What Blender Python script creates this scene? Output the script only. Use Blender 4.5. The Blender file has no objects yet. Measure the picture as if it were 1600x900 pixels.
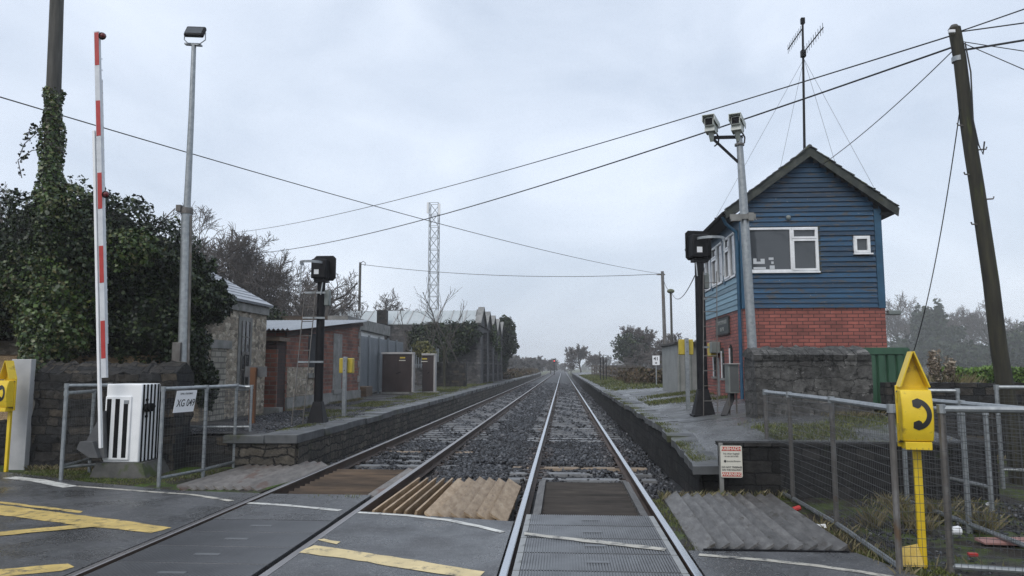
import bpy, math, random
import numpy as np
from mathutils import Vector, Matrix
R = math.radians
rnd = random.Random(7)
rs = np.random.RandomState(11)
sc = bpy.context.scene
COL = sc.collection

# ------------------------------------------------------------------ camera, world, sun, exposure
F, H = 1155.0, 1.72
_v = np.array([79 / F, -124 / F, 1.0]); _v /= np.linalg.norm(_v)
_u = np.array([0, _v[2], -_v[1]]); _u /= np.linalg.norm(_u)
_r = np.cross(_v, _u)
if _r[0] < 0: _r = -_r
CAMM = np.stack([_r, _v, _u])
_v = np.array([79 / F, -124 / F, 1.0])
def _ray(px, py): return CAMM @ np.array([(px - 800) / F, -(py - 450) / F, 1.0])
def at(px, py, Y):
    q = _ray(px, py); t = Y / q[1]
    return Vector((q[0] * t, Y, H + q[2] * t))
def gz(px, py, Z=0.0):
    q = _ray(px, py); t = (Z - H) / q[2]
    return Vector((q[0] * t, q[1] * t, Z))

cam = bpy.data.cameras.new('camera'); camo = bpy.data.objects.new('camera', cam); COL.objects.link(camo)
cam.sensor_width = 36; cam.lens = 36 * F / 1600; cam.clip_start = 0.05; cam.clip_end = 5000
camo.matrix_world = Matrix(((CAMM[0][0], CAMM[0][1], -CAMM[0][2], 0), (CAMM[1][0], CAMM[1][1], -CAMM[1][2], 0),
                            (CAMM[2][0], CAMM[2][1], -CAMM[2][2], H), (0, 0, 0, 1)))
sc.camera = camo
sc.render.engine = 'CYCLES'
sc.cycles.use_denoising = True; sc.cycles.denoising_input_passes = 'RGB_ALBEDO_NORMAL'; sc.cycles.denoising_prefilter = 'NONE'
sc.cycles.max_bounces = 6; sc.cycles.transparent_max_bounces = 8; sc.cycles.diffuse_bounces = 3; sc.cycles.volume_bounces = 2
sc.cycles.caustics_reflective = False; sc.cycles.caustics_refractive = False
sc.view_settings.view_transform = 'Standard'; sc.view_settings.look = 'None'
sc.view_settings.exposure = 0.16; sc.view_settings.gamma = 1.0

SUN_EL, SUN_AZ = 48.0, 205.0            # soft sun added behind the camera, to its left, to lift surfaces facing it
w = bpy.data.worlds.new('World'); sc.world = w; w.use_nodes = True
nt = w.node_tree; nt.nodes.clear()
wo = nt.nodes.new('ShaderNodeOutputWorld'); bg = nt.nodes.new('ShaderNodeBackground')
sky = nt.nodes.new('ShaderNodeTexSky'); sky.sky_type = 'NISHITA'; sky.sun_disc = False
sky.sun_elevation = R(SUN_EL); sky.sun_rotation = R(SUN_AZ); sky.air_density = 1.2; sky.dust_density = 4.0
tc = nt.nodes.new('ShaderNodeTexCoord')
mp = nt.nodes.new('ShaderNodeMapping'); mp.inputs['Scale'].default_value = (1.0, 1.0, 1.9)
nz = nt.nodes.new('ShaderNodeTexNoise'); nz.inputs['Scale'].default_value = 2.9; nz.inputs['Detail'].default_value = 5; nz.inputs['Roughness'].default_value = 0.5
nz.inputs['Distortion'].default_value = 0.4
rp = nt.nodes.new('ShaderNodeValToRGB'); rp.color_ramp.elements[0].position = 0.33; rp.color_ramp.elements[1].position = 0.70
rp.color_ramp.elements[0].color = (4.3, 4.9, 5.85, 1); rp.color_ramp.elements[1].color = (6.3, 6.85, 7.75, 1)
mx = nt.nodes.new('ShaderNodeMixRGB'); mx.inputs[0].default_value = 0.86
bg.inputs['Strength'].default_value = 0.14
L = nt.links.new
L(tc.outputs['Generated'], mp.inputs[0]); L(mp.outputs[0], nz.inputs['Vector']); L(nz.outputs[0], rp.inputs[0])
L(sky.outputs[0], mx.inputs[1]); L(rp.outputs[0], mx.inputs[2]); L(mx.outputs[0], bg.inputs[0]); L(bg.outputs[0], wo.inputs[0])

sl = bpy.data.lights.new('sun', 'SUN'); sl.energy = 1.3; sl.angle = R(35); sl.color = (1, 0.97, 0.93)
so = bpy.data.objects.new('sun', sl); COL.objects.link(so); so.location = (-10, -20, 40)
_d = Vector((math.sin(R(SUN_AZ)) * math.cos(R(SUN_EL)), math.cos(R(SUN_AZ)) * math.cos(R(SUN_EL)), math.sin(R(SUN_EL))))
so.rotation_euler = _d.to_track_quat('Z', 'Y').to_euler()

# ------------------------------------------------------------------ mesh helpers
class MB:
    def __init__(s): s.v = []; s.f = []; s.m = []; s.k = 0
    def face(s, idx): s.f.append(tuple(idx)); s.m.append(s.k)
    def poly(s, pts):
        n = len(s.v); s.v += [tuple(p) for p in pts]; s.face(range(n, n + len(pts)))
    def hexa(s, b, t):                                   # bottom loop, top loop (same length, counter-clockwise from above)
        n = len(s.v); k = len(b); s.v += [tuple(p) for p in b] + [tuple(p) for p in t]
        s.face(range(n + k - 1, n - 1, -1)); s.face(range(n + k, n + 2 * k))
        for i in range(k):
            j = (i + 1) % k; s.face((n + i, n + j, n + k + j, n + k + i))
    def box(s, x0, y0, z0, x1, y1, z1):
        s.hexa([(x0, y0, z0), (x1, y0, z0), (x1, y1, z0), (x0, y1, z0)], [(x0, y0, z1), (x1, y0, z1), (x1, y1, z1), (x0, y1, z1)])
    def obox(s, c, size, mat=None):
        mat = mat or Matrix.Identity(3); c = Vector(c); a, b, h = (q / 2 for q in size)
        g = lambda x, y, z: c + mat @ Vector((x, y, z))
        s.hexa([g(-a, -b, -h), g(a, -b, -h), g(a, b, -h), g(-a, b, -h)], [g(-a, -b, h), g(a, -b, h), g(a, b, h), g(-a, b, h)])
    def bar(s, p, q, wx, wz, up=(0, 0, 1)):              # rectangular bar from p to q
        p, q = Vector(p), Vector(q); d = (q - p); l = d.length; d.normalize(); up = Vector(up)
        x = d.cross(up)
        if x.length < 1e-4: x = Vector((1, 0, 0))
        x.normalize(); z = x.cross(d)
        m = Matrix((x, d, z)).transposed(); s.obox((p + q) / 2, (wx, l, wz), m)
    def tube(s, pts, r, n=8, cap=True):
        pts = [Vector(p) for p in pts]; k = len(pts)
        rr = r if isinstance(r, (list, tuple)) else [r] * k
        base = len(s.v); ref = None
        for i, p in enumerate(pts):
            d = (pts[min(i + 1, k - 1)] - pts[max(i - 1, 0)])
            if d.length < 1e-9: d = Vector((0, 0, 1))
            d.normalize()
            if ref is None: ref = d.orthogonal().normalized()
            else:
                ref = ref - d * ref.dot(d)
                ref = ref.normalized() if ref.length > 1e-5 else d.orthogonal().normalized()
            e = d.cross(ref)
            for j in range(n):
                a = 2 * math.pi * j / n; s.v.append(tuple(p + (ref * math.cos(a) + e * math.sin(a)) * rr[i]))
        for i in range(k - 1):
            for j in range(n):
                j2 = (j + 1) % n; s.face((base + i * n + j, base + i * n + j2, base + (i + 1) * n + j2, base + (i + 1) * n + j))
        if cap:
            s.face(range(base + n - 1, base - 1, -1)); s.face(range(base + (k - 1) * n, base + k * n))
    def prism(s, pts, vec):                              # planar polygon extruded by vec
        vec = Vector(vec); s.hexa([Vector(p) for p in pts], [Vector(p) + vec for p in pts])
    def sphere(s, c, r, n=10, m=7, sq=(1, 1, 1)):
        c = Vector(c); base = len(s.v)
        for i in range(m + 1):
            t = math.pi * i / m
            for j in range(n):
                a = 2 * math.pi * j / n
                s.v.append((c.x + r * sq[0] * math.sin(t) * math.cos(a), c.y + r * sq[1] * math.sin(t) * math.sin(a), c.z + r * sq[2] * math.cos(t)))
        for i in range(m):
            for j in range(n):
                j2 = (j + 1) % n; s.face((base + i * n + j, base + (i + 1) * n + j, base + (i + 1) * n + j2, base + i * n + j2))
    def grid(s, xs, ys, zf, jx=0.0):
        base = len(s.v)
        for y in ys:
            for x in xs: s.v.append((x, y, zf(x, y)))
        nx = len(xs)
        for i in range(len(ys) - 1):
            for j in range(nx - 1): s.face((base + i * nx + j, base + i * nx + j + 1, base + (i + 1) * nx + j + 1, base + (i + 1) * nx + j))

def link(o, parent=None):
    COL.objects.link(o)
    if parent is not None: o.parent = parent
    return o
def mesh_obj(name, mb, mats, base, parent=None, bev=0.0, smooth=True, ang=32):
    base = Vector(base); me = bpy.data.meshes.new(name)
    me.from_pydata([(a - base.x, b - base.y, c - base.z) for a, b, c in mb.v], [], mb.f)
    mats = mats if isinstance(mats, (list, tuple)) else [mats]
    for m in mats: me.materials.append(m)
    if len(mats) > 1: me.polygons.foreach_set('material_index', mb.m)
    if smooth:
        me.shade_smooth(); me.set_sharp_from_angle(angle=R(ang))
    me.update()
    o = bpy.data.objects.new(name, me); link(o, parent)
    if parent is None: o.location = base
    if bev:
        b = o.modifiers.new('bevel', 'BEVEL'); b.width = bev; b.segments = 2; b.limit_method = 'ANGLE'; b.angle_limit = R(40)
    return o
def setp(o, label=None, cat=None, group=None, kind=None):
    if label: o['label'] = label
    if cat: o['category'] = cat
    if group: o['group'] = group
    if kind: o['kind'] = kind
    return o
def T(name, base, label, cat, group=None):
    o = bpy.data.objects.new(name, None); o.location = base; o.empty_display_size = 0.1
    return setp(link(o), label, cat, group)
def P(root, name, mb, mats, label=None, bev=0.0, smooth=True, parent=None):
    o = mesh_obj(name, mb, mats, root.location, parent or root, bev, smooth)
    if label: o['label'] = label
    return o
def O(name, mb, mats, base, label, cat, group=None, kind=None, bev=0.0, smooth=True):
    return setp(mesh_obj(name, mb, mats, base, None, bev, smooth), label, cat, group, kind)
def S(name, mb, mats, label, cat, smooth=False, kind='structure'):
    return setp(mesh_obj(name, mb, mats, (0, 0, 0), None, 0, smooth), label, cat, None, kind)
def dup(root, loc, label=None, rotz=None, scale=None):
    r = root.copy(); COL.objects.link(r); r.location = loc
    if rotz is not None: r.rotation_euler = (0, 0, rotz)
    if scale is not None: r.scale = (scale,) * 3 if not isinstance(scale, tuple) else scale
    if label: r['label'] = label
    for ch in list(root.children):
        c = ch.copy(); COL.objects.link(c); c.parent = r
        for g in list(ch.children):
            d = g.copy(); COL.objects.link(d); d.parent = c
    return r
def np_mesh(name, V, Fq, mat, parent=None, base=(0, 0, 0), smooth=False):
    me = bpy.data.meshes.new(name); n = len(V); k = Fq.shape[1]; m = len(Fq)
    V = V - np.array(base, dtype=float)
    me.vertices.add(n); me.vertices.foreach_set('co', V.astype(np.float32).ravel())
    me.loops.add(m * k); me.loops.foreach_set('vertex_index', Fq.astype(np.int32).ravel())
    me.polygons.add(m); me.polygons.foreach_set('loop_start', np.arange(m, dtype=np.int32) * k)
    me.polygons.foreach_set('loop_total', np.full(m, k, dtype=np.int32))
    me.materials.append(mat); me.update(calc_edges=True); me.validate()
    if smooth: me.shade_smooth()
    o = bpy.data.objects.new(name, me); link(o, parent)
    if parent is None: o.location = base
    return o
def text(root, body, size, origin, xdir, updir, mat, depth=0.002, shear=0.0, align='CENTER', parent=None, name='lettering', sx=1.0, bold=0.0):
    cu = bpy.data.curves.new('lettering', 'FONT'); cu.body = body; cu.size = size; cu.extrude = depth; cu.shear = shear; cu.offset = bold
    cu.align_x = align; cu.align_y = 'CENTER'; cu.resolution_u = 3
    to = bpy.data.objects.new('lettering', cu); COL.objects.link(to)
    bpy.context.view_layer.update()
    me = bpy.data.meshes.new_from_object(to.evaluated_get(bpy.context.evaluated_depsgraph_get()))
    bpy.data.objects.remove(to)
    x = Vector(xdir).normalized(); u = Vector(updir).normalized(); n = x.cross(u)
    m = Matrix((x * sx, u, n)).transposed().to_4x4(); m.translation = Vector(origin) - Vector(root.location)
    me.transform(m); me.materials.clear(); me.materials.append(mat)
    return link(bpy.data.objects.new(name, me), parent or root)

# ------------------------------------------------------------------ materials
def new_mat(name):
    m = bpy.data.materials.new(name); m.use_nodes = True
    return m, m.node_tree, m.node_tree.nodes['Principled BSDF']
def N(t, typ, **kw):
    n = t.nodes.new(typ)
    for k, v in kw.items():
        if k in n.inputs: n.inputs[k].default_value = v
        else: setattr(n, k, v)
    return n
def c4(c): return (c[0], c[1], c[2], 1)
def coords(t, scale=(1, 1, 1)):
    tcn = t.nodes.new('ShaderNodeTexCoord'); mpn = t.nodes.new('ShaderNodeMapping'); mpn.inputs['Scale'].default_value = scale
    t.links.new(tcn.outputs['Object'], mpn.inputs[0]); return mpn.outputs[0]
def ramp(t, src, stops):
    r = t.nodes.new('ShaderNodeValToRGB'); el = r.color_ramp.elements
    while len(el) < len(stops): el.new(0.5)
    for e, (p, c) in zip(el, stops): e.position = p; e.color = c4(c)
    t.links.new(src, r.inputs[0]); return r.outputs[0]
def noise(t, vec, scale, detail=4, rough=0.55, dist=0.0):
    n = N(t, 'ShaderNodeTexNoise', Scale=scale, Detail=detail, Roughness=rough, Distortion=dist)
    t.links.new(vec, n.inputs['Vector']); return n.outputs[0]
def mixc(t, fac, a, b, mode='MIX'):
    n = t.nodes.new('ShaderNodeMixRGB'); n.blend_type = mode
    for i, x in ((0, fac), (1, a), (2, b)):
        if hasattr(x, 'is_linked'): t.links.new(x, n.inputs[i])
        else: n.inputs[i].default_value = x if i == 0 else c4(x)
    return n.outputs[0]
def bump(t, b, src, strength=0.4, dist=0.01, prev=None):
    n = N(t, 'ShaderNodeBump', Strength=strength, Distance=dist); t.links.new(src, n.inputs['Height'])
    if prev is not None: t.links.new(prev, n.inputs['Normal'])
    t.links.new(n.outputs[0], b.inputs['Normal']); return n.outputs[0]
def mat(name, stops, scale=4.0, rough=0.6, metal=0.0, stretch=(1, 1, 1), bmp=0.0, bscale=None, bdist=0.006, rvar=0.0, detail=5, spots=None, rand=0.0, spec=0.5, dist=0.0):
    """noise-toned surface; spots = (scale, threshold, colour) for stains, moss, lichen, rust"""
    m, t, b = new_mat(name); vec = coords(t, stretch)
    if isinstance(stops[0], (int, float)): stops = [(0.3, [c * 0.86 for c in stops]), (0.7, [c * 1.1 for c in stops])]
    nz_ = noise(t, vec, scale, detail, 0.6, dist); col = ramp(t, nz_, stops)
    for sp in ([] if not spots else spots if isinstance(spots, list) else [spots]):
        f = ramp(t, noise(t, vec, sp[0], 6, 0.65), [(sp[1], (0, 0, 0)), (min(1, sp[1] + 0.09), (1, 1, 1))])
        col = mixc(t, f, col, sp[2])
    if rand:
        oi = t.nodes.new('ShaderNodeObjectInfo')
        rr = ramp(t, oi.outputs['Random'], [(0, (1 - rand,) * 3), (1, (1 + rand,) * 3)]); col = mixc(t, 1.0, col, rr, 'MULTIPLY')
    t.links.new(col, b.inputs['Base Color'])
    b.inputs['Roughness'].default_value = rough; b.inputs['Metallic'].default_value = metal; b.inputs['Specular IOR Level'].default_value = spec
    if rvar:
        n2 = noise(t, vec, scale * 0.7, 4)
        mr = N(t, 'ShaderNodeMapRange'); mr.inputs[1].default_value = 0.35; mr.inputs[2].default_value = 0.65
        mr.inputs[3].default_value = max(0.03, rough - rvar); mr.inputs[4].default_value = min(1, rough + rvar)
        t.links.new(n2, mr.inputs[0]); t.links.new(mr.outputs[0], b.inputs['Roughness'])
    if bmp: bump(t, b, noise(t, vec, bscale or scale * 4, 6, 0.65), bmp, bdist)
    return m
def wallvec(t, sx=1.0, sz=1.0):
    """2-D wall coordinates (run, height, 0) from object space, whichever way a straight wall faces"""
    tcn = t.nodes.new('ShaderNodeTexCoord'); g = t.nodes.new('ShaderNodeNewGeometry')
    a = t.nodes.new('ShaderNodeSeparateXYZ'); n = t.nodes.new('ShaderNodeSeparateXYZ'); cmb = t.nodes.new('ShaderNodeCombineXYZ')
    t.links.new(tcn.outputs['Object'], a.inputs[0]); t.links.new(g.outputs['True Normal'], n.inputs[0])
    def M_(op, p, q=None):
        k = t.nodes.new('ShaderNodeMath'); k.operation = op
        for i, x in enumerate((p, q)):
            if x is None: continue
            if hasattr(x, 'is_linked'): t.links.new(x, k.inputs[i])
            else: k.inputs[i].default_value = x
        return k.outputs[0]
    nx = M_('GREATER_THAN', M_('ABSOLUTE', n.outputs[0]), 0.7); nxi = M_('SUBTRACT', 1.0, nx)
    nzz = M_('GREATER_THAN', M_('ABSOLUTE', n.outputs[2]), 0.7)
    u_ = M_('ADD', M_('MULTIPLY', a.outputs[0], nxi), M_('MULTIPLY', a.outputs[1], nx))
    v_ = M_('ADD', a.outputs[2], M_('MULTIPLY', a.outputs[1], nzz))
    t.links.new(M_('MULTIPLY', u_, sx), cmb.inputs[0]); t.links.new(M_('MULTIPLY', v_, sz), cmb.inputs[1])
    return cmb.outputs[0]
def brick_mat(name, c1, c2, mortar, bw=0.24, bh=0.09, ms=0.012, rough=0.75, patches=None, tone=0.35):
    m, t, b = new_mat(name); vec = wallvec(t)
    nd = N(t, 'ShaderNodeTexNoise', Scale=6.0, Detail=3.0); t.links.new(vec, nd.inputs['Vector'])
    vv = t.nodes.new('ShaderNodeVectorMath'); vv.operation = 'MULTIPLY_ADD'; vv.inputs[1].default_value = (0.012, 0.012, 0)
    t.links.new(nd.outputs['Color'], vv.inputs[0]); t.links.new(vec, vv.inputs[2])
    br = N(t, 'ShaderNodeTexBrick', Scale=1.0); br.inputs['Brick Width'].default_value = bw; br.inputs['Row Height'].default_value = bh
    br.inputs['Mortar Size'].default_value = ms; br.inputs['Mortar Smooth'].default_value = 0.3; br.inputs['Bias'].default_value = -0.1
    br.inputs['Color1'].default_value = c4(c1); br.inputs['Color2'].default_value = c4(c2); br.inputs['Mortar'].default_value = c4(mortar)
    t.links.new(vv.outputs[0], br.inputs['Vector'])
    n1 = noise(t, vec, 1.3, 6, 0.65); col = mixc(t, 1.0, br.outputs['Color'], ramp(t, n1, [(0.3, (1 - tone,) * 3), (0.7, (1 + tone * 0.6,) * 3)]), 'MULTIPLY')
    for p in patches or []:
        f = ramp(t, noise(t, vec, p[0], 6, 0.7), [(p[1], (0, 0, 0)), (min(1, p[1] + 0.08), (1, 1, 1))]); col = mixc(t, f, col, p[2])
    t.links.new(col, b.inputs['Base Color']); b.inputs['Roughness'].default_value = rough
    inv = t.nodes.new('ShaderNodeInvert'); t.links.new(br.outputs['Fac'], inv.inputs[1])
    pb = bump(t, b, inv.outputs[0], 0.6, 0.008); bump(t, b, noise(t, vec, 60, 4), 0.25, 0.004, pb)
    return m
def stone_mat(name, tones, mortar, scale=4.0, flat=1.9, rough=0.8, spots=None, edge=0.06):
    """rubble masonry: Voronoi stones flattened along the courses, recessed joints"""
    m, t, b = new_mat(name); vec = wallvec(t, 1.0, flat)
    nd = N(t, 'ShaderNodeTexNoise', Scale=3.0, Detail=4.0); t.links.new(vec, nd.inputs['Vector'])
    vv = t.nodes.new('ShaderNodeVectorMath'); vv.operation = 'MULTIPLY_ADD'; vv.inputs[1].default_value = (0.16, 0.12, 0)
    t.links.new(nd.outputs['Color'], vv.inputs[0]); t.links.new(vec, vv.inputs[2])
    scale *= 1.7; v1 = N(t, 'ShaderNodeTexVoronoi', Scale=scale, voronoi_dimensions='2D'); v2 = N(t, 'ShaderNodeTexVoronoi', Scale=scale, voronoi_dimensions='2D', feature='DISTANCE_TO_EDGE')
    for k in (v1, v2): t.links.new(vv.outputs[0], k.inputs['Vector'])
    sep = t.nodes.new('ShaderNodeSeparateXYZ'); t.links.new(v1.outputs['Color'], sep.inputs[0])
    col = ramp(t, sep.outputs[0], [(i / (len(tones) - 1), c) for i, c in enumerate(tones)])
    n1 = noise(t, vec, 5.0, 7, 0.7); col = mixc(t, 1.0, col, ramp(t, n1, [(0.25, (0.45,) * 3), (0.75, (1.45,) * 3)]), 'MULTIPLY')
    f = ramp(t, v2.outputs['Distance'], [(0.0, (1, 1, 1)), (edge, (0, 0, 0))]); col = mixc(t, f, col, mortar)
    for p in spots or []:
        f2 = ramp(t, noise(t, vec, p[0], 7, 0.7), [(p[1], (0, 0, 0)), (min(1, p[1] + 0.1), (1, 1, 1))]); col = mixc(t, f2, col, p[2])
    t.links.new(col, b.inputs['Base Color']); b.inputs['Roughness'].default_value = rough
    h = ramp(t, v2.outputs['Distance'], [(0.0, (0, 0, 0)), (edge * 2.2, (0.8, 0.8, 0.8)), (1.0, (1, 1, 1))])
    pb = bump(t, b, h, 0.6, 0.02); bump(t, b, noise(t, vec, 22, 6, 0.7), 0.5, 0.012, pb)
    return m
def coursed_mat(name, tones, mortar, bw=0.42, bh=0.17, ms=0.016, rough=0.8, spots=None, dist=0.11):
    """roughly coursed blocks: brick layout with bent joints, every block its own tone"""
    m, t, b = new_mat(name); vec = wallvec(t)
    nd = N(t, 'ShaderNodeTexNoise', Scale=2.6, Detail=5.0, Roughness=0.65); t.links.new(vec, nd.inputs['Vector'])
    vv = t.nodes.new('ShaderNodeVectorMath'); vv.operation = 'MULTIPLY_ADD'; vv.inputs[1].default_value = (dist * 1.6, dist, 0)
    t.links.new(nd.outputs['Color'], vv.inputs[0]); t.links.new(vec, vv.inputs[2])
    br = N(t, 'ShaderNodeTexBrick', Scale=1.0); br.inputs['Brick Width'].default_value = bw; br.inputs['Row Height'].default_value = bh; br.squash = 0.62; br.squash_frequency = 3; br.offset = 0.42
    br.inputs['Mortar Size'].default_value = ms; br.inputs['Mortar Smooth'].default_value = 0.6
    br.inputs['Color1'].default_value = (0, 0, 0, 1); br.inputs['Color2'].default_value = (1, 1, 1, 1); br.inputs['Mortar'].default_value = (0.5, 0.5, 0.5, 1)
    t.links.new(vv.outputs[0], br.inputs['Vector'])
    col = ramp(t, br.outputs['Color'], [(i / (len(tones) - 1), c) for i, c in enumerate(tones)])
    col = mixc(t, 1.0, col, ramp(t, noise(t, vec, 7.0, 8, 0.72), [(0.28, (0.35,) * 3), (0.5, (1.0,) * 3), (0.74, (1.75,) * 3)]), 'MULTIPLY')
    col = mixc(t, 1.0, col, ramp(t, noise(t, vec, 1.1, 4, 0.6), [(0.35, (0.65,) * 3), (0.65, (1.3,) * 3)]), 'MULTIPLY')
    col = mixc(t, br.outputs['Fac'], col, mortar)
    for p in spots or []:
        f2 = ramp(t, noise(t, vec, p[0], 7, 0.7), [(p[1], (0, 0, 0)), (min(1, p[1] + 0.09), (1, 1, 1))]); col = mixc(t, f2, col, p[2])
    t.links.new(col, b.inputs['Base Color']); b.inputs['Roughness'].default_value = rough; b.inputs['Specular IOR Level'].default_value = 0.3
    inv = t.nodes.new('ShaderNodeInvert'); t.links.new(br.outputs['Fac'], inv.inputs[1])
    pb = bump(t, b, inv.outputs[0], 0.8, 0.03); bump(t, b, noise(t, vec, 9, 8, 0.72), 0.9, 0.05, pb)
    return m
def leaf_mat(name, cols, rough=0.45, spec=0.4):
    m, t, b = new_mat(name); g = t.nodes.new('ShaderNodeNewGeometry')
    k = len(cols); col = ramp(t, g.outputs['Random Per Island'], [(i / (k - 1), c) for i, c in enumerate(cols)])
    n1 = noise(t, coords(t), 1.1, 3); col = mixc(t, 1.0, col, ramp(t, n1, [(0.3, (0.7,) * 3), (0.7, (1.3,) * 3)]), 'MULTIPLY')
    t.links.new(col, b.inputs['Base Color']); b.inputs['Roughness'].default_value = rough; b.inputs['Specular IOR Level'].default_value = spec
    return m
def flat_mat(name, c, rough=0.5, metal=0.0, emit=0.0):
    m, t, b = new_mat(name); b.inputs['Base Color'].default_value = c4(c); b.inputs['Roughness'].default_value = rough; b.inputs['Metallic'].default_value = metal
    if emit: b.inputs['Emission Color'].default_value = c4(c); b.inputs['Emission Strength'].default_value = emit
    return m
def glass_mat(name, c=(0.03, 0.035, 0.04)):
    m, t, b = new_mat(name); b.inputs['Base Color'].default_value = c4(c); b.inputs['Roughness'].default_value = 0.04; b.inputs['Specular IOR Level'].default_value = 0.6; bump(t, b, noise(t, coords(t), 2.2, 2), 0.25, 0.01)
    return m

GALV = mat('galvanised_steel', [(0.3, (0.22, 0.24, 0.25)), (0.7, (0.36, 0.38, 0.39))], 14, 0.42, 0.55, bmp=0.1, spots=(9, 0.66, (0.14, 0.15, 0.14)))
GALVD = mat('weathered_galvanised_steel', [(0.3, (0.085, 0.078, 0.068)), (0.55, (0.14, 0.13, 0.12)), (0.75, (0.24, 0.24, 0.24))], 7, 0.55, 0.3, bmp=0.15, stretch=(1, 1, 0.5), spots=(5, 0.58, (0.12, 0.08, 0.05)))
WIREM = flat_mat('fence_wire', (0.08, 0.083, 0.086), 0.5, 0.3)
BLACKM = mat('black_signal_paint', [(0.3, (0.004, 0.004, 0.005)), (0.7, (0.010, 0.010, 0.012))], 8, 0.55, bmp=0.1, spec=0.2)
WHITE = mat('white_paint', [(0.3, (0.80, 0.81, 0.81)), (0.7, (0.88, 0.885, 0.885))], 5, 0.4, spots=[(6.0, 0.70, (0.5, 0.48, 0.42))])
WHITEP = flat_mat('white_plastic', (0.78, 0.79, 0.8), 0.35)
BLACKP = flat_mat('black_stripe_paint', (0.006, 0.006, 0.007), 0.75); BLACKP.node_tree.nodes['Principled BSDF'].inputs['Specular IOR Level'].default_value = 0.15
REDP = mat('red_reflective_paint', (0.42, 0.03, 0.025), 6, 0.4)
YELLOW = mat('yellow_enamel', [(0.3, (0.68, 0.46, 0.015)), (0.7, (0.80, 0.58, 0.03))], 5, 0.4, bmp=0.05, spots=[(5, 0.60, (0.40, 0.27, 0.03)), (16, 0.66, (0.14, 0.10, 0.04))])
YELLOWOLD = mat('faded_yellow_paint', [(0.3, (0.42, 0.32, 0.03)), (0.7, (0.56, 0.43, 0.05))], 5, 0.5, spots=(6, 0.62, (0.25, 0.2, 0.06)))
CREAM = flat_mat('cream_sign_face', (0.62, 0.6, 0.52), 0.45)
INK = flat_mat('black_print', (0.015, 0.015, 0.016), 0.5)
SIGNRED = flat_mat('sign_red_print', (0.48, 0.045, 0.03), 0.45)
GREYBOX = mat('grey_green_cabinet_paint', [(0.3, (0.13, 0.15, 0.14)), (0.7, (0.2, 0.22, 0.21))], 4, 0.5, spots=(5, 0.62, (0.13, 0.17, 0.07)))
BROWNCAB = mat('dark_brown_cabinet_paint', [(0.3, (0.022, 0.014, 0.014)), (0.7, (0.04, 0.026, 0.024))], 3, 0.45, stretch=(1, 1, 0.4))
CABTRIM = mat('pale_grey_cabinet_edge', (0.36, 0.35, 0.34), 4, 0.5)
RUST = mat('rusty_steel', [(0.3, (0.05, 0.02, 0.010)), (0.6, (0.14, 0.058, 0.022)), (0.8, (0.24, 0.12, 0.05))], 6, 0.8, stretch=(1, 1, 0.35), bmp=0.4)
POLEWOOD = mat('mossy_weathered_pole_wood', [(0.3, (0.010, 0.009, 0.006)), (0.5, (0.024, 0.022, 0.013)), (0.75, (0.045, 0.042, 0.02))], 5, 0.8, stretch=(3, 3, 0.35), bmp=0.5, bscale=12, bdist=0.012, spots=(1.6, 0.58, (0.05, 0.06, 0.014)))
POLEGREY = mat('grey_pole_wood', [(0.25, (0.03, 0.03, 0.026)), (0.75, (0.09, 0.085, 0.075))], 5, 0.8, stretch=(3, 3, 0.3), bmp=0.4, bscale=12)
CABLE = flat_mat('black_cable_sheath', (0.012, 0.012, 0.014), 0.5)
GUY = flat_mat('thin_steel_stay', (0.11, 0.115, 0.13), 0.5, 0.3)
CONC = mat('stained_concrete', [(0.25, (0.10, 0.10, 0.095)), (0.5, (0.19, 0.19, 0.18)), (0.75, (0.28, 0.275, 0.26))], 3, 0.75, bmp=0.3, spots=(2.2, 0.6, (0.07, 0.075, 0.05)))
STONE_DARK = coursed_mat('dark_rubble_stone', [(0.013, 0.014, 0.015), (0.025, 0.025, 0.025), (0.045, 0.04, 0.034), (0.02, 0.021, 0.022), (0.075, 0.06, 0.042)], (0.008, 0.008, 0.008), 0.40, 0.15, 0.014, 0.75, [(1.5, 0.64, (0.035, 0.045, 0.018))], 0.16)
STONE_HOUSE = stone_mat('lime_washed_rubble', [(0.16, 0.13, 0.10), (0.40, 0.345, 0.265), (0.22, 0.185, 0.14), (0.50, 0.445, 0.36), (0.10, 0.085, 0.065)], (0.16, 0.145, 0.12), 4.6, 1.7, 0.85, [(1.5, 0.57, (0.11, 0.10, 0.08)), (5, 0.66, (0.40, 0.39, 0.36))], 0.05)
STONE_PLAT = coursed_mat('platform_block_stone', [(0.05, 0.045, 0.038), (0.10, 0.088, 0.07), (0.075, 0.067, 0.056), (0.035, 0.033, 0.03)], (0.015, 0.014, 0.013), 0.40, 0.15, 0.02, 0.75, [(2.0, 0.6, (0.03, 0.035, 0.016))], 0.24)
STONE_BLACK = coursed_mat('sooty_block_stone', [(0.010, 0.010, 0.010), (0.022, 0.021, 0.02), (0.014, 0.014, 0.014), (0.032, 0.03, 0.028)], (0.005, 0.005, 0.005), 0.38, 0.17, 0.012, 0.85, [(2.5, 0.62, (0.022, 0.03, 0.01)), (6, 0.7, (0.07, 0.068, 0.064))], 0.08)
STONE_WH = stone_mat('grey_warehouse_stone', [(0.035, 0.035, 0.037), (0.09, 0.088, 0.088), (0.06, 0.06, 0.063), (0.14, 0.133, 0.13)], (0.035, 0.035, 0.035), 2.2, 1.8, 0.85)
RENDERW = coursed_mat('weathered_rendered_wall', [(0.05, 0.049, 0.047), (0.09, 0.088, 0.083), (0.07, 0.068, 0.065), (0.13, 0.127, 0.12)], (0.03, 0.03, 0.028), 0.33, 0.22, 0.008, 0.8, [(4.2, 0.545, (0.016, 0.016, 0.015)), (9.0, 0.60, (0.24, 0.235, 0.225)), (2.2, 0.64, (0.055, 0.06, 0.022))], 0.26)
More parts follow.
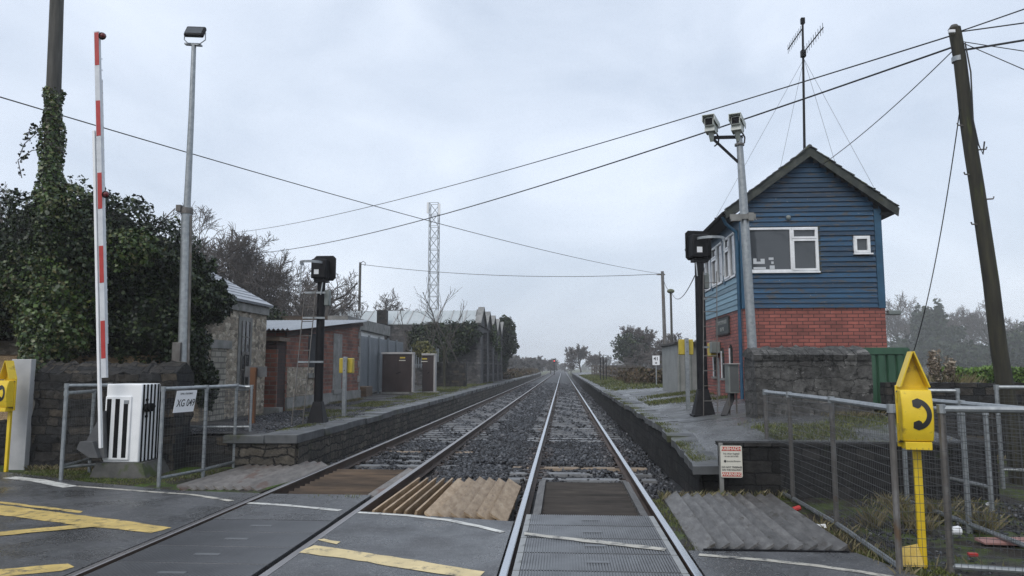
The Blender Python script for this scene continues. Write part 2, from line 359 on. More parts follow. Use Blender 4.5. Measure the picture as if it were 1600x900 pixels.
COPING = mat('slate_coping_flags', [(0.25, (0.05, 0.052, 0.055)), (0.55, (0.10, 0.105, 0.108)), (0.8, (0.16, 0.165, 0.165))], 2.2, 0.5, bmp=0.35, bscale=14, rvar=0.18, spec=0.3, spots=[(1.1, 0.56, (0.045, 0.05, 0.022)), (3.0, 0.6, (0.05, 0.05, 0.045))])
BRICKP = brick_mat('painted_red_brick', (0.35, 0.10, 0.075), (0.20, 0.06, 0.046), (0.07, 0.026, 0.022), 0.27, 0.088, 0.011, 0.6, [(2.6, 0.62, (0.34, 0.15, 0.12)), (4.5, 0.70, (0.5, 0.42, 0.38)), (1.2, 0.66, (0.10, 0.035, 0.03))], 0.42)
BRICKO = brick_mat('old_red_brick', (0.24, 0.082, 0.052), (0.10, 0.038, 0.030), (0.15, 0.125, 0.10), 0.32, 0.12, 0.015, 0.85, [(0.9, 0.63, (0.07, 0.06, 0.05)), (1.8, 0.66, (0.25, 0.17, 0.13))], 0.5)
BRICKD = brick_mat('dark_sooty_brick', (0.05, 0.02, 0.016), (0.03, 0.015, 0.013), (0.02, 0.015, 0.013), 0.26, 0.1, 0.014, 0.85)

# ------------------------------------------------------------------ ground, road and platforms
def crack(t, vec, col, scale, width, c=(0.012, 0.012, 0.011)):
    nd = N(t, 'ShaderNodeTexNoise', Scale=2.5, Detail=6.0, Roughness=0.7); t.links.new(vec, nd.inputs['Vector'])
    vv = t.nodes.new('ShaderNodeVectorMath'); vv.operation = 'MULTIPLY_ADD'; vv.inputs[1].default_value = (0.5, 0.5, 0)
    t.links.new(nd.outputs['Color'], vv.inputs[0]); t.links.new(vec, vv.inputs[2])
    v = N(t, 'ShaderNodeTexVoronoi', Scale=scale, voronoi_dimensions='2D', feature='DISTANCE_TO_EDGE'); t.links.new(vv.outputs[0], v.inputs['Vector'])
    f = ramp(t, v.outputs['Distance'], [(0.0, (1, 1, 1)), (width, (0, 0, 0))])
    k = ramp(t, noise(t, vec, 0.7, 3), [(0.45, (0, 0, 0)), (0.55, (0.85,) * 3)])
    return mixc(t, mixc(t, 1.0, f, k, 'MULTIPLY'), col, c)
def asphalt_mat(name, lo, hi, rough=0.45):
    m, t, b = new_mat(name); vec = coords(t)
    big = noise(t, vec, 0.55, 6, 0.6); col = ramp(t, big, [(0.3, lo), (0.72, hi)])
    sp = noise(t, vec, 75, 3, 0.75); col = mixc(t, 1.0, col, ramp(t, sp, [(0.33, (0.35,) * 3), (0.52, (1.0,) * 3), (0.70, (2.3,) * 3)]), 'MULTIPLY')
    n3 = noise(t, vec, 2.3, 7, 0.7); col = mixc(t, 1.0, col, ramp(t, n3, [(0.3, (0.72,) * 3), (0.7, (1.25,) * 3)]), 'MULTIPLY'); col = crack(t, vec, col, 0.8, 0.01)
    pt = N(t, 'ShaderNodeTexVoronoi', Scale=70.0); t.links.new(vec, pt.inputs['Vector']); sp_ = t.nodes.new('ShaderNodeSeparateXYZ'); t.links.new(pt.outputs['Color'], sp_.inputs[0]); col = mixc(t, ramp(t, sp_.outputs[0], [(0.93, (0, 0, 0)), (0.96, (0.75,) * 3)]), col, (0.16, 0.16, 0.155))
    t.links.new(col, b.inputs['Base Color'])
    mr = N(t, 'ShaderNodeMapRange'); mr.inputs[1].default_value = 0.40; mr.inputs[2].default_value = 0.62; mr.inputs[3].default_value = rough - 0.2; mr.inputs[4].default_value = rough + 0.2
    t.links.new(noise(t, vec, 1.1, 5, 0.6), mr.inputs[0]); t.links.new(mr.outputs[0], b.inputs['Roughness'])
    pb = bump(t, b, noise(t, vec, 95, 3, 0.7), 0.5, 0.006); bump(t, b, noise(t, vec, 1.7, 4), 0.25, 0.03, pb)
    return m
ASPH = asphalt_mat('wet_worn_asphalt', (0.038, 0.039, 0.041), (0.095, 0.097, 0.101), 0.40)
PLATTOP = None
def paint_mat(name, c, asph=(0.05, 0.05, 0.052), thr=0.54):
    m, t, b = new_mat(name); vec = coords(t)
    f = ramp(t, noise(t, vec, 7, 9, 0.72), [(thr, (0, 0, 0)), (thr + 0.14, (1, 1, 1))])
    col = mixc(t, f, mixc(t, 1.0, c, ramp(t, noise(t, vec, 3, 5), [(0.3, (0.7,) * 3), (0.7, (1.1,) * 3)]), 'MULTIPLY'), asph)
    t.links.new(col, b.inputs['Base Color']); b.inputs['Roughness'].default_value = 0.5; bump(t, b, noise(t, vec, 95, 3, 0.7), 0.35, 0.004)
    return m
def ground_mat(name, a, b_, g=None, gs=1.2, gt=0.5, rough=0.75, st=60, wet=False, cracks=0.0):
    m, t, b = new_mat(name); vec = coords(t)
    col = ramp(t, noise(t, vec, 2.0, 7, 0.7), [(0.28, a), (0.72, b_)])
    col = mixc(t, 1.0, col, ramp(t, noise(t, vec, st, 3, 0.7), [(0.3, (0.4,) * 3), (0.55, (1.0,) * 3), (0.75, (1.9,) * 3)]), 'MULTIPLY')
    if cracks: col = crack(t, vec, col, cracks, 0.012)
    if g:
        gc = ramp(t, noise(t, vec, 9, 6, 0.7), [(0.3, [q * 0.5 for q in g]), (0.7, [q * 1.4 for q in g])])
        f = ramp(t, noise(t, vec, gs, 8, 0.68), [(gt, (0, 0, 0)), (gt + 0.08, (1, 1, 1))]); col = mixc(t, f, col, gc)
    t.links.new(col, b.inputs['Base Color']); b.inputs['Roughness'].default_value = rough; b.inputs['Specular IOR Level'].default_value = 0.22
    if wet:
        mr = N(t, 'ShaderNodeMapRange'); mr.inputs[1].default_value = 0.42; mr.inputs[2].default_value = 0.6; mr.inputs[3].default_value = rough - 0.28; mr.inputs[4].default_value = rough + 0.1
        t.links.new(noise(t, vec, 0.8, 5, 0.6), mr.inputs[0]); t.links.new(mr.outputs[0], b.inputs['Roughness'])
    pb = bump(t, b, noise(t, vec, st, 4, 0.75), 0.7, 0.015); bump(t, b, noise(t, vec, 5, 6, 0.7), 0.5, 0.05, pb)
    return m
FIELD = ground_mat('winter_grass_field', (0.06, 0.07, 0.03), (0.10, 0.105, 0.05), None, st=20)
VERGE = ground_mat('dark_wet_verge_soil', (0.022, 0.02, 0.017), (0.055, 0.048, 0.036), (0.05, 0.085, 0.012), 1.6, 0.49, 0.8, st=40)
VERGER = ground_mat('littered_wet_soil', (0.014, 0.013, 0.011), (0.05, 0.04, 0.03), (0.055, 0.075, 0.016), 1.5, 0.485, 0.75, wet=True, st=40)
YARD = ground_mat('dark_wet_gravel_yard', (0.03, 0.03, 0.032), (0.075, 0.072, 0.068), (0.10, 0.105, 0.03), 0.35, 0.56, 0.7, wet=True)
PLATTOP = ground_mat('mossy_wet_platform_surface', (0.075, 0.078, 0.08), (0.15, 0.154, 0.157), (0.05, 0.058, 0.016), 0.9, 0.585, 0.44, wet=True, st=90, cracks=0.9)
BEDM = ground_mat('ballast_bed', (0.010, 0.011, 0.012), (0.04, 0.042, 0.046), None, st=22, rough=0.6)
TANBANK = ground_mat('tan_gravel_bank', (0.20, 0.14, 0.08), (0.32, 0.235, 0.14), (0.05, 0.06, 0.015), 2.5, 0.66, 0.85, st=45)

mb = MB(); mb.grid([-1000, -200, -60, 60, 200, 1000], [-900, -100, 0, 60, 200, 500, 1000], lambda x, y: -0.5)
S('ground', mb, FIELD, 'winter fields reaching the hazy horizon', 'ground')
def nzf(x, y, a=0.02): return a * (math.sin(x * 1.7 + y * 0.9) + math.sin(x * 0.7 - y * 2.1 + 1.3)) * 0.5
def fr(a, b, n): return [a + (b - a) * i / n for i in range(n + 1)]
mb = MB(); mb.grid(fr(-5.0, 1.95, 14), fr(6.5, 60, 60) + [90, 140, 220, 400, 800], lambda x, y: -0.235 + nzf(x, y, 0.015))
S('ballast_bed', mb, BEDM, 'dark stone ballast bed carrying two tracks', 'railway bed', True)
mb = MB(); mb.grid(fr(-24, -4.2, 30), fr(9.5, 13.4, 12), lambda x, y: -0.03 + nzf(x, y, 0.025))
S('verge', mb, VERGE, 'mossy verge beside the level crossing gate machine', 'verge', True)
mb = MB(); mb.grid(fr(1.19, 30, 50), fr(4.5, 10.5, 20), lambda x, y: -0.035 + nzf(x, y, 0.02) - 0.02 * (1 if x < 1.3 else 0)); mb.grid(fr(5.7, 30, 30), fr(10.5, 20, 20), lambda x, y: -0.035 + nzf(x, y, 0.02))
S('waste_ground', mb, VERGER, 'littered weedy ground behind the pipe fences', 'waste ground', True)
mb = MB(); mb.grid([9.4, 14, 20, 30, 60], [15, 20, 25, 30, 60], lambda x, y: -0.02)
S('car_park', mb, YARD, 'wet gravel car park behind the fences', 'car park')

# road in three strips between and outside the rails
XL1, XL2, XR1, XR2 = -4.10, -2.50, -0.51, 1.12
def slab(mb, top, depth=0.24): mb.hexa([(x, y, -depth) for x, y in top], [(x, y, 0.0) for x, y in top])
mb = MB()
slab(mb, [(-60, -14), (XL1 - 0.05, -14), (XL1 - 0.05, 10.15), (-5.4, 10.3), (-7.2, 10.95), (-8.8, 11.72), (-11, 12.4), (-20, 14.4), (-60, 22)])
slab(mb, [(XL1 + 0.11, 8.42), (XL2 - 0.10, 8.42), (XL2 - 0.10, 10.12), (XL1 + 0.11, 10.12)])
slab(mb, [(XL2 + 0.05, -14), (XR1 - 0.05, -14), (XR1 - 0.05, 8.52), (XL2 + 0.05, 8.98)])
slab(mb, [(XR2 + 0.05, -14), (60, -14), (60, -16), (60, -16.4), (6.2, 5.0), (2.95, 6.52), (2.72, 7.32), (XR2 + 0.05, 7.3)][:2] + [(60, -8), (6.2, 5.0), (2.95, 6.52), (2.72, 7.32), (XR2 + 0.05, 7.3)])
S('road', mb, ASPH, 'wet asphalt road crossing the railway', 'road')

YP = paint_mat('worn_yellow_road_paint', (0.56, 0.41, 0.13), thr=0.515); YPB = paint_mat('pale_yellow_road_paint', (0.66, 0.53, 0.27), thr=0.535)
WP = paint_mat('worn_white_road_paint', (0.58, 0.58, 0.54), thr=0.52); WPD = paint_mat('dirty_white_road_paint', (0.46, 0.44, 0.38), thr=0.49)
ZM = 0.004
def strip(name, pts, m, label, z=ZM, wob=0.012):
    """a painted mark with slightly ragged edges: pts outline on the road"""
    mb = MB(); out = []
    for i, (x, y) in enumerate(pts):
        x2, y2 = pts[(i + 1) % len(pts)]; k = max(1, int(math.hypot(x2 - x, y2 - y) / 0.12))
        for j in range(k):
            t_ = j / k; out.append((x + (x2 - x) * t_ + rnd.uniform(-wob, wob), y + (y2 - y) * t_ + rnd.uniform(-wob, wob), z))
    mb.poly(out); return S(name, mb, m, label, 'road marking')
def pline(name, path, wdt, m, label, z=ZM):
    L_ = []; R_ = []
    for i, (x, y) in enumerate(path):
        a = path[max(0, i - 1)]; c = path[min(len(path) - 1, i + 1)]; dx, dy = c[0] - a[0], c[1] - a[1]; l = math.hypot(dx, dy)
        L_.append((x - dy / l * wdt / 2, y + dx / l * wdt / 2)); R_.append((x + dy / l * wdt / 2, y - dx / l * wdt / 2))
    strip(name, R_ + L_[::-1], m, label, z, 0.006)
def px(*p): return [tuple(gz(a, b)[:2]) for a, b in p]
pline('road_marking', px((14, 746), (60, 751), (110, 761)), 0.2, WP, 'thick white paint line at the road edge by the left phone')
pline('road_marking', px((120, 760), (240, 769), (300, 773), (362, 783)), 0.08, WPD, 'faint white edge line past the gate machine')
pline('road_marking', px((388, 786), (450, 790), (532, 798)), 0.10, WP, 'white edge line between the left track rails')
pline('road_marking', px((560, 801), (640, 806), (700, 813), (745, 822), (786, 832)), 0.09, WP, 'white edge line in front of the tan timber guard')
pline('road_marking', px((1092, 867), (1200, 876), (1280, 885), (1350, 895), (1400, 903)), 0.085, WPD, 'white edge line in front of the grey timber guard')
strip('road_marking', px((-60, 785), (0, 789), (120, 805), (185, 812), (269, 825), (234, 833), (130, 822), (0, 805), (-60, 797)), YP, 'broad yellow box line running up to the left rail')
strip('road_marking', px((-60, 779), (0, 784), (130, 799), (125, 802), (0, 787), (-60, 782)), YP, 'thin yellow line behind the broad yellow line')
strip('road_marking', px((-60, 838), (0, 832), (128, 820), (165, 822), (128, 826), (0, 838), (-60, 844)), YP, 'thin yellow line meeting the broad line', ZM + 0.004)
strip('road_marking', px((-40, 894), (0, 890), (108, 881), (117, 886), (95, 893), (0, 902), (-40, 906)), YP, 'short yellow line nearest the camera')
strip('road_marking', px((466, 864), (490, 852), (560, 862), (650, 876), (720, 887), (757, 894), (745, 905), (640, 890), (540, 873)), YPB, 'broad pale yellow line between the two tracks')
strip('road_marking', px((494, 844), (505, 842), (532, 847), (524, 851)), YPB, 'short yellow dash between the two tracks')

# platforms
def cl(a): return max(0.0, min(1.0, a))
def sm(a): a = cl(a); return a * a * (3 - 2 * a)
def zedge(y): return 0.34 + 0.26 * cl((y - 10.6) / 3.6) + 0.04 * cl((y - 14) / 5)
def zr(x, y):
    r = 0.67 + 0.24 * cl((y - 10.6) / 3.2) - 0.14 * cl((y - 25) / 12)
    wd = 0.28 + 2.0 * cl((y - 10.6) / 4.5); e = zedge(y)
    k = cl((x - 2.15) / wd); return e + (r - e) * (k if wd > 0.8 else sm(k))
def PX(y): return 1.84 - 0.06 * cl((y - 12) / 10)
mb = MB()
mb.grid(fr(2.2, 5.6, 24), fr(10.62, 15, 26), lambda x, y: zr(x, y) + nzf(x * 2, y * 2, 0.004))
mb.grid(fr(2.2, 9.4, 30), fr(15, 26, 34), lambda x, y: zr(x, y) + nzf(x * 2, y * 2, 0.004))
mb.grid(fr(2.2, 14, 20), fr(26, 60, 34) + [80, 110, 150], lambda x, y: zr(x, y) + nzf(x, y, 0.02))
plat = setp(bpy.data.objects.new('platform', None), 'platform beside the signal box, cracked and mossy', 'platform', None, 'structure'); link(plat)
P(plat, 'platform_surface', mb, PLATTOP)
mb = MB()                                                       # track-side wall and end walls
ys = fr(10.7, 30, 40) + fr(31, 60, 20) + [80, 110, 150]
for a, b in zip(ys, ys[1:]):
    j1 = 0.015 * math.sin(a * 3.1); j2 = 0.015 * math.sin(b * 3.1)
    mb.poly([(PX(a) + 0.07 + j1, a, -0.3), (PX(a) + 0.07 + j1, a, zedge(a) - 0.09), (PX(b) + 0.07 + j2, b, zedge(b) - 0.09), (PX(b) + 0.07 + j2, b, -0.3)])
mb.poly([(1.9, 10.75, -0.3), (2.3, 10.72, -0.3), (2.3, 10.72, 0.28), (1.9, 10.75, 0.26)])
P(plat, 'side_wall', mb, STONE_BLACK)
mb = MB()
mb.box(2.14, 10.42, -0.3, 5.75, 10.62, 0.655); mb.box(5.602, 10.62, -0.3, 5.78, 14.9, 0.72)
mb.box(2.12, 10.40, 0.655, 5.77, 10.66, 0.70)
P(plat, 'end_wall', mb, STONE_BLACK)
mb = MB(); y = 10.55
while y < 150:
    l = rnd.uniform(0.8, 1.5) if y < 60 else 6
    wd = rnd.uniform(0.42, 0.62); x0 = PX(y) + rnd.uniform(-0.025, 0.02)
    za, zb = zedge(y), zedge(min(y + l, 149)); dz = rnd.uniform(0.0, 0.012) + 0.012
    zr0 = za; zr1 = zb
    top = [(x0, y + 0.01, za + dz), (x0 + wd, y + 0.01, zr0 + dz + 0.012), (x0 + wd, y + l - 0.01, zr1 + dz + 0.012), (x0, y + l - 0.01, zb + dz)]
    jt = lambda: rnd.uniform(-0.018, 0.018)
    top = [(a + jt(), b, c + jt() * 0.6) for a, b, c in top]
    k_ = max(2, int(l / 0.22)) if y < 40 else 1; q_ = []
    for i_ in range(k_ + 1):
        f_ = i_ / k_; A_ = [top[0][j] + (top[3][j] - top[0][j]) * f_ for j in range(3)]; B_ = [top[1][j] + (top[2][j] - top[1][j]) * f_ for j in range(3)]
        if y < 40: A_[0] += rnd.uniform(-0.03, 0.03); A_[2] += rnd.uniform(-0.012, 0.004)
        q_.append((A_, B_))
    for (A_, B_), (A2, B2) in zip(q_, q_[1:]): mb.hexa([(p[0], p[1], p[2] - 0.11) for p in (A_, B_, B2, A2)], [A_, B_, B2, A2])
    y += l
P(plat, 'coping', mb, COPING, smooth=False)
mb = MB()                                                        # wet pale concrete patches in the surface
for (x0, y0, x1, y1) in ((2.32, 14.9, 3.0, 17.2), (2.6, 26, 4.8, 29.5), (2.3, 31, 3.4, 35)):
    mb.grid(fr(x0, x1, 4), fr(y0, y1, 6), lambda x, y: zr(x, y) + nzf(x * 2, y * 2, 0.004) + 0.006)
P(plat, 'paving_patch', mb, COPING)

LX, LY, LZ = -4.78, 12.75, 0.53
plat2 = setp(bpy.data.objects.new('platform', None), 'disused platform in front of the old brick building, stone edged', 'platform', None, 'structure'); link(plat2)
mb = MB(); mb.grid(fr(-40, LX - 0.3, 60), fr(LY + 0.1, 60, 70) + [80, 110, 160, 200], lambda x, y: LZ + nzf(x, y, 0.035) * cl((LX - 0.3 - x) / 0.6))
P(plat2, 'platform_surface', mb, YARD)
mb = MB(); mb.box(LX + 0.05, LY + 0.02, -0.3, LX + 0.2, 158, LZ - 0.1)
mb2 = MB(); mb2.box(-5.72, LY - 0.06, -0.3, LX + 0.16, LY + 0.14, LZ - 0.12); mb3 = MB(); mb3.box(-8.9, LY + 0.02, -0.3, -5.72, LY + 0.13, LZ - 0.02); P(plat2, 'end_wall', mb3, STONE_DARK)
P(plat2, 'side_wall', mb, STONE_PLAT); P(plat2, 'end_wall', mb2, STONE_PLAT)
mb = MB(); y = LY - 0.1
while y < 157:
    l = rnd.uniform(0.9, 1.6) if y < 70 else 6
    x1 = LX + 0.23 + rnd.uniform(-0.05, 0.04); wd = rnd.uniform(0.5, 0.75); dz = rnd.uniform(-0.008, 0.014)
    mb.box(x1 - wd, y + 0.008, LZ - 0.12, x1, y + l - 0.008, LZ + 0.02 + dz); y += l
x = LX - 0.36
while x > -5.5:
    l = rnd.uniform(0.5, 0.9); mb.box(x - l + 0.01, LY - 0.12, LZ - 0.12, x - 0.01, LY + 0.25, LZ + 0.015 + rnd.uniform(-0.01, 0.01)); x -= l
P(plat2, 'coping', mb, COPING, bev=0.012)
mb = MB(); mb.hexa([(-40, 14.0, 0.4), (-8.35, 14.0, 0.4), (-8.35, 15.5, 0.4), (-40, 15.5, 0.4)], [(-40, 14.9, 2.0), (-8.9, 14.9, 1.95), (-8.6, 15.5, 2.0), (-40, 15.5, 2.0)])
mb.box(-40, 15.5, 0.4, -11.6, 22, 2.0)
S('bank', mb, TANBANK, 'tan gravel bank behind the stone wall', 'bank')

# ------------------------------------------------------------------ rails, sleepers, ballast
RAILSIDE = mat('rusty_rail_side', [(0.3, (0.028, 0.018, 0.013)), (0.7, (0.075, 0.045, 0.03))], 6, 0.7, stretch=(1, 0.3, 1))
RAILTOP = mat('polished_rail_top', [(0.3, (0.5, 0.52, 0.55)), (0.7, (0.62, 0.64, 0.67))], 3, 0.22, 1.0, stretch=(1, 0.1, 1))
RAILTOP2 = mat('dull_rail_top', [(0.3, (0.27, 0.25, 0.24)), (0.7, (0.42, 0.4, 0.39))], 3, 0.34, 0.9, stretch=(1, 0.1, 1))
prof = [(-.07, -.172), (.07, -.172), (.07, -.158), (.012, -.14), (.012, -.048), (.036, -.036), (.036, -.006), (.028, 0), (-.028, 0), (-.036, -.006), (-.036, -.036), (-.012, -.048), (-.012, -.14), (-.07, -.158)]
for x, top, lab in ((XL1, RAILTOP2, 'leftmost dull steel rail, passing the gate machine'), (XL2, RAILTOP2, 'dull steel rail between the dark slat guard and the open tan lattice'),
                    (XR1, RAILTOP, 'shiny steel rail beside the tan boarded guard'), (XR2, RAILTOP, 'shiny steel rail beside the grey boarded guard')):
    mb = MB(); y0, y1 = -6.0, 800.0; n = len(mb.v)
    for yy in (y0, y1): mb.v += [(x + a, yy, z) for a, z in prof]
    k = len(prof)
    for i in range(k):
        j = (i + 1) % k; mb.k = 1 if prof[i][1] > -0.007 and prof[j][1] > -0.007 else 0
        mb.face((n + i, n + k + i, n + k + j, n + j)[::-1])
    O('rail', mb, [RAILSIDE, top], (x, 0, -0.172), lab, 'rail', 'running rails of the two tracks', smooth=False)
SLEEP = mat('concrete_sleeper', [(0.3, (0.09, 0.093, 0.097)), (0.7, (0.19, 0.195, 0.2))], 5, 0.6, bmp=0.25, rand=0.25, spots=(3, 0.62, (0.09, 0.09, 0.09)))
SLEEPT = mat('weathered_timber_sleeper', [(0.3, (0.16, 0.12, 0.085)), (0.7, (0.36, 0.28, 0.20))], 4, 0.8, stretch=(0.4, 3, 3), bmp=0.4, rand=0.2)
CLIPM = mat('rusty_rail_chair', (0.05, 0.035, 0.028), 8, 0.7)
def sleeper(x, y, m, lab, grp, half=1.27):
    mb = MB(); mb.hexa([(x - half, y - 0.14, -0.31), (x + half, y - 0.14, -0.31), (x + half, y + 0.14, -0.31), (x - half, y + 0.14, -0.31)],
                       [(x - half, y - 0.115, -0.176), (x + half, y - 0.115, -0.176), (x + half, y + 0.115, -0.176), (x - half, y + 0.115, -0.176)])
    o = O('sleeper', mb, m, (x, y, -0.31), lab, 'sleeper', grp, bev=0.008)
    for s in (-1, 1):
        b = MB(); b.box(x + s * 0.81 - 0.14, y - 0.07, -0.177, x + s * 0.81 + 0.14, y + 0.07, -0.152)
        P(o, 'rail_chair', b, CLIPM, smooth=False)
    return o
CXR, CXL = (XR1 + XR2) / 2, (XL1 + XL2) / 2
GR, GL = 'sleepers of the shiny track', 'sleepers of the dull track'
sleeper_spots = []
lab3 = ['pale sleeper closest to the slat guard in the shiny track', 'middle one of three pale sleepers beyond the slat guard', 'third pale sleeper beyond the slat guard, tinged brown']
for y, l_, m in zip((12.95, 13.65, 14.4), lab3, (SLEEP, SLEEP, SLEEPT)): sleeper(CXR, y, m, l_, GR); sleeper_spots.append((CXR, y))
s0 = None; y = 19.6
while y < 60:
    lab = 'grey concrete sleeper half sunk in ballast under the shiny rails, far beyond the slat guard'
    if s0 is None: s0 = sleeper(CXR, y, SLEEP, lab, GR)
    else: dup(s0, (CXR, y, -0.31))
    sleeper_spots.append((CXR, y)); y += 0.66
lab4 = ['pale sleeper closest to the slat guard in the dull track', 'second pale sleeper beyond the guard in the dull track', 'third pale sleeper of the dull track, next to the orange one', 'orange brown timber sleeper of the dull track']
for y, l_, m in zip((14.5, 15.25, 16.0, 16.85), lab4, (SLEEP, SLEEP, SLEEP, SLEEPT)): sleeper(CXL, y, m, l_, GL); sleeper_spots.append((CXL, y))
y = 19.2; s0 = None
while y < 60:
    lab = 'grey concrete sleeper half sunk in ballast under the dull rails, beyond the orange one'
    if s0 is None: s0 = sleeper(CXL, y, SLEEP, lab, GL)
    else: dup(s0, (CXL, y, -0.31))
    sleeper_spots.append((CXL, y)); y += 0.68

def rocks(name, xy, z, size, material, label, cat):
    n = len(xy); base = np.array([(-1, -1, -1), (1, -1, -1), (1, 1, -1), (-1, 1, -1), (-1, -1, 1), (1, -1, 1), (1, 1, 1), (-1, 1, 1)], float)
    V = base[None] * (1 + rs.uniform(-0.5, 0.25, (n, 8, 3)))
    V[:, 4:, :2] *= rs.uniform(0.35, 0.95, (n, 1, 1))
    V *= (np.asarray(size)[:, None, None] * rs.uniform(0.65, 1.25, (n, 1, 3)) * np.array([1, 1, 0.75]))
    a = rs.uniform(0, 2 * math.pi, n); b = rs.normal(0, 0.45, n)
    ca, sa, cb, sb = np.cos(a), np.sin(a), np.cos(b), np.sin(b)
    x, y_, z_ = V[..., 0].copy(), V[..., 1].copy(), V[..., 2].copy()
    y2 = y_ * cb[:, None] - z_ * sb[:, None]; z2 = y_ * sb[:, None] + z_ * cb[:, None]
    V[..., 0] = x * ca[:, None] - y2 * sa[:, None] + xy[:, :1]; V[..., 1] = x * sa[:, None] + y2 * ca[:, None] + xy[:, 1:2]; V[..., 2] = z2 + np.asarray(z)[:, None]
    Fb = np.array([(0, 3, 2, 1), (4, 5, 6, 7), (0, 1, 5, 4), (1, 2, 6, 5), (2, 3, 7, 6), (3, 0, 4, 7)])
    Fq = (Fb[None] + (np.arange(n) * 8)[:, None, None]).reshape(-1, 4)
    o = np_mesh(name, V.reshape(-1, 3), Fq, material)
    return setp(o, label, cat, None, 'stuff')
m, t, b = new_mat('wet_ballast_stone'); g_ = t.nodes.new('ShaderNodeNewGeometry')
col = ramp(t, g_.outputs['Random Per Island'], [(0, (0.008, 0.0085, 0.010)), (0.4, (0.016, 0.017, 0.02)), (0.75, (0.036, 0.038, 0.044)), (0.94, (0.085, 0.09, 0.10)), (1, (0.17, 0.17, 0.175))])
col = mixc(t, 1.0, col, ramp(t, noise(t, coords(t), 0.45, 4, 0.6), [(0.35, (0.65,) * 3), (0.68, (1.2,) * 3)]), 'MULTIPLY')
sx_ = t.nodes.new('ShaderNodeSeparateXYZ'); t.links.new(coords(t), sx_.inputs[0])
def _m(op, a_, b_=0.0):
    k = t.nodes.new('ShaderNodeMath'); k.operation = op; t.links.new(a_, k.inputs[0]); k.inputs[1].default_value = b_; return k.outputs[0]
u__ = _m('ABSOLUTE', _m('ADD', sx_.outputs[0], 1.49)); w__ = _m('ABSOLUTE', _m('SUBTRACT', _m('ABSOLUTE', _m('SUBTRACT', u__, 1.8)), 0.81))
fr__ = mixc(t, 1.0, ramp(t, w__, [(0.05, (0.75,) * 3), (0.33, (0, 0, 0))]), ramp(t, noise(t, coords(t), 1.3, 4), [(0.38, (0.15,) * 3), (0.6, (1, 1, 1))]), 'MULTIPLY')
col = mixc(t, fr__, col, mixc(t, 1.0, col, (1.5, 0.95, 0.62), 'MULTIPLY'))
t.links.new(col, b.inputs['Base Color']); b.inputs['Roughness'].default_value = 0.4; b.inputs['Specular IOR Level'].default_value = 0.35; BALL = m
pts = []; zz = []; ss = []
def scatter(n, y0, y1, s):
    xy = np.stack([rs.uniform(-4.72, 1.82, n), y0 + (y1 - y0) * rs.uniform(0, 1, n)], 1); x, y = xy[:, 0], xy[:, 1]
    ok = np.ones(n, bool)
    for rx in (XL1, XL2, XR1, XR2): ok &= np.abs(x - rx) > 0.075
    ok &= ~((x > XR1) & (x < XR2) & (y < 11.75)); ok &= ~((x > -2.42) & (x < -0.62) & (y < 11.6)); ok &= ~((x > XL1) & (x < XL2) & (y < 12.95))
    ok &= ~((x > XR2) & (y < 10.35)); ok &= ~((x < XL1) & (y < 13.2)); ok &= ~((y < 8.95) & (x < XR1 - 0.1))
    z = -0.222 + rs.uniform(-0.02, 0.02, n) + 0.05 * np.clip(1 - np.abs(x + 1.5) / 0.75, 0, 1)
    z += 0.03 * ((y > 14.8) & (y < 19.3)) + 0.02 * np.sin(x * 5 + y * 1.7)
    inner = np.zeros(n, bool); up = np.zeros(n)
    for sx, sy in sleeper_spots:
        on = (np.abs(x - sx) < 1.27) & (np.abs(y - sy) < 0.13 + 0.02); inner |= on & (rs.uniform(0, 1, n) > 0.06); up = np.where(on, 0.045, up)
    ok &= ~inner
    pts.append(xy[ok]); zz.append((z + up)[ok]); ss.append((s * rs.uniform(0.65, 1.35, n))[ok])
scatter(15000, 8.5, 14, 0.03); scatter(19000, 13.5, 21, 0.034); scatter(17000, 20, 32, 0.042); scatter(14000, 31, 52, 0.058); scatter(9000, 50, 90, 0.085)
rocks('ballast', np.concatenate(pts), np.concatenate(zz), np.concatenate(ss), BALL, 'wet dark grey ballast stones between the rails', 'ballast')

# ------------------------------------------------------------------ crossing panels and timber trespass guards
RUB = mat('ribbed_rubber_panel', [(0.3, (0.075, 0.08, 0.085)), (0.7, (0.13, 0.135, 0.142))], 3, 0.42, bmp=0.12, bscale=60, rvar=0.1, spots=(4, 0.66, (0.06, 0.06, 0.06)), rand=0.12)
m, t, b = new_mat('dark_rubber_panel'); vec = coords(t)
wv = N(t, 'ShaderNodeTexWave', Scale=16.0, bands_direction='DIAGONAL'); t.links.new(vec, wv.inputs['Vector'])
t.links.new(ramp(t, noise(t, vec, 2.2, 6), [(0.3, (0.032, 0.033, 0.036)), (0.7, (0.06, 0.062, 0.066))]), b.inputs['Base Color']); b.inputs['Roughness'].default_value = 0.4
bump(t, b, wv.outputs[0], 0.35, 0.004); RUBD = m
EDGEC = mat('pale_concrete_edge', (0.25, 0.26, 0.26), 5, 0.6, spots=(4, 0.6, (0.1, 0.1, 0.1)))
ord_ = ['first', 'second', 'third', 'fourth', 'fifth', 'sixth', 'seventh', 'eighth']
y = 8.97
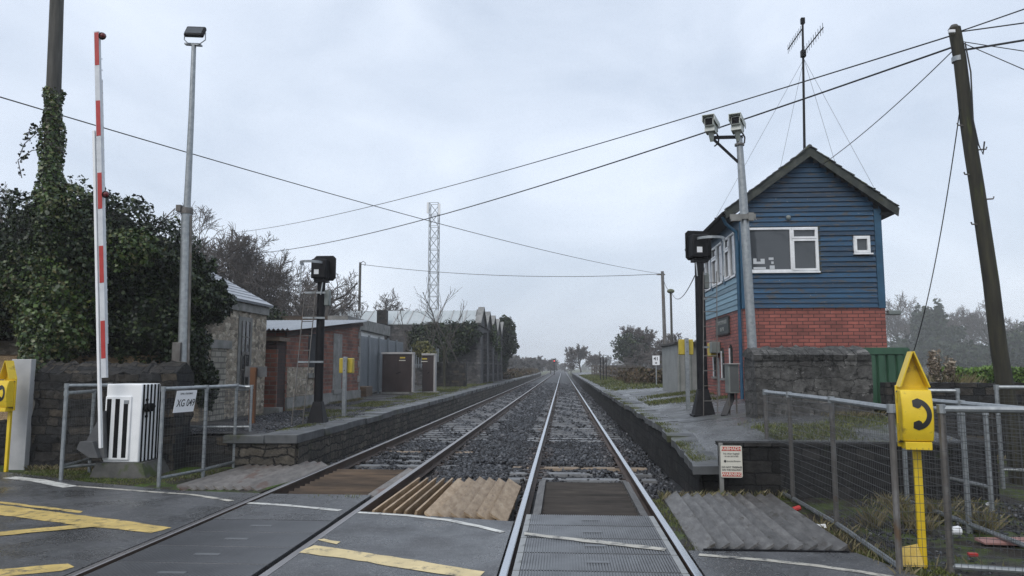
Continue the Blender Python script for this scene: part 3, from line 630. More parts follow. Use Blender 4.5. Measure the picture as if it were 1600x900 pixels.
for i in range(6):
    y1 = y - 0.61; mb = MB(); xa, xb = -0.375, 0.985
    mb.box(xa, y1 + 0.006, -0.15, xb, y - 0.004, -0.014)
    nr = 54
    for k in range(nr):
        xx = xa + 0.012 + (xb - xa - 0.024) * k / (nr - 1)
        mb.box(xx - 0.0075, y1 + 0.022, -0.016, xx + 0.0075, y - 0.02, -0.003)
    o = O('crossing_pad', mb, RUB, (CXR, (y + y1) / 2, -0.15), f'ribbed grey rubber panel between the shiny rails, {ord_[i]} from the dark slat guard', 'crossing panel', 'ribbed panels between the shiny rails', smooth=False)
    b2 = MB(); b2.box(CXR - 0.1, (y + y1) / 2 - 0.035, -0.006, CXR + 0.1, (y + y1) / 2 + 0.035, 0.0); b2.box(CXR - 0.085, (y + y1) / 2 - 0.02, -0.001, CXR + 0.085, (y + y1) / 2 + 0.02, 0.001)
    P(o, 'label_plate', b2, RUB, smooth=False)
    for xs in (xa - 0.062, xb + 0.004):
        b3 = MB(); b3.box(xs, y1 + 0.012, -0.15, xs + 0.058, y - 0.012, -0.006); P(o, 'edge_strip', b3, EDGEC, smooth=False)
    y = y1
strip('road_marking', px((818, 832), (820, 836), (930, 849), (1040, 861), (1042, 857), (930, 844)), WPD, 'dirty white line painted across the ribbed panels', 0.003)
y = 8.42
for i in range(6):
    y1 = y - 0.62; mb = MB(); mb.box(XL1 + 0.11, y1 + 0.006, -0.15, XL2 - 0.10, y - 0.006, -0.002)
    o = O('crossing_pad', mb, RUBD, (CXL, (y + y1) / 2, -0.15), f'smooth dark rubber panel between the dull rails, {ord_[i]} from the far road edge', 'crossing panel', 'dark panels between the dull rails', bev=0.006)
    b2 = MB(); b2.box(CXL - 0.12, (y + y1) / 2 - 0.03, -0.003, CXL + 0.12, (y + y1) / 2 + 0.03, 0.001); P(o, 'label_plate', b2, RUB, smooth=False)
    y = y1

CREO = mat('creosoted_timber', [(0.3, (0.018, 0.015, 0.013)), (0.7, (0.075, 0.064, 0.055))], 4, 0.5, stretch=(0.35, 4, 4), bmp=0.4, rand=0.35)
CREOB = mat('brown_creosoted_timber', [(0.3, (0.03, 0.02, 0.013)), (0.7, (0.12, 0.08, 0.05))], 4, 0.55, stretch=(0.35, 4, 4), bmp=0.4, rand=0.3)
TANW = mat('fresh_tan_timber', [(0.3, (0.20, 0.135, 0.075)), (0.55, (0.33, 0.24, 0.15)), (0.75, (0.40, 0.315, 0.215))], 3, 0.6, stretch=(5, 1.2, 5), bmp=0.4, rand=0.22, spots=[(4, 0.60, (0.14, 0.10, 0.065)), (14, 0.66, (0.07, 0.05, 0.03))])
GREYW = mat('grey_weathered_timber', [(0.25, (0.045, 0.043, 0.04)), (0.5, (0.088, 0.085, 0.082)), (0.75, (0.15, 0.147, 0.14))], 4.5, 0.6, stretch=(3, 0.8, 3), bmp=0.45, rand=0.22, spots=[(3.2, 0.57, (0.042, 0.036, 0.028)), (12, 0.66, (0.025, 0.022, 0.018)), (20, 0.72, (0.17, 0.168, 0.16))])
PALEW = mat('pale_brown_weathered_timber', [(0.3, (0.085, 0.076, 0.066)), (0.7, (0.19, 0.172, 0.155))], 4.5, 0.6, stretch=(3, 0.8, 3), bmp=0.45, rand=0.2, spots=[(1.6, 0.56, (0.11, 0.068, 0.05)), (12, 0.66, (0.04, 0.034, 0.028))])
def slat_guard(x0, x1, y0, y1, n, m, side, lab, sides=(1, 1)):
    r = T('slat_guard', ((x0 + x1) / 2, y0, -0.2), lab, 'trespass guard', 'timber trespass guards')
    for i in range(n):
        yc = y0 + (i + 0.5) * (y1 - y0) / n; h = (y1 - y0) / n
        b = MB(); a = (x0 + 0.11, x1 - 0.11); j = rnd.uniform(-0.006, 0.006)
        b.hexa([(a[0], yc - h * .36, -0.19), (a[1], yc - h * .36, -0.19), (a[1], yc + h * .20, -0.19), (a[0], yc + h * .20, -0.19)],
               [(a[0], yc - h * .22, -0.015 + j), (a[1], yc - h * .22, -0.015 + j), (a[1], yc + h * .06, -0.05 + j), (a[0], yc + h * .06, -0.05 + j)])
        P(r, 'slat', b, m, smooth=False)
    for s, k in zip((0, 1), sides):
        if not k: continue
        b = MB(); xo, xi = (x0, x0 + 0.10) if s == 0 else (x1, x1 - 0.10)
        b.hexa([(min(xo, xi), y0, -0.2), (max(xo, xi), y0, -0.2), (max(xo, xi), y1, -0.2), (min(xo, xi), y1, -0.2)],
               [(min(xo, xi), y0, -0.03 + (0.03 if s else 0)), (max(xo, xi), y0, -0.03 + (0 if s else 0.03)), (max(xo, xi), y1, -0.03 + (0 if s else 0.03)), (min(xo, xi), y1, -0.03 + (0.03 if s else 0))])
        P(r, 'side_board', b, side, smooth=False)
slat_guard(-0.37, 1.0, 8.99, 11.7, 13, CREO, GREYW, 'black slatted timber guard between the shiny rails')
slat_guard(XL1 + 0.12, -2.56, 10.16, 12.85, 12, CREOB, PALEW, 'brown black slatted timber guard between the dull rails', (0, 1))
def saw_guard(x0, x1, y0, y1, n, m, lab, rise=0.085, skew=0.0, flip=False, z0=-0.05, rough_end=0.03, base=True):
    r = T('board_guard', ((x0 + x1) / 2, y0, z0 - 0.1), lab, 'trespass guard', 'timber trespass guards')
    wd = (x1 - x0) / n; th = 0.028
    for i in range(n):
        xa = x0 + i * wd; e0 = y0 + rnd.uniform(-0.4, 1) * rough_end; e1 = y1 + rnd.uniform(-1, 1) * rough_end * 2.5
        za, zb = (z0 - 0.02, z0 + rise) if not flip else (z0 + rise, z0 - 0.02)
        za += rnd.uniform(-.006, .006); zb += rnd.uniform(-.006, .006); ov = 0.035
        b = MB(); q = []
        ny = 5
        for k in range(ny + 1):
            yy = e0 + (e1 - e0) * k / ny; jj = rnd.uniform(-0.0025, 0.0025)
            q.append([(xa - ov + skew * k / ny, yy, za + jj), (xa + wd + skew * k / ny, yy, zb + jj)])
        for k in range(ny):
            (a, c), (a2, c2) = q[k], q[k + 1]; dn = lambda p: (p[0], p[1], p[2] - th)
            b.hexa([dn(a), dn(c), dn(c2), dn(a2)], [a, c, c2, a2])
        P(r, 'board', b, m, smooth=False)
    if base:
        for yy in (y0 + 0.05, (y0 + y1) / 2, y1 - 0.2):
            b = MB(); b.box(x0 + skew * (yy - y0) / (y1 - y0), yy - 0.03, z0 - 0.11, x1 + skew * (yy - y0) / (y1 - y0), yy + 0.03, z0 - 0.055); P(r, 'bearer', b, m, smooth=False)
    return r
g1 = saw_guard(1.30, 2.66, 7.36, 10.25, 10, GREYW, 'grey weathered sawtooth board guard beside the warning sign', 0.085, 0.08, z0=-0.02)
b = MB(); b.box(1.32, 7.325, -0.06, 2.66, 7.35, 0.012); P(g1, 'edge_angle', b, BLACKM, smooth=False)
saw_guard(-1.58, -0.66, 8.72, 11.5, 6, TANW, 'tan sawtooth board guard between the two tracks', 0.10, 0.02, flip=True, z0=-0.05, rough_end=0.05)
saw_guard(-5.45, -4.24, 10.4, 13.25, 9, PALEW, 'pale weathered sawtooth board guard beside the left platform end', 0.085, 0.10, flip=True, z0=-0.03)
r = T('lattice_guard', (-1.95, 8.9, -0.2), 'open tan timber lattice guard beside the dull rail', 'trespass guard', 'timber trespass guards')
for i in range(6):
    xa = -2.32 + i * 0.13
    b = MB(); b.hexa([(xa - 0.015, 8.95, -0.16), (xa + 0.02, 8.95, -0.16), (xa + 0.06, 11.6, -0.16), (xa + 0.03, 11.6, -0.16)], [(xa + 0.035, 8.95, 0.02), (xa + 0.065, 8.95, 0.02), (xa + 0.105, 11.6, 0.02), (xa + 0.075, 11.6, 0.02)]); P(r, 'board', b, TANW, smooth=False)
for yy in (9.15, 9.95, 10.8, 11.4):
    b = MB(); b.box(-2.30, yy - 0.045, -0.15, -1.56, yy + 0.045, -0.09); P(r, 'batten', b, TANW, smooth=False)

# ------------------------------------------------------------------ signal box
BLUEM = None
def boards_mat(name, paint, alt, bare, thr=0.62, rand_=0.0):
    m, t, b = new_mat(name); vec = coords(t, (0.55, 0.55, 6.0)); vec2 = coords(t, (1, 1, 1))
    sepb = t.nodes.new('ShaderNodeNewGeometry')
    col = ramp(t, noise(t, vec, 1.6, 6, 0.6), [(0.3, alt), (0.65, paint)])
    col = mixc(t, 1.0, col, ramp(t, sepb.outputs['Random Per Island'], [(0, (0.42, 0.46, 0.5)), (0.3, (0.8,) * 3), (0.7, (1.0,) * 3), (1, (1.22,) * 3)]), 'MULTIPLY')
    f = ramp(t, noise(t, coords(t, (1.2, 1.2, 5.0)), 2.1, 9, 0.72), [(thr, (0, 0, 0)), (thr + 0.05, (1, 1, 1))])
    col = mixc(t, f, col, ramp(t, noise(t, coords(t, (1, 1, 12)), 5, 4), [(0.3, bare), (0.7, [q * 2.6 for q in bare])]))
    f = ramp(t, noise(t, vec2, 9, 6, 0.7), [(0.66, (0, 0, 0)), (0.70, (1, 1, 1))]); col = mixc(t, f, col, (0.26, 0.28, 0.29))
    t.links.new(col, b.inputs['Base Color']); b.inputs['Roughness'].default_value = 0.55
    bump(t, b, noise(t, coords(t, (2, 2, 20)), 4, 5), 0.35, 0.006); return m
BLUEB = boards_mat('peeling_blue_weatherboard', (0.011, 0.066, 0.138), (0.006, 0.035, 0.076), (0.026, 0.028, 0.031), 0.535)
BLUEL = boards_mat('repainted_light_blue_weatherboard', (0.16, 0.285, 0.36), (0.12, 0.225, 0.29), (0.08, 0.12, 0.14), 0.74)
BLUET = mat('blue_trim_paint', [(0.3, (0.011, 0.052, 0.10)), (0.7, (0.019, 0.085, 0.155))], 4, 0.5, spots=(6, 0.64, (0.03, 0.035, 0.04)))
BARGE = mat('mossy_barge_board', [(0.25, (0.012, 0.015, 0.014)), (0.5, (0.035, 0.041, 0.036)), (0.8, (0.08, 0.085, 0.07))], 5, 0.75, stretch=(1, 1, 1), bmp=0.5, spots=[(4, 0.58, (0.05, 0.05, 0.018)), (7, 0.66, (0.012, 0.03, 0.05))])
DARKVOID = flat_mat('near_black_fill', (0.012, 0.014, 0.017), 0.8)  # near-black fill for soffit, openings and the painted shade behind board gaps
SLATE = mat('mossy_dark_slate', [(0.3, (0.03, 0.033, 0.036)), (0.7, (0.07, 0.072, 0.075))], 5, 0.5, bmp=0.4, spots=(2.5, 0.56, (0.075, 0.08, 0.025)))
GLASS = glass_mat('window_glass', (0.055, 0.062, 0.07)); GLASSD = glass_mat('dark_window_glass', (0.02, 0.022, 0.025))
BLIND = flat_mat('white_window_blind', (0.5, 0.52, 0.54), 0.7)
UPVC = mat('white_window_frame', (0.78, 0.79, 0.8), 5, 0.35)
PLATE = mat('cast_dark_name_plate', (0.03, 0.038, 0.036), 6, 0.6); PLATEL = flat_mat('weathered_white_lettering', (0.3, 0.31, 0.29), 0.7)

BX0, BX1, BY0, BY1, BZ, BM, BE, BA = 4.52, 7.96, 18.8, 24.1, 0.93, 3.19, 5.55, 7.12
BXC = 6.24
sb = T('signal_box', (BXC, BY0, BZ), 'two storey signal box, peeling blue weatherboards over red painted brick', 'signal box')
mb = MB(); mb.box(BX0, BY0, BZ - 0.3, BX1, BY1, BM); P(sb, 'brick_base', mb, BRICKP, smooth=False)
def zslope(x): return BE + (BA - BE) * (1 - abs(x - BXC) / (BXC - 4.16 if x < BXC else 8.26 - BXC)) * 1.0
mb = MB()                                                        # front boards: each its own lapped board, cut to the gable
def fboard(mb, xa, xb, z0, z1, y):
    mb.hexa([(xa, y - 0.040, z0), (xb, y - 0.040, z0), (xb, y + 0.01, z0), (xa, y + 0.01, z0)], [(xa, y - 0.012, z1), (xb, y - 0.012, z1), (xb, y + 0.01, z1), (xa, y + 0.01, z1)])
z = BM + 0.0; WX0, WX1, WZ0, WZ1 = 4.66, 6.40, 4.10, 5.22; SX0, SX1, SZ0, SZ1 = 7.26, 7.66, 4.54, 4.98
while z < BA - 0.1:
    hb = 0.128 + rnd.uniform(-0.01, 0.01); z1 = z + hb - 0.011
    xl, xr = BX0 + 0.02, BX1 - 0.17
    zt = z + hb
    if zslope(xl) < zt + 0.02:
        fz = (zt - BE) / (BA - BE); xl = max(xl, 4.16 + (BXC - 4.16) * fz); xr = min(xr, 8.26 - (8.26 - BXC) * fz)
    if xr - xl < 0.1: break
    cuts = []
    if z < WZ1 and zt > WZ0: cuts.append((WX0, WX1))
    if z < SZ1 and zt > SZ0: cuts.append((SX0, SX1))
    seg = [(xl, xr)]
    for ca, cb in cuts:
        n2 = []
        for a, b in seg:
            if ca > a: n2.append((a, min(b, ca)))
            if cb < b: n2.append((max(a, cb), b))
        seg = n2
    for a, b in seg:
        if b - a > 0.03:
            j = rnd.uniform(-0.004, 0.004)
            fboard(mb, a, b, z + j, z1 + j, BY0)
    z += hb
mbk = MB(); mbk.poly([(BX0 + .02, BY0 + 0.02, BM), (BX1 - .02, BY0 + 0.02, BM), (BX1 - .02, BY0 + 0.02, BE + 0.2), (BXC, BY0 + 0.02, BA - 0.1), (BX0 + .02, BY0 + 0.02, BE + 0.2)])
P(sb, 'gap_shade_backing', mbk, DARKVOID, smooth=False); P(sb, 'front_weatherboards', mb, BLUEB, 'dark blue boards with paint flaking off', smooth=False)  # dark sheet behind the boards paints a shade line at every gap
mb = MB()                                                        # track-side boards (repainted lighter), below the windows
z = BM
while z < 4.02:
    hb = 0.142
    mb.hexa([(BX0 - 0.03, BY0 + 0.10, z), (BX0 + 0.01, BY0 + 0.10, z), (BX0 + 0.01, BY1, z), (BX0 - 0.03, BY1, z)], [(BX0 - 0.010, BY0 + 0.10, z + hb + 0.01), (BX0 + 0.01, BY0 + 0.10, z + hb + 0.01), (BX0 + 0.01, BY1, z + hb + 0.01), (BX0 - 0.010, BY1, z + hb + 0.01)])
    z += hb
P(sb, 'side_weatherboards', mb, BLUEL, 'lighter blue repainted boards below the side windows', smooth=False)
mb = MB(); mb.box(BX0 + 0.02, BY0 + 0.06, 4.0, BX0 + 0.03, BY1, BE + 0.1); mb.box(BX1 - 0.012, BY0 + 0.02, BM, BX1, BY1, BE + 0.2); mb.box(BX0, BY1 - 0.02, BM, BX1, BY1, BE + 0.2)
P(sb, 'rear_walls', mb, BLUET, smooth=False)
for nm, a in (('corner_board', (BX1 - 0.16, BY0 - 0.036, BM - 0.01, BX1 + 0.012, BY0 + 0.03, BE + 0.12)), ('corner_board', (BX0 - 0.035, BY0 - 0.036, BM - 0.01, BX0 + 0.05, BY0 + 0.11, BE + 0.05)),
              ('fascia', (BX0 - 0.02, BY0 + 0.11, 5.22, BX0 + 0.03, BY1, BE + 0.02))):
    mb = MB(); mb.box(*a); P(sb, nm, mb, BLUET, smooth=False)
mb = MB(); mb.box(WX1 - 0.005, BY0 - 0.034, WZ0 - 0.05, WX1 + 0.07, BY0 + 0.01, WZ1 + 0.06); P(sb, 'window_trim', mb, BARGE, smooth=False)
# roof: two slopes with thickness, gable barge boards, gutter
YF, YB = BY0 - 0.22, BY1 + 0.2
EL, ER = (4.12, BE), (8.30, BE + 0.0)
rf = MB()
for (xe, ze), sgn in ((EL, -1), (ER, 1)):
    a = Vector((xe, 0, ze)); c = Vector((BXC, 0, BA + 0.02)); nrm = Vector((-(c.z - a.z) * sgn * -1, 0, abs(c.x - a.x))).normalized() * 0.09
    if sgn < 0: nrm.x = -abs(nrm.x)
    else: nrm.x = abs(nrm.x)
    lo = [Vector((xe, YF, ze)), Vector((xe, YB, ze)), Vector((BXC, YB, BA)), Vector((BXC, YF, BA))]
    rf.hexa(lo if sgn > 0 else lo[::-1], [p + nrm for p in (lo if sgn > 0 else lo[::-1])])
roof = P(sb, 'roof', rf, SLATE, smooth=False)
for (xe, ze), sgn in ((EL, -1), (ER, 1)):
    mb = MB(); n_ = 7
    for k in range(n_):
        ta, tb = k / n_, (k + 1) / n_
        pa = (BXC + (xe - BXC) * ta, BA + (ze - BA) * ta); pb = (BXC + (xe - BXC) * tb, BA + (ze - BA) * tb)
    mb.prism([(BXC, YF - 0.035, BA - 0.13), (xe, YF - 0.035, ze - 0.12), (xe + sgn * 0.03, YF - 0.035, ze + 0.09), (BXC, YF - 0.035, BA + 0.13)][::sgn], (0, 0.034, 0))
    P(sb, 'barge_board', mb, BARGE, parent=roof, smooth=False)
    mb = MB(); k = 0; 
    while k < 14:                                                 # slate edges showing along the verge
        t0, t1 = k / 14, (k + 1.12) / 14
        p0 = Vector((BXC + (xe - BXC) * t0, YF - 0.055, BA + (ze - BA) * t0 + 0.115)); p1 = Vector((BXC + (xe - BXC) * t1, YF - 0.055, BA + (ze - BA) * t1 + 0.125))
        mb.bar(p0 + Vector((0, 0.06, rnd.uniform(-.006, .006))), p1 + Vector((0, 0.06, rnd.uniform(0.0, .03))), 0.15 + rnd.uniform(-.03, .04), 0.02, (0, 0, 1)); k += 1
    P(sb, 'verge_slates', mb, SLATE, parent=roof, smooth=False)
mb = MB(); mb.tube([(BXC, YF - 0.03, BA + 0.12), (BXC, YB, BA + 0.12)], 0.06, 8); P(sb, 'ridge', mb, SLATE, parent=roof)
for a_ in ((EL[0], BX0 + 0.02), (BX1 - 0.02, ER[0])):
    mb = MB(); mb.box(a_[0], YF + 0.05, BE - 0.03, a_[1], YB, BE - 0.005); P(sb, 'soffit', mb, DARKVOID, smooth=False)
mb = MB(); mb.tube([(4.08, YF + 0.06, BE + 0.02), (4.08, YB, BE + 0.0)], 0.06, 8); P(sb, 'gutter', mb, BLACKP)
mb = MB(); mb.tube([(4.08, YF + 0.2, BE - 0.03), (4.16, YF + 0.24, BE - 0.2), (4.42, BY0 + 0.06, BE - 0.42), (4.44, BY0 + 0.06, BE - 0.7), (4.44, BY0 + 0.06, BZ)], 0.045, 8); P(sb, 'downpipe', mb, BLUET)
# front window: fixed light, vent and casement
def window(parent, x0, x1, z0, z1, y, lights, fw=0.055, gl=GLASS, nm='window'):
    """frame in the plane y (facing -Y); lights = inner panes as fractions (x0,x1,z0,z1)"""
    b = MB(); b.box(x0, y - 0.06, z0, x1, y + 0.02, z0 + fw); b.box(x0, y - 0.06, z1 - fw, x1, y + 0.02, z1); b.box(x0, y - 0.061, z0, x0 + fw, y + 0.021, z1); b.box(x1 - fw, y - 0.061, z0, x1, y + 0.021, z1)
    fr_ = P(sb, nm, b, UPVC, smooth=False, parent=parent)
    for (a, c, e, f_), sash in lights:
        xa, xb, za, zb = x0 + (x1 - x0) * a, x0 + (x1 - x0) * c, z0 + (z1 - z0) * e, z0 + (z1 - z0) * f_
        if sash:
            s = 0.05; b = MB(); b.box(xa, y - 0.075, za, xb, y, za + s); b.box(xa, y - 0.075, zb - s, xb, y, zb); b.box(xa, y - 0.0755, za, xa + s, y, zb); b.box(xb - s, y - 0.0755, za, xb, y, zb)
            P(sb, 'sash', b, UPVC, smooth=False, parent=fr_)
        b = MB(); b.box(xa + 0.02, y - 0.02, za + 0.02, xb - 0.02, y - 0.012, zb - 0.02); P(sb, 'pane', b, gl, smooth=False, parent=fr_)
    return fr_
wf = window(sb, WX0, WX1, WZ0, WZ1, BY0 - 0.015, [((0.02, 0.62, 0.02, 0.98), 0), ((0.63, 0.985, 0.74, 0.98), 1), ((0.63, 0.985, 0.02, 0.73), 1)])
mb = MB(); mb.box(WX0 + 0.62 * 1.74 - 0.03, BY0 - 0.078, WZ0 + 0.05, WX0 + 0.62 * 1.74 + 0.03, BY0, WZ1 - 0.05); P(sb, 'mullion', mb, UPVC, smooth=False, parent=wf)
mb = MB(); mb.box(WX0 - 0.03, BY0 - 0.09, WZ0 - 0.035, WX1 + 0.02, BY0 - 0.02, WZ0 + 0.002); P(sb, 'sill', mb, UPVC, smooth=False, parent=wf)
mb = MB()                                                         # white papers seen standing inside the pane
for a in ((4.80, 4.30, 4.88, 4.44), (4.88, 4.30, 4.98, 4.36), (4.98, 4.30, 5.08, 4.43), (4.80, 4.17, 5.1, 4.22), (5.18, 4.40, 5.30, 4.46), (5.20, 4.17, 5.32, 4.26), (5.24, 4.30, 5.30, 4.36)):
    mb.box(a[0], BY0 - 0.042, a[1], a[2], BY0 - 0.037, a[3])
P(sb, 'papers', mb, BLIND, 'white papers stuck at the foot of the large pane', smooth=False, parent=wf)
w2 = window(sb, SX0, SX1, SZ0, SZ1, BY0 - 0.015, [((0.06, 0.94, 0.06, 0.94), 1)])
mb = MB(); mb.box(SX0 - 0.01, BY0 - 0.11, SZ0 - 0.03, SX1 + 0.05, BY0 - 0.02, SZ0 + 0.004); P(sb, 'sill', mb, UPVC, smooth=False, parent=w2)
# track-side windows, built facing -X
def swindow(y0, y1, z0, z1):
    x = BX0 - 0.005; fw = 0.05
    b = MB(); b.box(x - 0.05, y0, z0, x + 0.02, y1, z0 + fw); b.box(x - 0.05, y0, z1 - fw, x + 0.02, y1, z1); b.box(x - 0.051, y0, z0, x + 0.021, y0 + fw, z1); b.box(x - 0.051, y1 - fw, z0, x + 0.021, y1, z1)
    ym = y0 + (y1 - y0) * 0.47; b.box(x - 0.052, ym - 0.03, z0, x + 0.021, ym + 0.03, z1); zt = z0 + (z1 - z0) * 0.70
    b.box(x - 0.0525, ym, zt - 0.03, x + 0.021, y1, zt + 0.03)
    f_ = P(sb, 'window', b, UPVC, smooth=False)
    for ya, yb, za, zb, g in ((y0 + 0.04, ym - 0.02, z0 + 0.04, z1 - 0.04, GLASS), (ym + 0.02, y1 - 0.04, z0 + 0.04, zt - 0.02, GLASSD), (ym + 0.02, y1 - 0.04, zt + 0.02, z1 - 0.04, GLASSD)):
        b = MB(); b.box(x - 0.02, ya, za, x - 0.012, yb, zb); P(sb, 'pane', b, g, smooth=False, parent=f_)
        if g is GLASSD:
            s = 0.04; b = MB(); b.box(x - 0.07, ya, za, x - 0.01, yb, za + s); b.box(x - 0.07, ya, zb - s, x - 0.01, yb, zb); b.box(x - 0.0705, ya, za, x - 0.01, ya + s, zb); b.box(x - 0.0705, yb - s, za, x - 0.01, yb, zb)
            P(sb, 'sash', b, UPVC, smooth=False, parent=f_)
for y0, y1 in ((19.3, 20.55), (20.85, 22.25), (22.5, 23.85)): swindow(y0, y1, 4.07, 5.24)
for y in (19.15, 20.62, 22.3, 23.9):
    mb = MB(); mb.box(BX0 - 0.045, y, 4.0, BX0 + 0.02, y + 0.16, 5.25); P(sb, 'window_post', mb, BLUET, smooth=False)
mb = MB(); mb.box(BX0 - 0.05, 20.3, 2.64, BX0 - 0.005, 21.95, 3.10); pl = P(sb, 'name_plate', mb, PLATE, smooth=False)
mb = MB(); mb.box(BX0 - 0.06, 20.27, 2.61, BX0 - 0.045, 21.98, 2.65); mb.box(BX0 - 0.06, 20.27, 3.09, BX0 - 0.045, 21.98, 3.13); P(sb, 'border', mb, BRICKD, smooth=False, parent=pl)
mb = MB()
for zc, ya, yb in ((2.97, 20.5, 21.7), (2.78, 20.85, 21.35)):
    yy = ya
    while yy < yb:
        wl = rnd.uniform(0.05, 0.11); mb.box(BX0 - 0.056, yy, zc - 0.055, BX0 - 0.0505, yy + 0.028, zc + 0.055); mb.box(BX0 - 0.0565, yy, zc + rnd.choice((-.05, 0, .03)), BX0 - 0.0505, yy + wl, zc + 0.022 + rnd.choice((-.05, 0, .03))); yy += wl + 0.045
P(sb, 'worn_lettering', mb, PLATEL, 'worn raised lettering in two lines', smooth=False, parent=pl)
for yc, z0, hh in ((22.5, 1.45, 0.62), (21.35, 1.42, 0.7), (20.3, 1.75, 0.42)):   # small arched windows in the brick
    pts = [(BX0 - 0.004, yc - 0.22, z0), (BX0 - 0.004, yc + 0.22, z0)] + [(BX0 - 0.004, yc + 0.22 * math.cos(a), z0 + hh + 0.16 * math.sin(a)) for a in [R(i * 22.5) for i in range(9)]]
    mb = MB(); mb.prism(pts[::-1], (0.02, 0, 0)); f_ = P(sb, 'arched_window', mb, GLASSD, smooth=False)
    b = MB(); b.box(BX0 - 0.02, yc + 0.10, z0, BX0 - 0.006, yc + 0.17, z0 + hh + 0.06); P(sb, 'frame', b, UPVC, smooth=False, parent=f_)
    b = MB(); b.box(BX0 - 0.05, yc - 0.28, z0 - 0.06, BX0 + 0.01, yc + 0.28, z0); P(sb, 'sill', b, CONC, smooth=False, parent=f_)
mb = MB(); mb.box(BX0 - 0.03, 21.8, BZ - 0.1, BX0 + 0.01, 21.95, 2.0); P(sb, 'conduit', mb, GALV, smooth=False)
mb = MB(); mb.sphere((5.7, BY0 - 0.06, 5.47), 0.065, 10, 6, (1, 0.7, 1)); P(sb, 'bell', mb, GREYBOX)
mb = MB(); mb.bar((BX1, BY0 + 0.1, 3.0), (BX1 + 0.12, BY0 + 0.1, 3.06), 0.04, 0.04); mb.obox((BX1 + 0.25, BY0 + 0.1, 3.07), (0.3, 0.16, 0.11)); P(sb, 'wall_lamp', mb, GREYBOX, bev=0.03)

# roof aerial mast
MX, MY = BXC - 0.02, BY0 + 0.12
MT = at(1254, 30, MY)
am = T('aerial_mast', (MX, MY, BA + 0.1), 'tall aerial mast with two comb aerials on the signal box ridge', 'aerial')
mb = MB(); mb.tube([(MX, MY, BA - 0.05), (MT.x, MT.y, MT.z)], [0.035, 0.028], 8); P(am, 'mast', mb, BLACKM)
for (a, b_, Ya, Yb) in (((1254, 44), (1231, 76), MY, MY + 1.35), ((1254, 84), (1286, 40), MY - 0.0, MY - 1.45)):
    pa, pb = at(*a, Ya), at(*b_, Yb); pb.z = pa.z + 0.02; mb = MB(); mb.tube([pa, pb], 0.016, 6); bm_ = P(am, 'aerial_boom', mb, BLACKM)
    mb = MB()
    for k in range(9):
        q = pa.lerp(pb, 0.12 + k * 0.108); mb.tube([q + Vector((0, 0, -0.13)), q + Vector((0, 0, 0.13))], 0.0065, 4)
    mb.k = 0; P(am, 'aerial_elements', mb, BLACKM, parent=bm_)
    setp(bm_, None)
mb = MB(); mb.obox((MT.x, MY, MT.z - 0.05), (0.1, 0.1, 0.16)); mb2 = MB(); q = at(1255, 84, MY); mb2.obox(q, (0.12, 0.12, 0.18)); P(am, 'clamp', mb, BLACKM, bev=.01); P(am, 'clamp', mb2, BLACKM, bev=.01)
top = at(1256, 92, MY)
for (a, Y) in (((1218, 268), 19.6), ((1112, 352), 21.5), ((1306, 258), 19.4), ((1372, 305), 18.9)):
    mb = MB(); q = at(*a, Y); mb.tube([top, q], 0.0045, 4, False); P(am, 'stay_wire', mb, GUY)
    if a[0] in (1112, 1372):
        b = MB(); b.sphere(top.lerp(q, 0.955), 0.03, 8, 6); P(am, 'insulator', b, BLACKP)

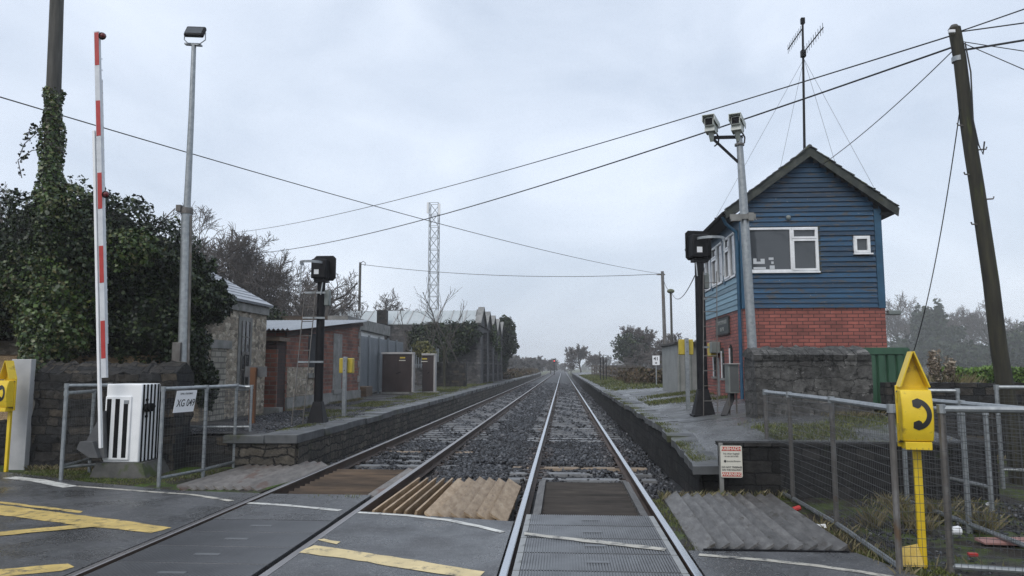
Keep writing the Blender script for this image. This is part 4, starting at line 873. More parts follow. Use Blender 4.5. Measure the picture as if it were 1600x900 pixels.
# ------------------------------------------------------------------ signals, posts, cabinets on the platforms
def signal(bx, by, bz, hgt, lab, s=1.0, ladder_dx=-0.2, head_rot=0.0):
    r = T('railway_signal', (bx, by, bz), lab, 'railway signal', 'colour light signals seen from behind')
    hz = bz + hgt
    b = MB(); b.tube([(bx, by, bz + 0.3), (bx, by, hz - 0.52 * s)], [0.105 * s, 0.09 * s], 12); P(r, 'post', b, BLACKM)
    b = MB(); q = 0.2 * s
    b.hexa([(bx - q, by - q, bz), (bx + q, by - q, bz), (bx + q, by + q, bz), (bx - q, by + q, bz)], [(bx - .1 * s, by - .1 * s, bz + 0.5 * s), (bx + .1 * s, by - .1 * s, bz + 0.5 * s), (bx + .1 * s, by + .1 * s, bz + 0.5 * s), (bx - .1 * s, by + .1 * s, bz + 0.5 * s)])
    b.box(bx - q - 0.03, by - q - 0.03, bz - 0.02, bx + q + 0.03, by + q + 0.03, bz + 0.02); P(r, 'base_flare', b, BLACKM, bev=0.01, smooth=False)
    m3 = Matrix.Rotation(head_rot, 3, 'Z'); g = lambda x, y, z: Vector((bx, by, hz)) + m3 @ Vector((x, y, z))
    b = MB(); w_, h_ = 0.27 * s, 0.6 * s; c = 0.06
    out = [(-w_ + c, 0), (w_ - c, 0), (w_, -c), (w_, -h_ + c), (w_ - c, -h_), (-w_ + c, -h_), (-w_, -h_ + c), (-w_, -c)]
    b.prism([g(x + 0.03, 0.08, z) for x, z in out][::-1], m3 @ Vector((0, 0.03, 0))); hd = P(r, 'backboard', b, BLACKM)
    b = MB(); b.obox(g(-0.02, -0.06, -0.34 * s), (0.36 * s, 0.26, 0.46 * s), m3); P(r, 'lamp_housing', b, BLACKM, bev=0.03)
    b = MB(); b.obox(g(-0.06, -0.192, -0.42 * s), (0.11 * s, 0.006, 0.11 * s), m3); P(r, 'white_label', b, WHITEP, smooth=False)
    b = MB(); b.obox(g(0, -0.02, -0.62 * s), (0.3 * s, 0.2, 0.07), m3); P(r, 'head_bracket', b, BLACKM, smooth=False)
    # ladder, feet set out from the post
    lx = bx + ladder_dx; hw = 0.13 * s; foot = 0.35; topz = hz - 0.85 * s; ld = T('x', (0, 0, 0), None, None); bpy.data.objects.remove(ld)
    rails = []
    lad = MB(); P0 = {}
    for sgn in (-1, 1):
        pb_, pt_ = Vector((lx - 0.12 + sgn * hw, by - foot, bz)), Vector((lx + sgn * hw, by - 0.12, topz)); P0[sgn] = (pb_, pt_); rails.append((pb_, pt_))
    lo = None
    for pb_, pt_ in rails:
        b = MB(); b.bar(pb_, pt_, 0.014, 0.03, (0, 1, 0)); o = P(r, 'ladder_rail', b, GALVD, smooth=False); lo = lo or o
    nr = int((topz - bz) / 0.31)
    for k in range(1, nr + 1):
        t_ = k * 0.31 / (topz - bz)
        if t_ > 1: break
        b = MB(); b.tube([P0[-1][0].lerp(P0[-1][1], t_), P0[1][0].lerp(P0[1][1], t_)], 0.009, 6); P(r, 'ladder_rung', b, GALVD)
    for zz_ in (topz - 0.05, bz + hgt * 0.36, bz + hgt * 0.62):
        t_ = (zz_ - bz) / (topz - bz); pc = P0[-1][0].lerp(P0[-1][1], min(t_, 1))
        b = MB(); b.bar((pc.x, pc.y, zz_), (bx + 0.12, by - 0.1, zz_), 0.03, 0.04); P(r, 'ladder_bracket', b, GALV, smooth=False)
    # safety hoop at the head
    hzz = hz - 0.2 * s; hc = Vector((lx + 0.02, by - 0.3, hzz)); b = MB(); pts_ = []
    for k in range(13):
        a = R(-20 + 220 * k / 12); pts_.append(hc + Vector((0.3 * s * math.cos(a), 0.26 - 0.36 * math.sin(a), 0)))
    for p_, q_ in zip(pts_, pts_[1:]): b.bar(p_, q_ + (q_ - p_) * 0.06, 0.012, 0.055)
    P(r, 'safety_hoop', b, GALV, smooth=False)
    for k in (1, 11):
        p_ = pts_[k]; b = MB(); b.tube([p_, Vector((p_.x + (0.03 if k == 11 else -0.06), by - 0.15, topz - 0.1))], 0.014, 6); P(r, 'hoop_strut', b, GALV)
    b = MB(); b.obox((bx + 0.12 * s, by + 0.05, hz - 1.02 * s), (0.14, 0.16, 0.34)); P(r, 'junction_box', b, GREYBOX, bev=0.015)
    return r
signal(-5.23, 15.7, LZ, 3.63, 'black railway signal with ladder on the left platform, seen from behind', 0.92, -0.20)
signal(2.95, 16.0, zr(2.95, 16.0), 4.67 - zr(2.95, 16.0), 'black railway signal with ladder in front of the signal box', 1.08, 0.20, R(12))

def post_phone(x, y, z0, z1, zb, lab, w_=0.32, h_=0.34):
    r = T('telephone_post', (x, y, z0), lab, 'signal telephone', 'yellow telephone boxes on the platforms')
    b = MB(); b.bar((x, y, z0 - 0.05), (x, y, z1), 0.09, 0.09, (0, 1, 0)); P(r, 'post', b, GALV, bev=0.008)
    for s in (-1, 1):
        b = MB(); b.box(x + (0.048 if s > 0 else -w_ / 2), y + 0.05, zb, x + (w_ / 2 if s > 0 else -0.048), y + 0.22, zb + h_)
    b = MB(); b.box(x - w_ / 2, y + 0.05, zb, x + w_ / 2, y + 0.24, zb + h_); P(r, 'phone_box', b, YELLOWOLD, bev=0.02)
    for zz_ in (zb + 0.07, zb + h_ - 0.07):
        b = MB(); b.tube([(x, y - 0.055, zz_), (x, y - 0.04, zz_)], 0.016, 6); P(r, 'bolt', b, GALVD)
post_phone(-5.2, 17.5, LZ, 1.97, 1.58, 'yellow box on a grey post beside the left black signal', 0.33, 0.36)
post_phone(2.97, 18.0, zr(2.97, 18), 2.42, 2.02, 'yellow box on a grey post behind the signal by the signal box', 0.34, 0.37)
# yellow and grey boxes on the signal box wall (own things fixed to the wall)
r = T('telephone_box', (BX0 - 0.15, 22.0, 2.03), 'small yellow telephone box fixed to the signal box brick wall', 'signal telephone')
b = MB(); b.box(BX0 - 0.22, 21.9, 2.03, BX0 - 0.01, 22.4, 2.43); P(r, 'case', b, YELLOWOLD, bev=0.015)
b = MB(); b.box(BX0 - 0.26, 21.55, 2.13, BX0 - 0.01, 21.88, 2.45); P(r, 'grey_case', b, GREYBOX, bev=0.015)

# lineside cabinet on legs with cables
xa_, xb_ = at(1139, 600, 15.25).x, at(1155, 600, 15.25).x
r = T('lineside_cabinet', (3.5, 15.4, zr(3.5, 15.4)), 'grey green cabinet on legs with black cables, beside the signal ladder', 'cabinet')
zb_ = zr(3.5, 15.4)
b = MB(); b.box(xa_, 15.25, 1.20, xb_, 15.62, 1.78); P(r, 'case', b, GREYBOX, bev=0.012)
b = MB(); b.box(xa_ + 0.025, 15.242, 1.235, xb_ - 0.02, 15.25, 1.74); P(r, 'door', b, mat('grey_cabinet_door', (0.085, 0.09, 0.09), 4, 0.5), smooth=False)
b = MB(); b.box(xa_ - 0.02, 15.2, 1.782, xb_ + 0.02, 15.66, 1.80); P(r, 'lid', b, CABTRIM, smooth=False)
for xx in (xa_ + 0.03, xb_ - 0.03):
    b = MB(); b.bar((xx, 15.4, zb_ - 0.05), (xx, 15.4, 1.21), 0.03, 0.03, (0, 1, 0)); P(r, 'leg', b, GALVD, smooth=False)
for k in range(4):
    b = MB(); x_ = xa_ + 0.05 + k * 0.03; b.tube([(x_, 15.5, 1.21), (x_ - 0.01, 15.48, 1.08), (x_ - 0.09, 15.42, 0.95), (x_ - 0.2, 15.3, zb_ - 0.03)], 0.026, 6); P(r, 'cable', b, CABLE)
r = T('ground_cabinet', (3.66, 14.1, zr(3.66, 14.1)), 'low pale grey ground box with white notices beside the camera pole', 'cabinet')
zc_ = zr(3.66, 14.1)
b = MB(); b.box(3.48, 14.05, zc_ - 0.1, 3.84, 14.4, 1.19); P(r, 'case', b, GREYBOX, bev=0.012)
for a in ((3.52, 0.0, 0.035), (3.69, -0.06, 0.12)):
    b = MB(); b.box(a[0], 14.044, zc_ + 0.13 + a[1], a[0] + a[2], 14.049, 1.09); P(r, 'notice', b, CREAM, smooth=False)
r = T('equipment_panel', (4.1, 13.95, zr(4.1, 13.95)), 'grey ribbed panel box behind the pipe fence end', 'cabinet')
b = MB(); b.box(3.86, 13.9, zc_ - 0.06, 4.30, 14.15, 1.20); P(r, 'case', b, GREYBOX, bev=0.01)
b = MB()
for k in range(14): b.box(3.875 + k * 0.03, 13.892, zc_, 3.885 + k * 0.03, 13.90, 1.17)
P(r, 'ribbed_front', b, GREYBOX, smooth=False)

# CCTV pole
cx, cy = 3.83, 15.15; cz = zr(cx, cy)
r = T('camera_pole', (cx, cy, cz), 'galvanised pole with camera bracket in front of the signal box corner', 'camera pole')
ptop = at(1155, 216, cy)
b = MB(); b.tube([(cx, cy, cz - 0.05), (cx + (ptop.x - cx) * 0.72, cy, cz + (ptop.z - cz) * 0.76), ptop], [0.095, 0.085, 0.062], 12); P(r, 'pole', b, GALV)
q1, q2, q3 = at(1112, 215, cy), at(1158, 214, cy), at(1154, 254, cy)
b = MB(); b.bar(q1 + Vector((-0.02, 0, 0)), q2 + Vector((.03, 0, 0)), 0.06, 0.06); P(r, 'bracket_arm', b, BLACKM)
b = MB(); b.bar(q1, q3, 0.045, 0.045); P(r, 'bracket_brace', b, BLACKM)
b = MB(); b.tube([ptop - Vector((0, 0, .16)), ptop - Vector((0, 0, .12))], 0.1, 10); P(r, 'collar', b, GALVD)
b = MB(); zz_ = at(1160, 340, cy).z; xx = at(1160, 340, cy).x
b.box(xx - 0.27, cy - 0.12, zz_ - 0.05, xx + 0.24, cy - 0.08, zz_ + 0.05); b.box(xx - 0.25, cy - 0.14, zz_ - 0.09, xx - 0.05, cy - 0.05, zz_ + 0.02); b.box(xx + 0.09, cy - 0.14, zz_ - 0.09, xx + 0.2, cy - 0.05, zz_ + 0.075); P(r, 'cross_bracket', b, CONC)
CAMW = mat('mossy_white_camera_case', [(0.3, (0.42, 0.45, 0.41)), (0.7, (0.58, 0.6, 0.56))], 8, 0.5, spots=(5, 0.55, (0.22, 0.27, 0.16)))
def cctv(px_, py_, lab, tilt):
    c = at(px_, py_, cy - 0.1); m3 = Matrix.Rotation(R(-24), 3, 'Z') @ Matrix.Rotation(R(tilt), 3, 'X')
    r = T('security_camera', c, lab, 'security camera', 'cameras on the pole bracket')
    g = lambda x, y, z: c + m3 @ Vector((x, y, z))
    b = MB(); b.obox(g(0, 0.02, 0.0), (0.19, 0.44, 0.19), m3); P(r, 'case', b, CAMW, bev=0.02)
    b = MB(); b.obox(g(0, 0.0, 0.115), (0.25, 0.54, 0.025), m3); P(r, 'sunshield', b, CAMW, bev=0.01)
    for s in (-1, 1):
        b = MB(); b.obox(g(s * 0.12, 0.0, 0.055), (0.012, 0.52, 0.12), m3); P(r, 'shield_side', b, CAMW, smooth=False)
    b = MB(); b.obox(g(0, -0.203, -0.005), (0.15, 0.006, 0.14), m3); P(r, 'lens_window', b, BLACKP, smooth=False)
    b = MB(); b.obox(g(0, -0.03, -0.14), (0.2, 0.22, 0.09), m3); b.tube([g(0, 0, -0.15), c + Vector((0.02, 0.06, -0.34))], [0.07, 0.035], 8); P(r, 'mount', b, CAMW)
    b = MB(); b.tube([g(0.05, 0.2, -0.08), g(0.1, 0.26, -0.2), c + Vector((0.16, 0.12, -0.36)), c + Vector((0.08, 0.12, -0.42))], 0.017, 6); P(r, 'cable', b, CABLE)
cctv(1111, 195, 'white camera at the outer end of the pole bracket', -5); cctv(1152, 194, 'white camera directly above the galvanised pole', -8)

# ------------------------------------------------------------------ right side: walls, fences, phone, sign
def rough_wall(name, x0, x1, y0, y1, z0, z1, m, lab, amp=0.03, coping=None, nx=24, nz=8, seed=1, round_top=0.0, topn=0.05, cat='wall'):
    """rubble wall with uneven faces and an uneven top"""
    rr = random.Random(seed); mb = MB(); n = len(mb.v)
    tops = [z1 + rr.uniform(-topn, topn) for _ in range(nx + 1)]
    for f in range(2):
        for i in range(nx + 1):
            for k in range(nz + 1):
                x = x0 + (x1 - x0) * i / nx; y = y0 if f == 0 else y1; z = z0 + (tops[i] - z0) * k / nz
                mb.v.append((x + rr.uniform(-amp, amp) * 0.6, y + rr.uniform(-amp, amp), z))
    q = (nx + 1) * (nz + 1); I = lambda f, i, k: n + f * q + i * (nz + 1) + k
    for i in range(nx):
        for k in range(nz):
            mb.face((I(0, i, k), I(0, i + 1, k), I(0, i + 1, k + 1), I(0, i, k + 1))); mb.face((I(1, i, k), I(1, i, k + 1), I(1, i + 1, k + 1), I(1, i + 1, k)))
    ym = (y0 + y1) / 2; md = []
    for i in range(nx + 1): md.append(len(mb.v)); mb.v.append((x0 + (x1 - x0) * i / nx, ym, tops[i] + round_top + rr.uniform(-topn, topn) * 0.5))
    for i in range(nx):
        mb.face((I(0, i, nz), I(0, i + 1, nz), md[i + 1], md[i])); mb.face((md[i], md[i + 1], I(1, i + 1, nz), I(1, i, nz)))
    for i, fl in ((0, 1), (nx, -1)):
        for k in range(nz): mb.face([(I(0, i, k), I(0, i, k + 1), I(1, i, k + 1), I(1, i, k)), (I(0, i, k), I(1, i, k), I(1, i, k + 1), I(0, i, k + 1))][0 if fl > 0 else 1])
        mb.face([(I(0, i, nz), md[i], I(1, i, nz)), (I(0, i, nz), I(1, i, nz), md[i])][0 if fl > 0 else 1])
    r = T(name, (x0, y0, z0), lab, cat)
    P(r, 'masonry', mb, m)
    return r
w_ = rough_wall('stone_wall', 3.40, 5.40, 13.4, 14.2, 0.55, 1.93, RENDERW, 'stained grey wall with rounded mossy top in front of the signal box', 0.02, seed=3, round_top=0.16, topn=0.03)
mb = MB(); x = 3.36
while x < 5.32:
    l = rnd.uniform(0.16, 0.3); a_ = [(x, 13.33 + rnd.uniform(-.02, .02), 1.90)]
    pts_ = [(x + 0.005, 13.34 + 0.88 * t_ , 1.91 + 0.17 * math.sin(math.pi * min(1, t_ * 0.9 + .06)) + rnd.uniform(-.008, .008)) for t_ in (0, .12, .3, .5, .75, 1)]
    mb.prism([(p[0], p[1], p[2]) for p in pts_][::-1] + [(x + .005, 13.38, 1.84)][::-1], (l - 0.01, 0, 0)) ; x += l
P(w_, 'coping_stones', mb, RENDERW, smooth=False)
rough_wall('block_wall', 6.3, 9.4, 15.0, 15.3, -0.1, 1.42, STONE_DARK, 'low dark block wall behind the yellow phone and fences', 0.015, seed=5, topn=0.015)

MESHES = {}
def pipe(mb, pts, r=0.024): mb.tube(pts, r, 8)
def fence(lab, runs, posts, z_top, z_bot, m_top=GALV, m_post=GALVD, r=0.029, wire=(0.05, 0.055), bend=True, grp='galvanised pipe fences'):
    """pipe fence: runs = corner points along the ground; posts = points with own posts; top rail, bottom rail, welded wire"""
    base = posts[0]; rt = T('pipe_fence', (base[0], base[1], base[2] if len(base) > 2 else 0), lab, 'fence', grp)
    for p in posts:
        zt = (z_top(p) if callable(z_top) else z_top); b = MB(); b.tube([(p[0], p[1], -0.08 if len(p) < 3 else p[2]), (p[0], p[1], zt)], r, 8); P(rt, 'post', b, m_post)
        b = MB(); b.tube([(p[0], p[1], zt - r * 1.3), (p[0], p[1], zt + r * 1.25)], r * 1.3, 8); P(rt, 'clamp', b, m_top)
    zt = lambda p: z_top(p) if callable(z_top) else z_top
    b = MB(); b.tube([(p[0], p[1], zt(p)) for p in runs], r, 8); P(rt, 'top_rail', b, m_top)
    b = MB(); b.tube([(p[0], p[1], z_bot) for p in runs], r * 0.9, 8); P(rt, 'bottom_rail', b, m_top)
    b = MB()
    for p, q in zip(runs, runs[1:]):
        p3, q3 = Vector((p[0], p[1], 0)), Vector((q[0], q[1], 0)); l = (q3 - p3).length; d = (q3 - p3) / l; off = Vector((-d.y, d.x, 0)) * (r + 0.004) * -1
        zz_ = z_bot + 0.03; ztm = (zt(p) + zt(q)) / 2 - 0.05
        while zz_ < ztm:
            s = [p3 + (q3 - p3) * (k / 6) + off + Vector((0, 0, zz_ + rnd.uniform(-.002, .002))) for k in range(7)]
            b.tube(s, 0.0026, 3, False); zz_ += wire[0]
        t_ = wire[1] / 2
        while t_ < l:
            a = p3 + d * t_ + off; b.tube([(a.x, a.y, z_bot), (a.x, a.y, ztm)], 0.0017, 3, False); t_ += wire[1]
    P(rt, 'wire_mesh', b, WIREM)
    return rt
FR = [(2.93, 11.05), (2.97, 10.05), (2.96, 8.48), (2.85, 6.72)]
fence('long pipe fence running back from the yellow phone past the grey guard', FR, FR, 1.365, 0.03, wire=(0.0735, 0.05))
f2 = [(3.30, 6.78), (4.4, 6.55), (5.6, 6.3)]
fence('pipe fence closest to the camera, right of the yellow phone', f2, [f2[0], f2[2]], 1.36, 0.03, wire=(0.0735, 0.05))
_f2 = [o for o in bpy.data.objects if o.get('label', '').startswith('pipe fence closest')][0]
b = MB()
for k in range(14): b.tube([(2.87 + 0.43 * j / 4, 6.70, 0.05 + k * 0.0735 + rnd.uniform(-.002, .002)) for j in range(5)], 0.0024, 3, False)
for k in range(9): b.tube([(2.89 + k * 0.05, 6.70, 0.03), (2.89 + k * 0.05, 6.70, 1.03)], 0.002, 3, False)
P(_f2, 'gap_mesh', b, WIREM)
f3 = [tuple(gz(1418, 790, 0))[:2], tuple(gz(1515, 828, 0))[:2], tuple(gz(1605, 864, 0))[:2], tuple(gz(1800, 945, 0))[:2]]
fence('middle pipe fence slanting towards the camera behind the yellow phone', f3, f3[:2] + f3[3:], lambda p: 1.33, 0.06, m_post=GALV, wire=(0.075, 0.06))
f4 = [(5.35, 12.1), (6.05, 11.9)]
fence('short hoop fence beyond the yellow phone', f4, f4, 1.36, 0.22, m_post=GALV)
f5 = [(6.35, 11.4), (7.4, 11.1), (9.5, 10.5)]
fence('far pipe fence in front of the leaning pole', f5, [f5[0], f5[2]], 1.43, 0.25, m_post=GALV)
f6 = [(5.25, 9.7), (5.05, 11.0)]
fence('narrow pipe hoop of the pedestrian chicane', f6, f6, 1.16, 0.25, m_post=GALV)

def phone(x, y, z0, k, lab, rot=0.0, facing=1):
    r = T('emergency_telephone', (x, y, z0), lab, 'emergency telephone', 'yellow crossing telephones')
    m3 = Matrix.Rotation(rot, 3, 'Z'); g = lambda a, b_, c: Vector((x, y, z0)) + m3 @ Vector((a * k, b_ * k, c * k))
    V_ = lambda a, b_, c: m3 @ Vector((a * k, b_ * k, c * k))
    b = MB(); b.obox(g(0.02, 0.08, 0.50), (0.066 * k, 0.045 * k, 1.16 * k), m3); P(r, 'post', b, YELLOW, bev=0.006)
    b = MB(); b.obox(g(0.0, 0.06, 1.335), (0.28 * k, 0.03 * k, 0.56 * k), m3); P(r, 'back_plate', b, YELLOW, bev=0.004)
    b = MB(); pr = []                                              # bulging door: curved profile extruded sideways
    for i in range(13):
        t_ = i / 12; pr.append(g(-0.13, 0.045 - 0.06 - 0.10 * math.sin(math.pi * (0.10 + 0.80 * t_)) ** 0.55, 1.115 + 0.465 * t_))
    b.prism(pr + [g(-0.13, 0.045, 1.58), g(-0.13, 0.045, 1.115)], V_(0.26, 0, 0)); hs = P(r, 'housing', b, YELLOW, bev=0.01)
    b = MB(); b.obox(g(0, -0.01, 1.075), (0.22 * k, 0.15 * k, 0.07 * k), m3); P(r, 'hood', b, YELLOW, bev=0.004)
    b = MB()                                                        # pointed roof of two folded plates over a triangular back
    b.prism([g(-0.12, 0.05, 1.58), g(0.12, 0.05, 1.58), g(0.0, 0.05, 1.90)], V_(0, 0.02, 0)); P(r, 'gable_back', b, YELLOW, smooth=False)
    for s in (-1, 1):
        b = MB(); p_ = [g(s * 0.118, -0.07, 1.60), g(s * 0.118, 0.085, 1.60), g(0.0, 0.085, 1.925), g(0.0, -0.07, 1.925)]; n_ = V_(s * 0.011, 0, 0.004)
        b.hexa(p_ if s > 0 else p_[::-1], [q + n_ for q in (p_ if s > 0 else p_[::-1])]); P(r, 'roof_plate', b, YELLOW, smooth=False)
    for s in (-1, 1):
        for z_ in (1.10, 1.56):
            b = MB(); b.tube([g(s * 0.132, 0.04, z_), g(s * 0.132, 0.025, z_)], 0.008 * k, 8); P(r, 'screw', b, GALVD)
    for z_ in (1.2, 1.48):
        b = MB(); b.tube([g(-0.136, 0.03, z_), g(-0.136, 0.03, z_ + 0.07)], 0.009 * k, 8); P(r, 'hinge', b, YELLOWOLD)
    b = MB(); b.obox(g(0.0, 0.02, 1.105), (0.262 * k, 0.09 * k, 0.006 * k), m3); P(r, 'door_seam', b, INK, smooth=False)
    # handset emblem
    def em(ang, rad): return (rad * math.cos(ang) - 0.035, rad * math.sin(ang) * 1.12)
    outl = [em(R(a), 0.098) for a in range(-72, 73, 12)] + [em(R(80), 0.078), em(R(97), 0.068), em(R(100), 0.04), em(R(66), 0.046)] + [em(R(a), 0.068) for a in range(52, -53, -13)] + [em(R(-66), 0.046), em(R(-100), 0.04), em(R(-97), 0.068), em(R(-80), 0.078)]
    b = MB()
    def surf(dx, dz):
        dx *= 1.3; dz *= 1.3; t_ = cl((1.36 + dz - 1.115) / 0.465); bulge = 0.06 + 0.10 * math.sin(math.pi * (0.10 + 0.80 * t_)) ** 0.55
        return g(0.03 + dx, 0.045 - bulge - 0.004, 1.36 + dz)
    n = len(outl); half = n // 2
    # triangulate as a strip: outer arc against inner arc
    oa = [em(R(a), 0.098) for a in range(-72, 73, 9)]; ia = [em(R(a), 0.066) for a in range(-72, 73, 9)]
    for i in range(len(oa) - 1):
        wi = lambda j: (lambda u: u)(j)
        b.poly([surf(*ia[i]), surf(*oa[i]), surf(*oa[i + 1]), surf(*ia[i + 1])])
    for s in (-1, 1):
        q_ = [em(s * R(58), 0.098), em(s * R(82), 0.100), em(s * R(104), 0.088), em(s * R(112), 0.052), em(s * R(70), 0.038), em(s * R(56), 0.052)]
        q_ = q_ if s > 0 else q_[::-1]
        c_ = (sum(a for a, _ in q_) / 6, sum(c for _, c in q_) / 6)
        for i in range(6): b.poly([surf(*c_), surf(*q_[i]), surf(*q_[(i + 1) % 6])])
    P(r, 'handset_emblem', b, INK, smooth=False, parent=hs)
    return r
phone(3.11, 6.86, 0.0, 0.965, 'yellow phone with black handset mark beside the fence gap', R(-10))
phone(-9.30, 11.9, 0.0, 0.95, 'yellow phone beside the pale concrete gate slab', R(-14))

r = T('warning_sign', (2.26, 10.33, -0.02), 'red and cream RABHADH WARNING notice on the platform end wall', 'warning sign')
b = MB(); b.bar((2.13, 10.36, -0.05), (2.13, 10.36, 0.70), 0.05, 0.05, (0, 1, 0)); P(r, 'post', b, CONC, smooth=False)
sx0, sx1, sz0, sz1, sy = 2.115, 2.40, 0.25, 0.67, 10.31
rm = Matrix.Rotation(R(0), 3, 'Z')
def rrect(x0, x1, z0, z1, y, c=0.02):
    o = []
    for cx_, cz_, a0 in ((x1 - c, z1 - c, 0), (x0 + c, z1 - c, 90), (x0 + c, z0 + c, 180), (x1 - c, z0 + c, 270)):
        for k in range(4): a = R(a0 + 30 * k); o.append((cx_ + c * math.cos(a), y, cz_ + c * math.sin(a)))
    return o
b = MB(); b.prism(rrect(sx0, sx1, sz0, sz1, sy)[::-1], (0, 0.008, 0)); bd = P(r, 'board', b, CREAM, smooth=False)
for za, zb in ((sz1 - 0.068, sz1 - 0.014), (sz0 + 0.014, sz0 + 0.068)):
    b = MB(); b.box(sx0 + 0.014, sy - 0.003, za, sx1 - 0.014, sy - 0.0005, zb); P(r, 'red_band', b, SIGNRED, smooth=False, parent=bd)
xc = (sx0 + sx1) / 2; tx = lambda s, sz, z, m, dx=0, wx=1.0, bold=0: text(r, s, sz, (xc + dx, sy - 0.004, z), (1, 0, 0), (0, 0, 1), m, 0.0006, 0, 'CENTER', bd, 'lettering', wx, bold)
tx('RABHADH', 0.058, sz1 - 0.041, CREAM, 0, 0.98, 0.0012); tx('WARNING', 0.058, sz0 + 0.041, CREAM, 0, 0.98, 0.0012)
tx('Ná déan foghail', 0.034, sz1 - 0.105, INK); tx('ar an iarnród', 0.034, sz1 - 0.138, INK); tx('Iarnród Éireann', 0.029, sz1 - 0.205, INK, 0.028)
tx('DO NOT TRESPASS', 0.031, sz0 + 0.135, INK, 0, 1, 0.0006); tx('ON THE RAILWAY', 0.031, sz0 + 0.10, INK, 0, 1, 0.0006)
b = MB(); b.prism([(xc - 0.085 + 0.016 * math.cos(R(a)), sy - 0.0035, sz1 - 0.205 + 0.018 * math.sin(R(a))) for a in range(0, 360, 45)][::-1], (0, 0.003, 0)); P(r, 'emblem', b, INK, smooth=False, parent=bd)

# ------------------------------------------------------------------ right side, further back
GREENC = mat('faded_green_container_paint', [(0.3, (0.018, 0.06, 0.032)), (0.7, (0.035, 0.10, 0.055))], 3, 0.5, stretch=(1, 1, 0.4), spots=(4, 0.66, (0.07, 0.04, 0.02)))
r = T('storage_container', (6.9, 16.3, 0.6), 'dark green ribbed storage container beside the signal box brickwork', 'container')
b = MB(); b.box(5.45, 16.32, 0.55, 7.30, 18.3, 2.10); P(r, 'body', b, GREENC, smooth=False)
for k in range(9):
    b = MB(); x_ = 5.5 + k * 0.2; b.hexa([(x_, 16.27, 0.7), (x_ + 0.13, 16.27, 0.7), (x_ + 0.16, 16.325, 0.7), (x_ - 0.03, 16.325, 0.7)], [(x_, 16.27, 1.98), (x_ + 0.13, 16.27, 1.98), (x_ + 0.16, 16.325, 1.98), (x_ - 0.03, 16.325, 1.98)]); P(r, 'rib', b, GREENC, smooth=False)
for a in ((5.43, 16.25, 1.99, 7.32, 16.36, 2.14), (5.43, 16.25, 0.5, 7.32, 16.36, 0.66), (7.22, 16.24, 0.52, 7.34, 16.37, 2.12)):
    b = MB(); b.box(*a); P(r, 'frame', b, GREENC, bev=0.01, smooth=False)

def car(base, rot, paint, lab, k=1.0):
    r = T('parked_car', base, lab, 'car', 'parked cars'); m3 = Matrix.Rotation(rot, 3, 'Z'); B = Vector(base)
    g = lambda x, y, z: B + m3 @ Vector((x * k, y * k, z * k))
    # side profile: x forward, z up (hatchback)
    pf = [(-2.0, .32), (-2.05, .62), (-2.0, .88), (-1.85, 1.12), (-1.35, 1.44), (-0.2, 1.5), (0.35, 1.42), (1.0, 0.98), (1.75, 0.86), (2.02, 0.62), (2.0, .32)]
    b = MB(); rows = []
    for yy, zin in ((-0.84, 0), (-0.74, 1), (0.74, 1), (0.84, 0)):
        row = []
        for x, z in pf:
            zz_ = z - (0.06 if not zin and z > 1.0 else 0); ys_ = yy * (0.84 if z > 1.2 else 1.0); row.append(len(b.v)); b.v.append(tuple(g(x * (1 if zin else .985), ys_, zz_)))
        rows.append(row)
    for a, c in zip(rows, rows[1:]):
        for i in range(len(pf) - 1): b.face((a[i], a[i + 1], c[i + 1], c[i]))
        b.face((a[-1], a[0], c[0], c[-1]))
    b.face(rows[0][::-1]); b.face(rows[-1]); P(r, 'body', b, paint, bev=0.03)
    for s in (-1, 1):
        b = MB(); pts_ = [g(-1.5, s * 0.852 * .93, 1.0), g(0.75, s * 0.852 * .97, 1.0), g(0.3, s * .725, 1.34), (g(-1.25, s * .725, 1.36))]
        b.prism(pts_ if s < 0 else pts_[::-1], m3 @ Vector((0, s * 0.012, 0))); P(r, 'side_window', b, GLASSD, smooth=False)
        for x_ in (-1.3, 1.3):
            b = MB(); b.tube([g(x_, s * 0.66, 0.31), g(x_, s * 0.86, 0.31)], 0.31 * k, 18); wh = P(r, 'wheel', b, BLACKP)
            b = MB(); b.tube([g(x_, s * 0.85, 0.31), g(x_, s * 0.872, 0.31)], 0.2 * k, 14); P(r, 'rim', b, GALV, parent=wh)
        b = MB(); b.obox(g(-2.0, s * 0.68, 0.80), (0.12 * k, 0.26 * k, 0.26 * k), m3); P(r, 'tail_light', b, flat_mat('red_lens', (0.35, 0.012, 0.012), 0.2), bev=0.02)
        b = MB(); b.obox(g(1.85, s * 0.66, 0.72), (0.2 * k, 0.26 * k, 0.14 * k), m3); P(r, 'headlight', b, WHITEP, bev=0.03)
    b = MB(); q = [g(-1.92, -0.62, 1.06), g(-1.92, 0.62, 1.06), g(-1.47, 0.56, 1.37), g(-1.47, -0.56, 1.37)]; b.prism(q, m3 @ Vector((-0.03, 0, 0.012))); P(r, 'rear_window', b, GLASSD, smooth=False)
    b = MB(); q = [g(0.98, -0.64, 1.02), g(0.98, 0.64, 1.02), g(0.40, 0.58, 1.40), g(0.40, -0.58, 1.40)][::-1]; b.prism(q, m3 @ Vector((0.03, 0, 0.012))); P(r, 'windscreen', b, GLASSD, smooth=False)
    return r
CARW = flat_mat('white_car_paint', (0.72, 0.74, 0.76), 0.25); CARD = flat_mat('dark_navy_car_paint', (0.012, 0.014, 0.02), 0.25)
car((12.0, 17.6, 0.0), R(100), CARW, 'white car parked behind the leaning telegraph pole', 1.0)
car((14.6, 17.9, 0.0), R(95), CARW, 'white car at the far right edge behind the pipe fence', 1.0)
car((-14.0, 15.9, 2.0), R(172), CARD, 'dark car with red tail light on the tan bank under the ivy', 0.95)

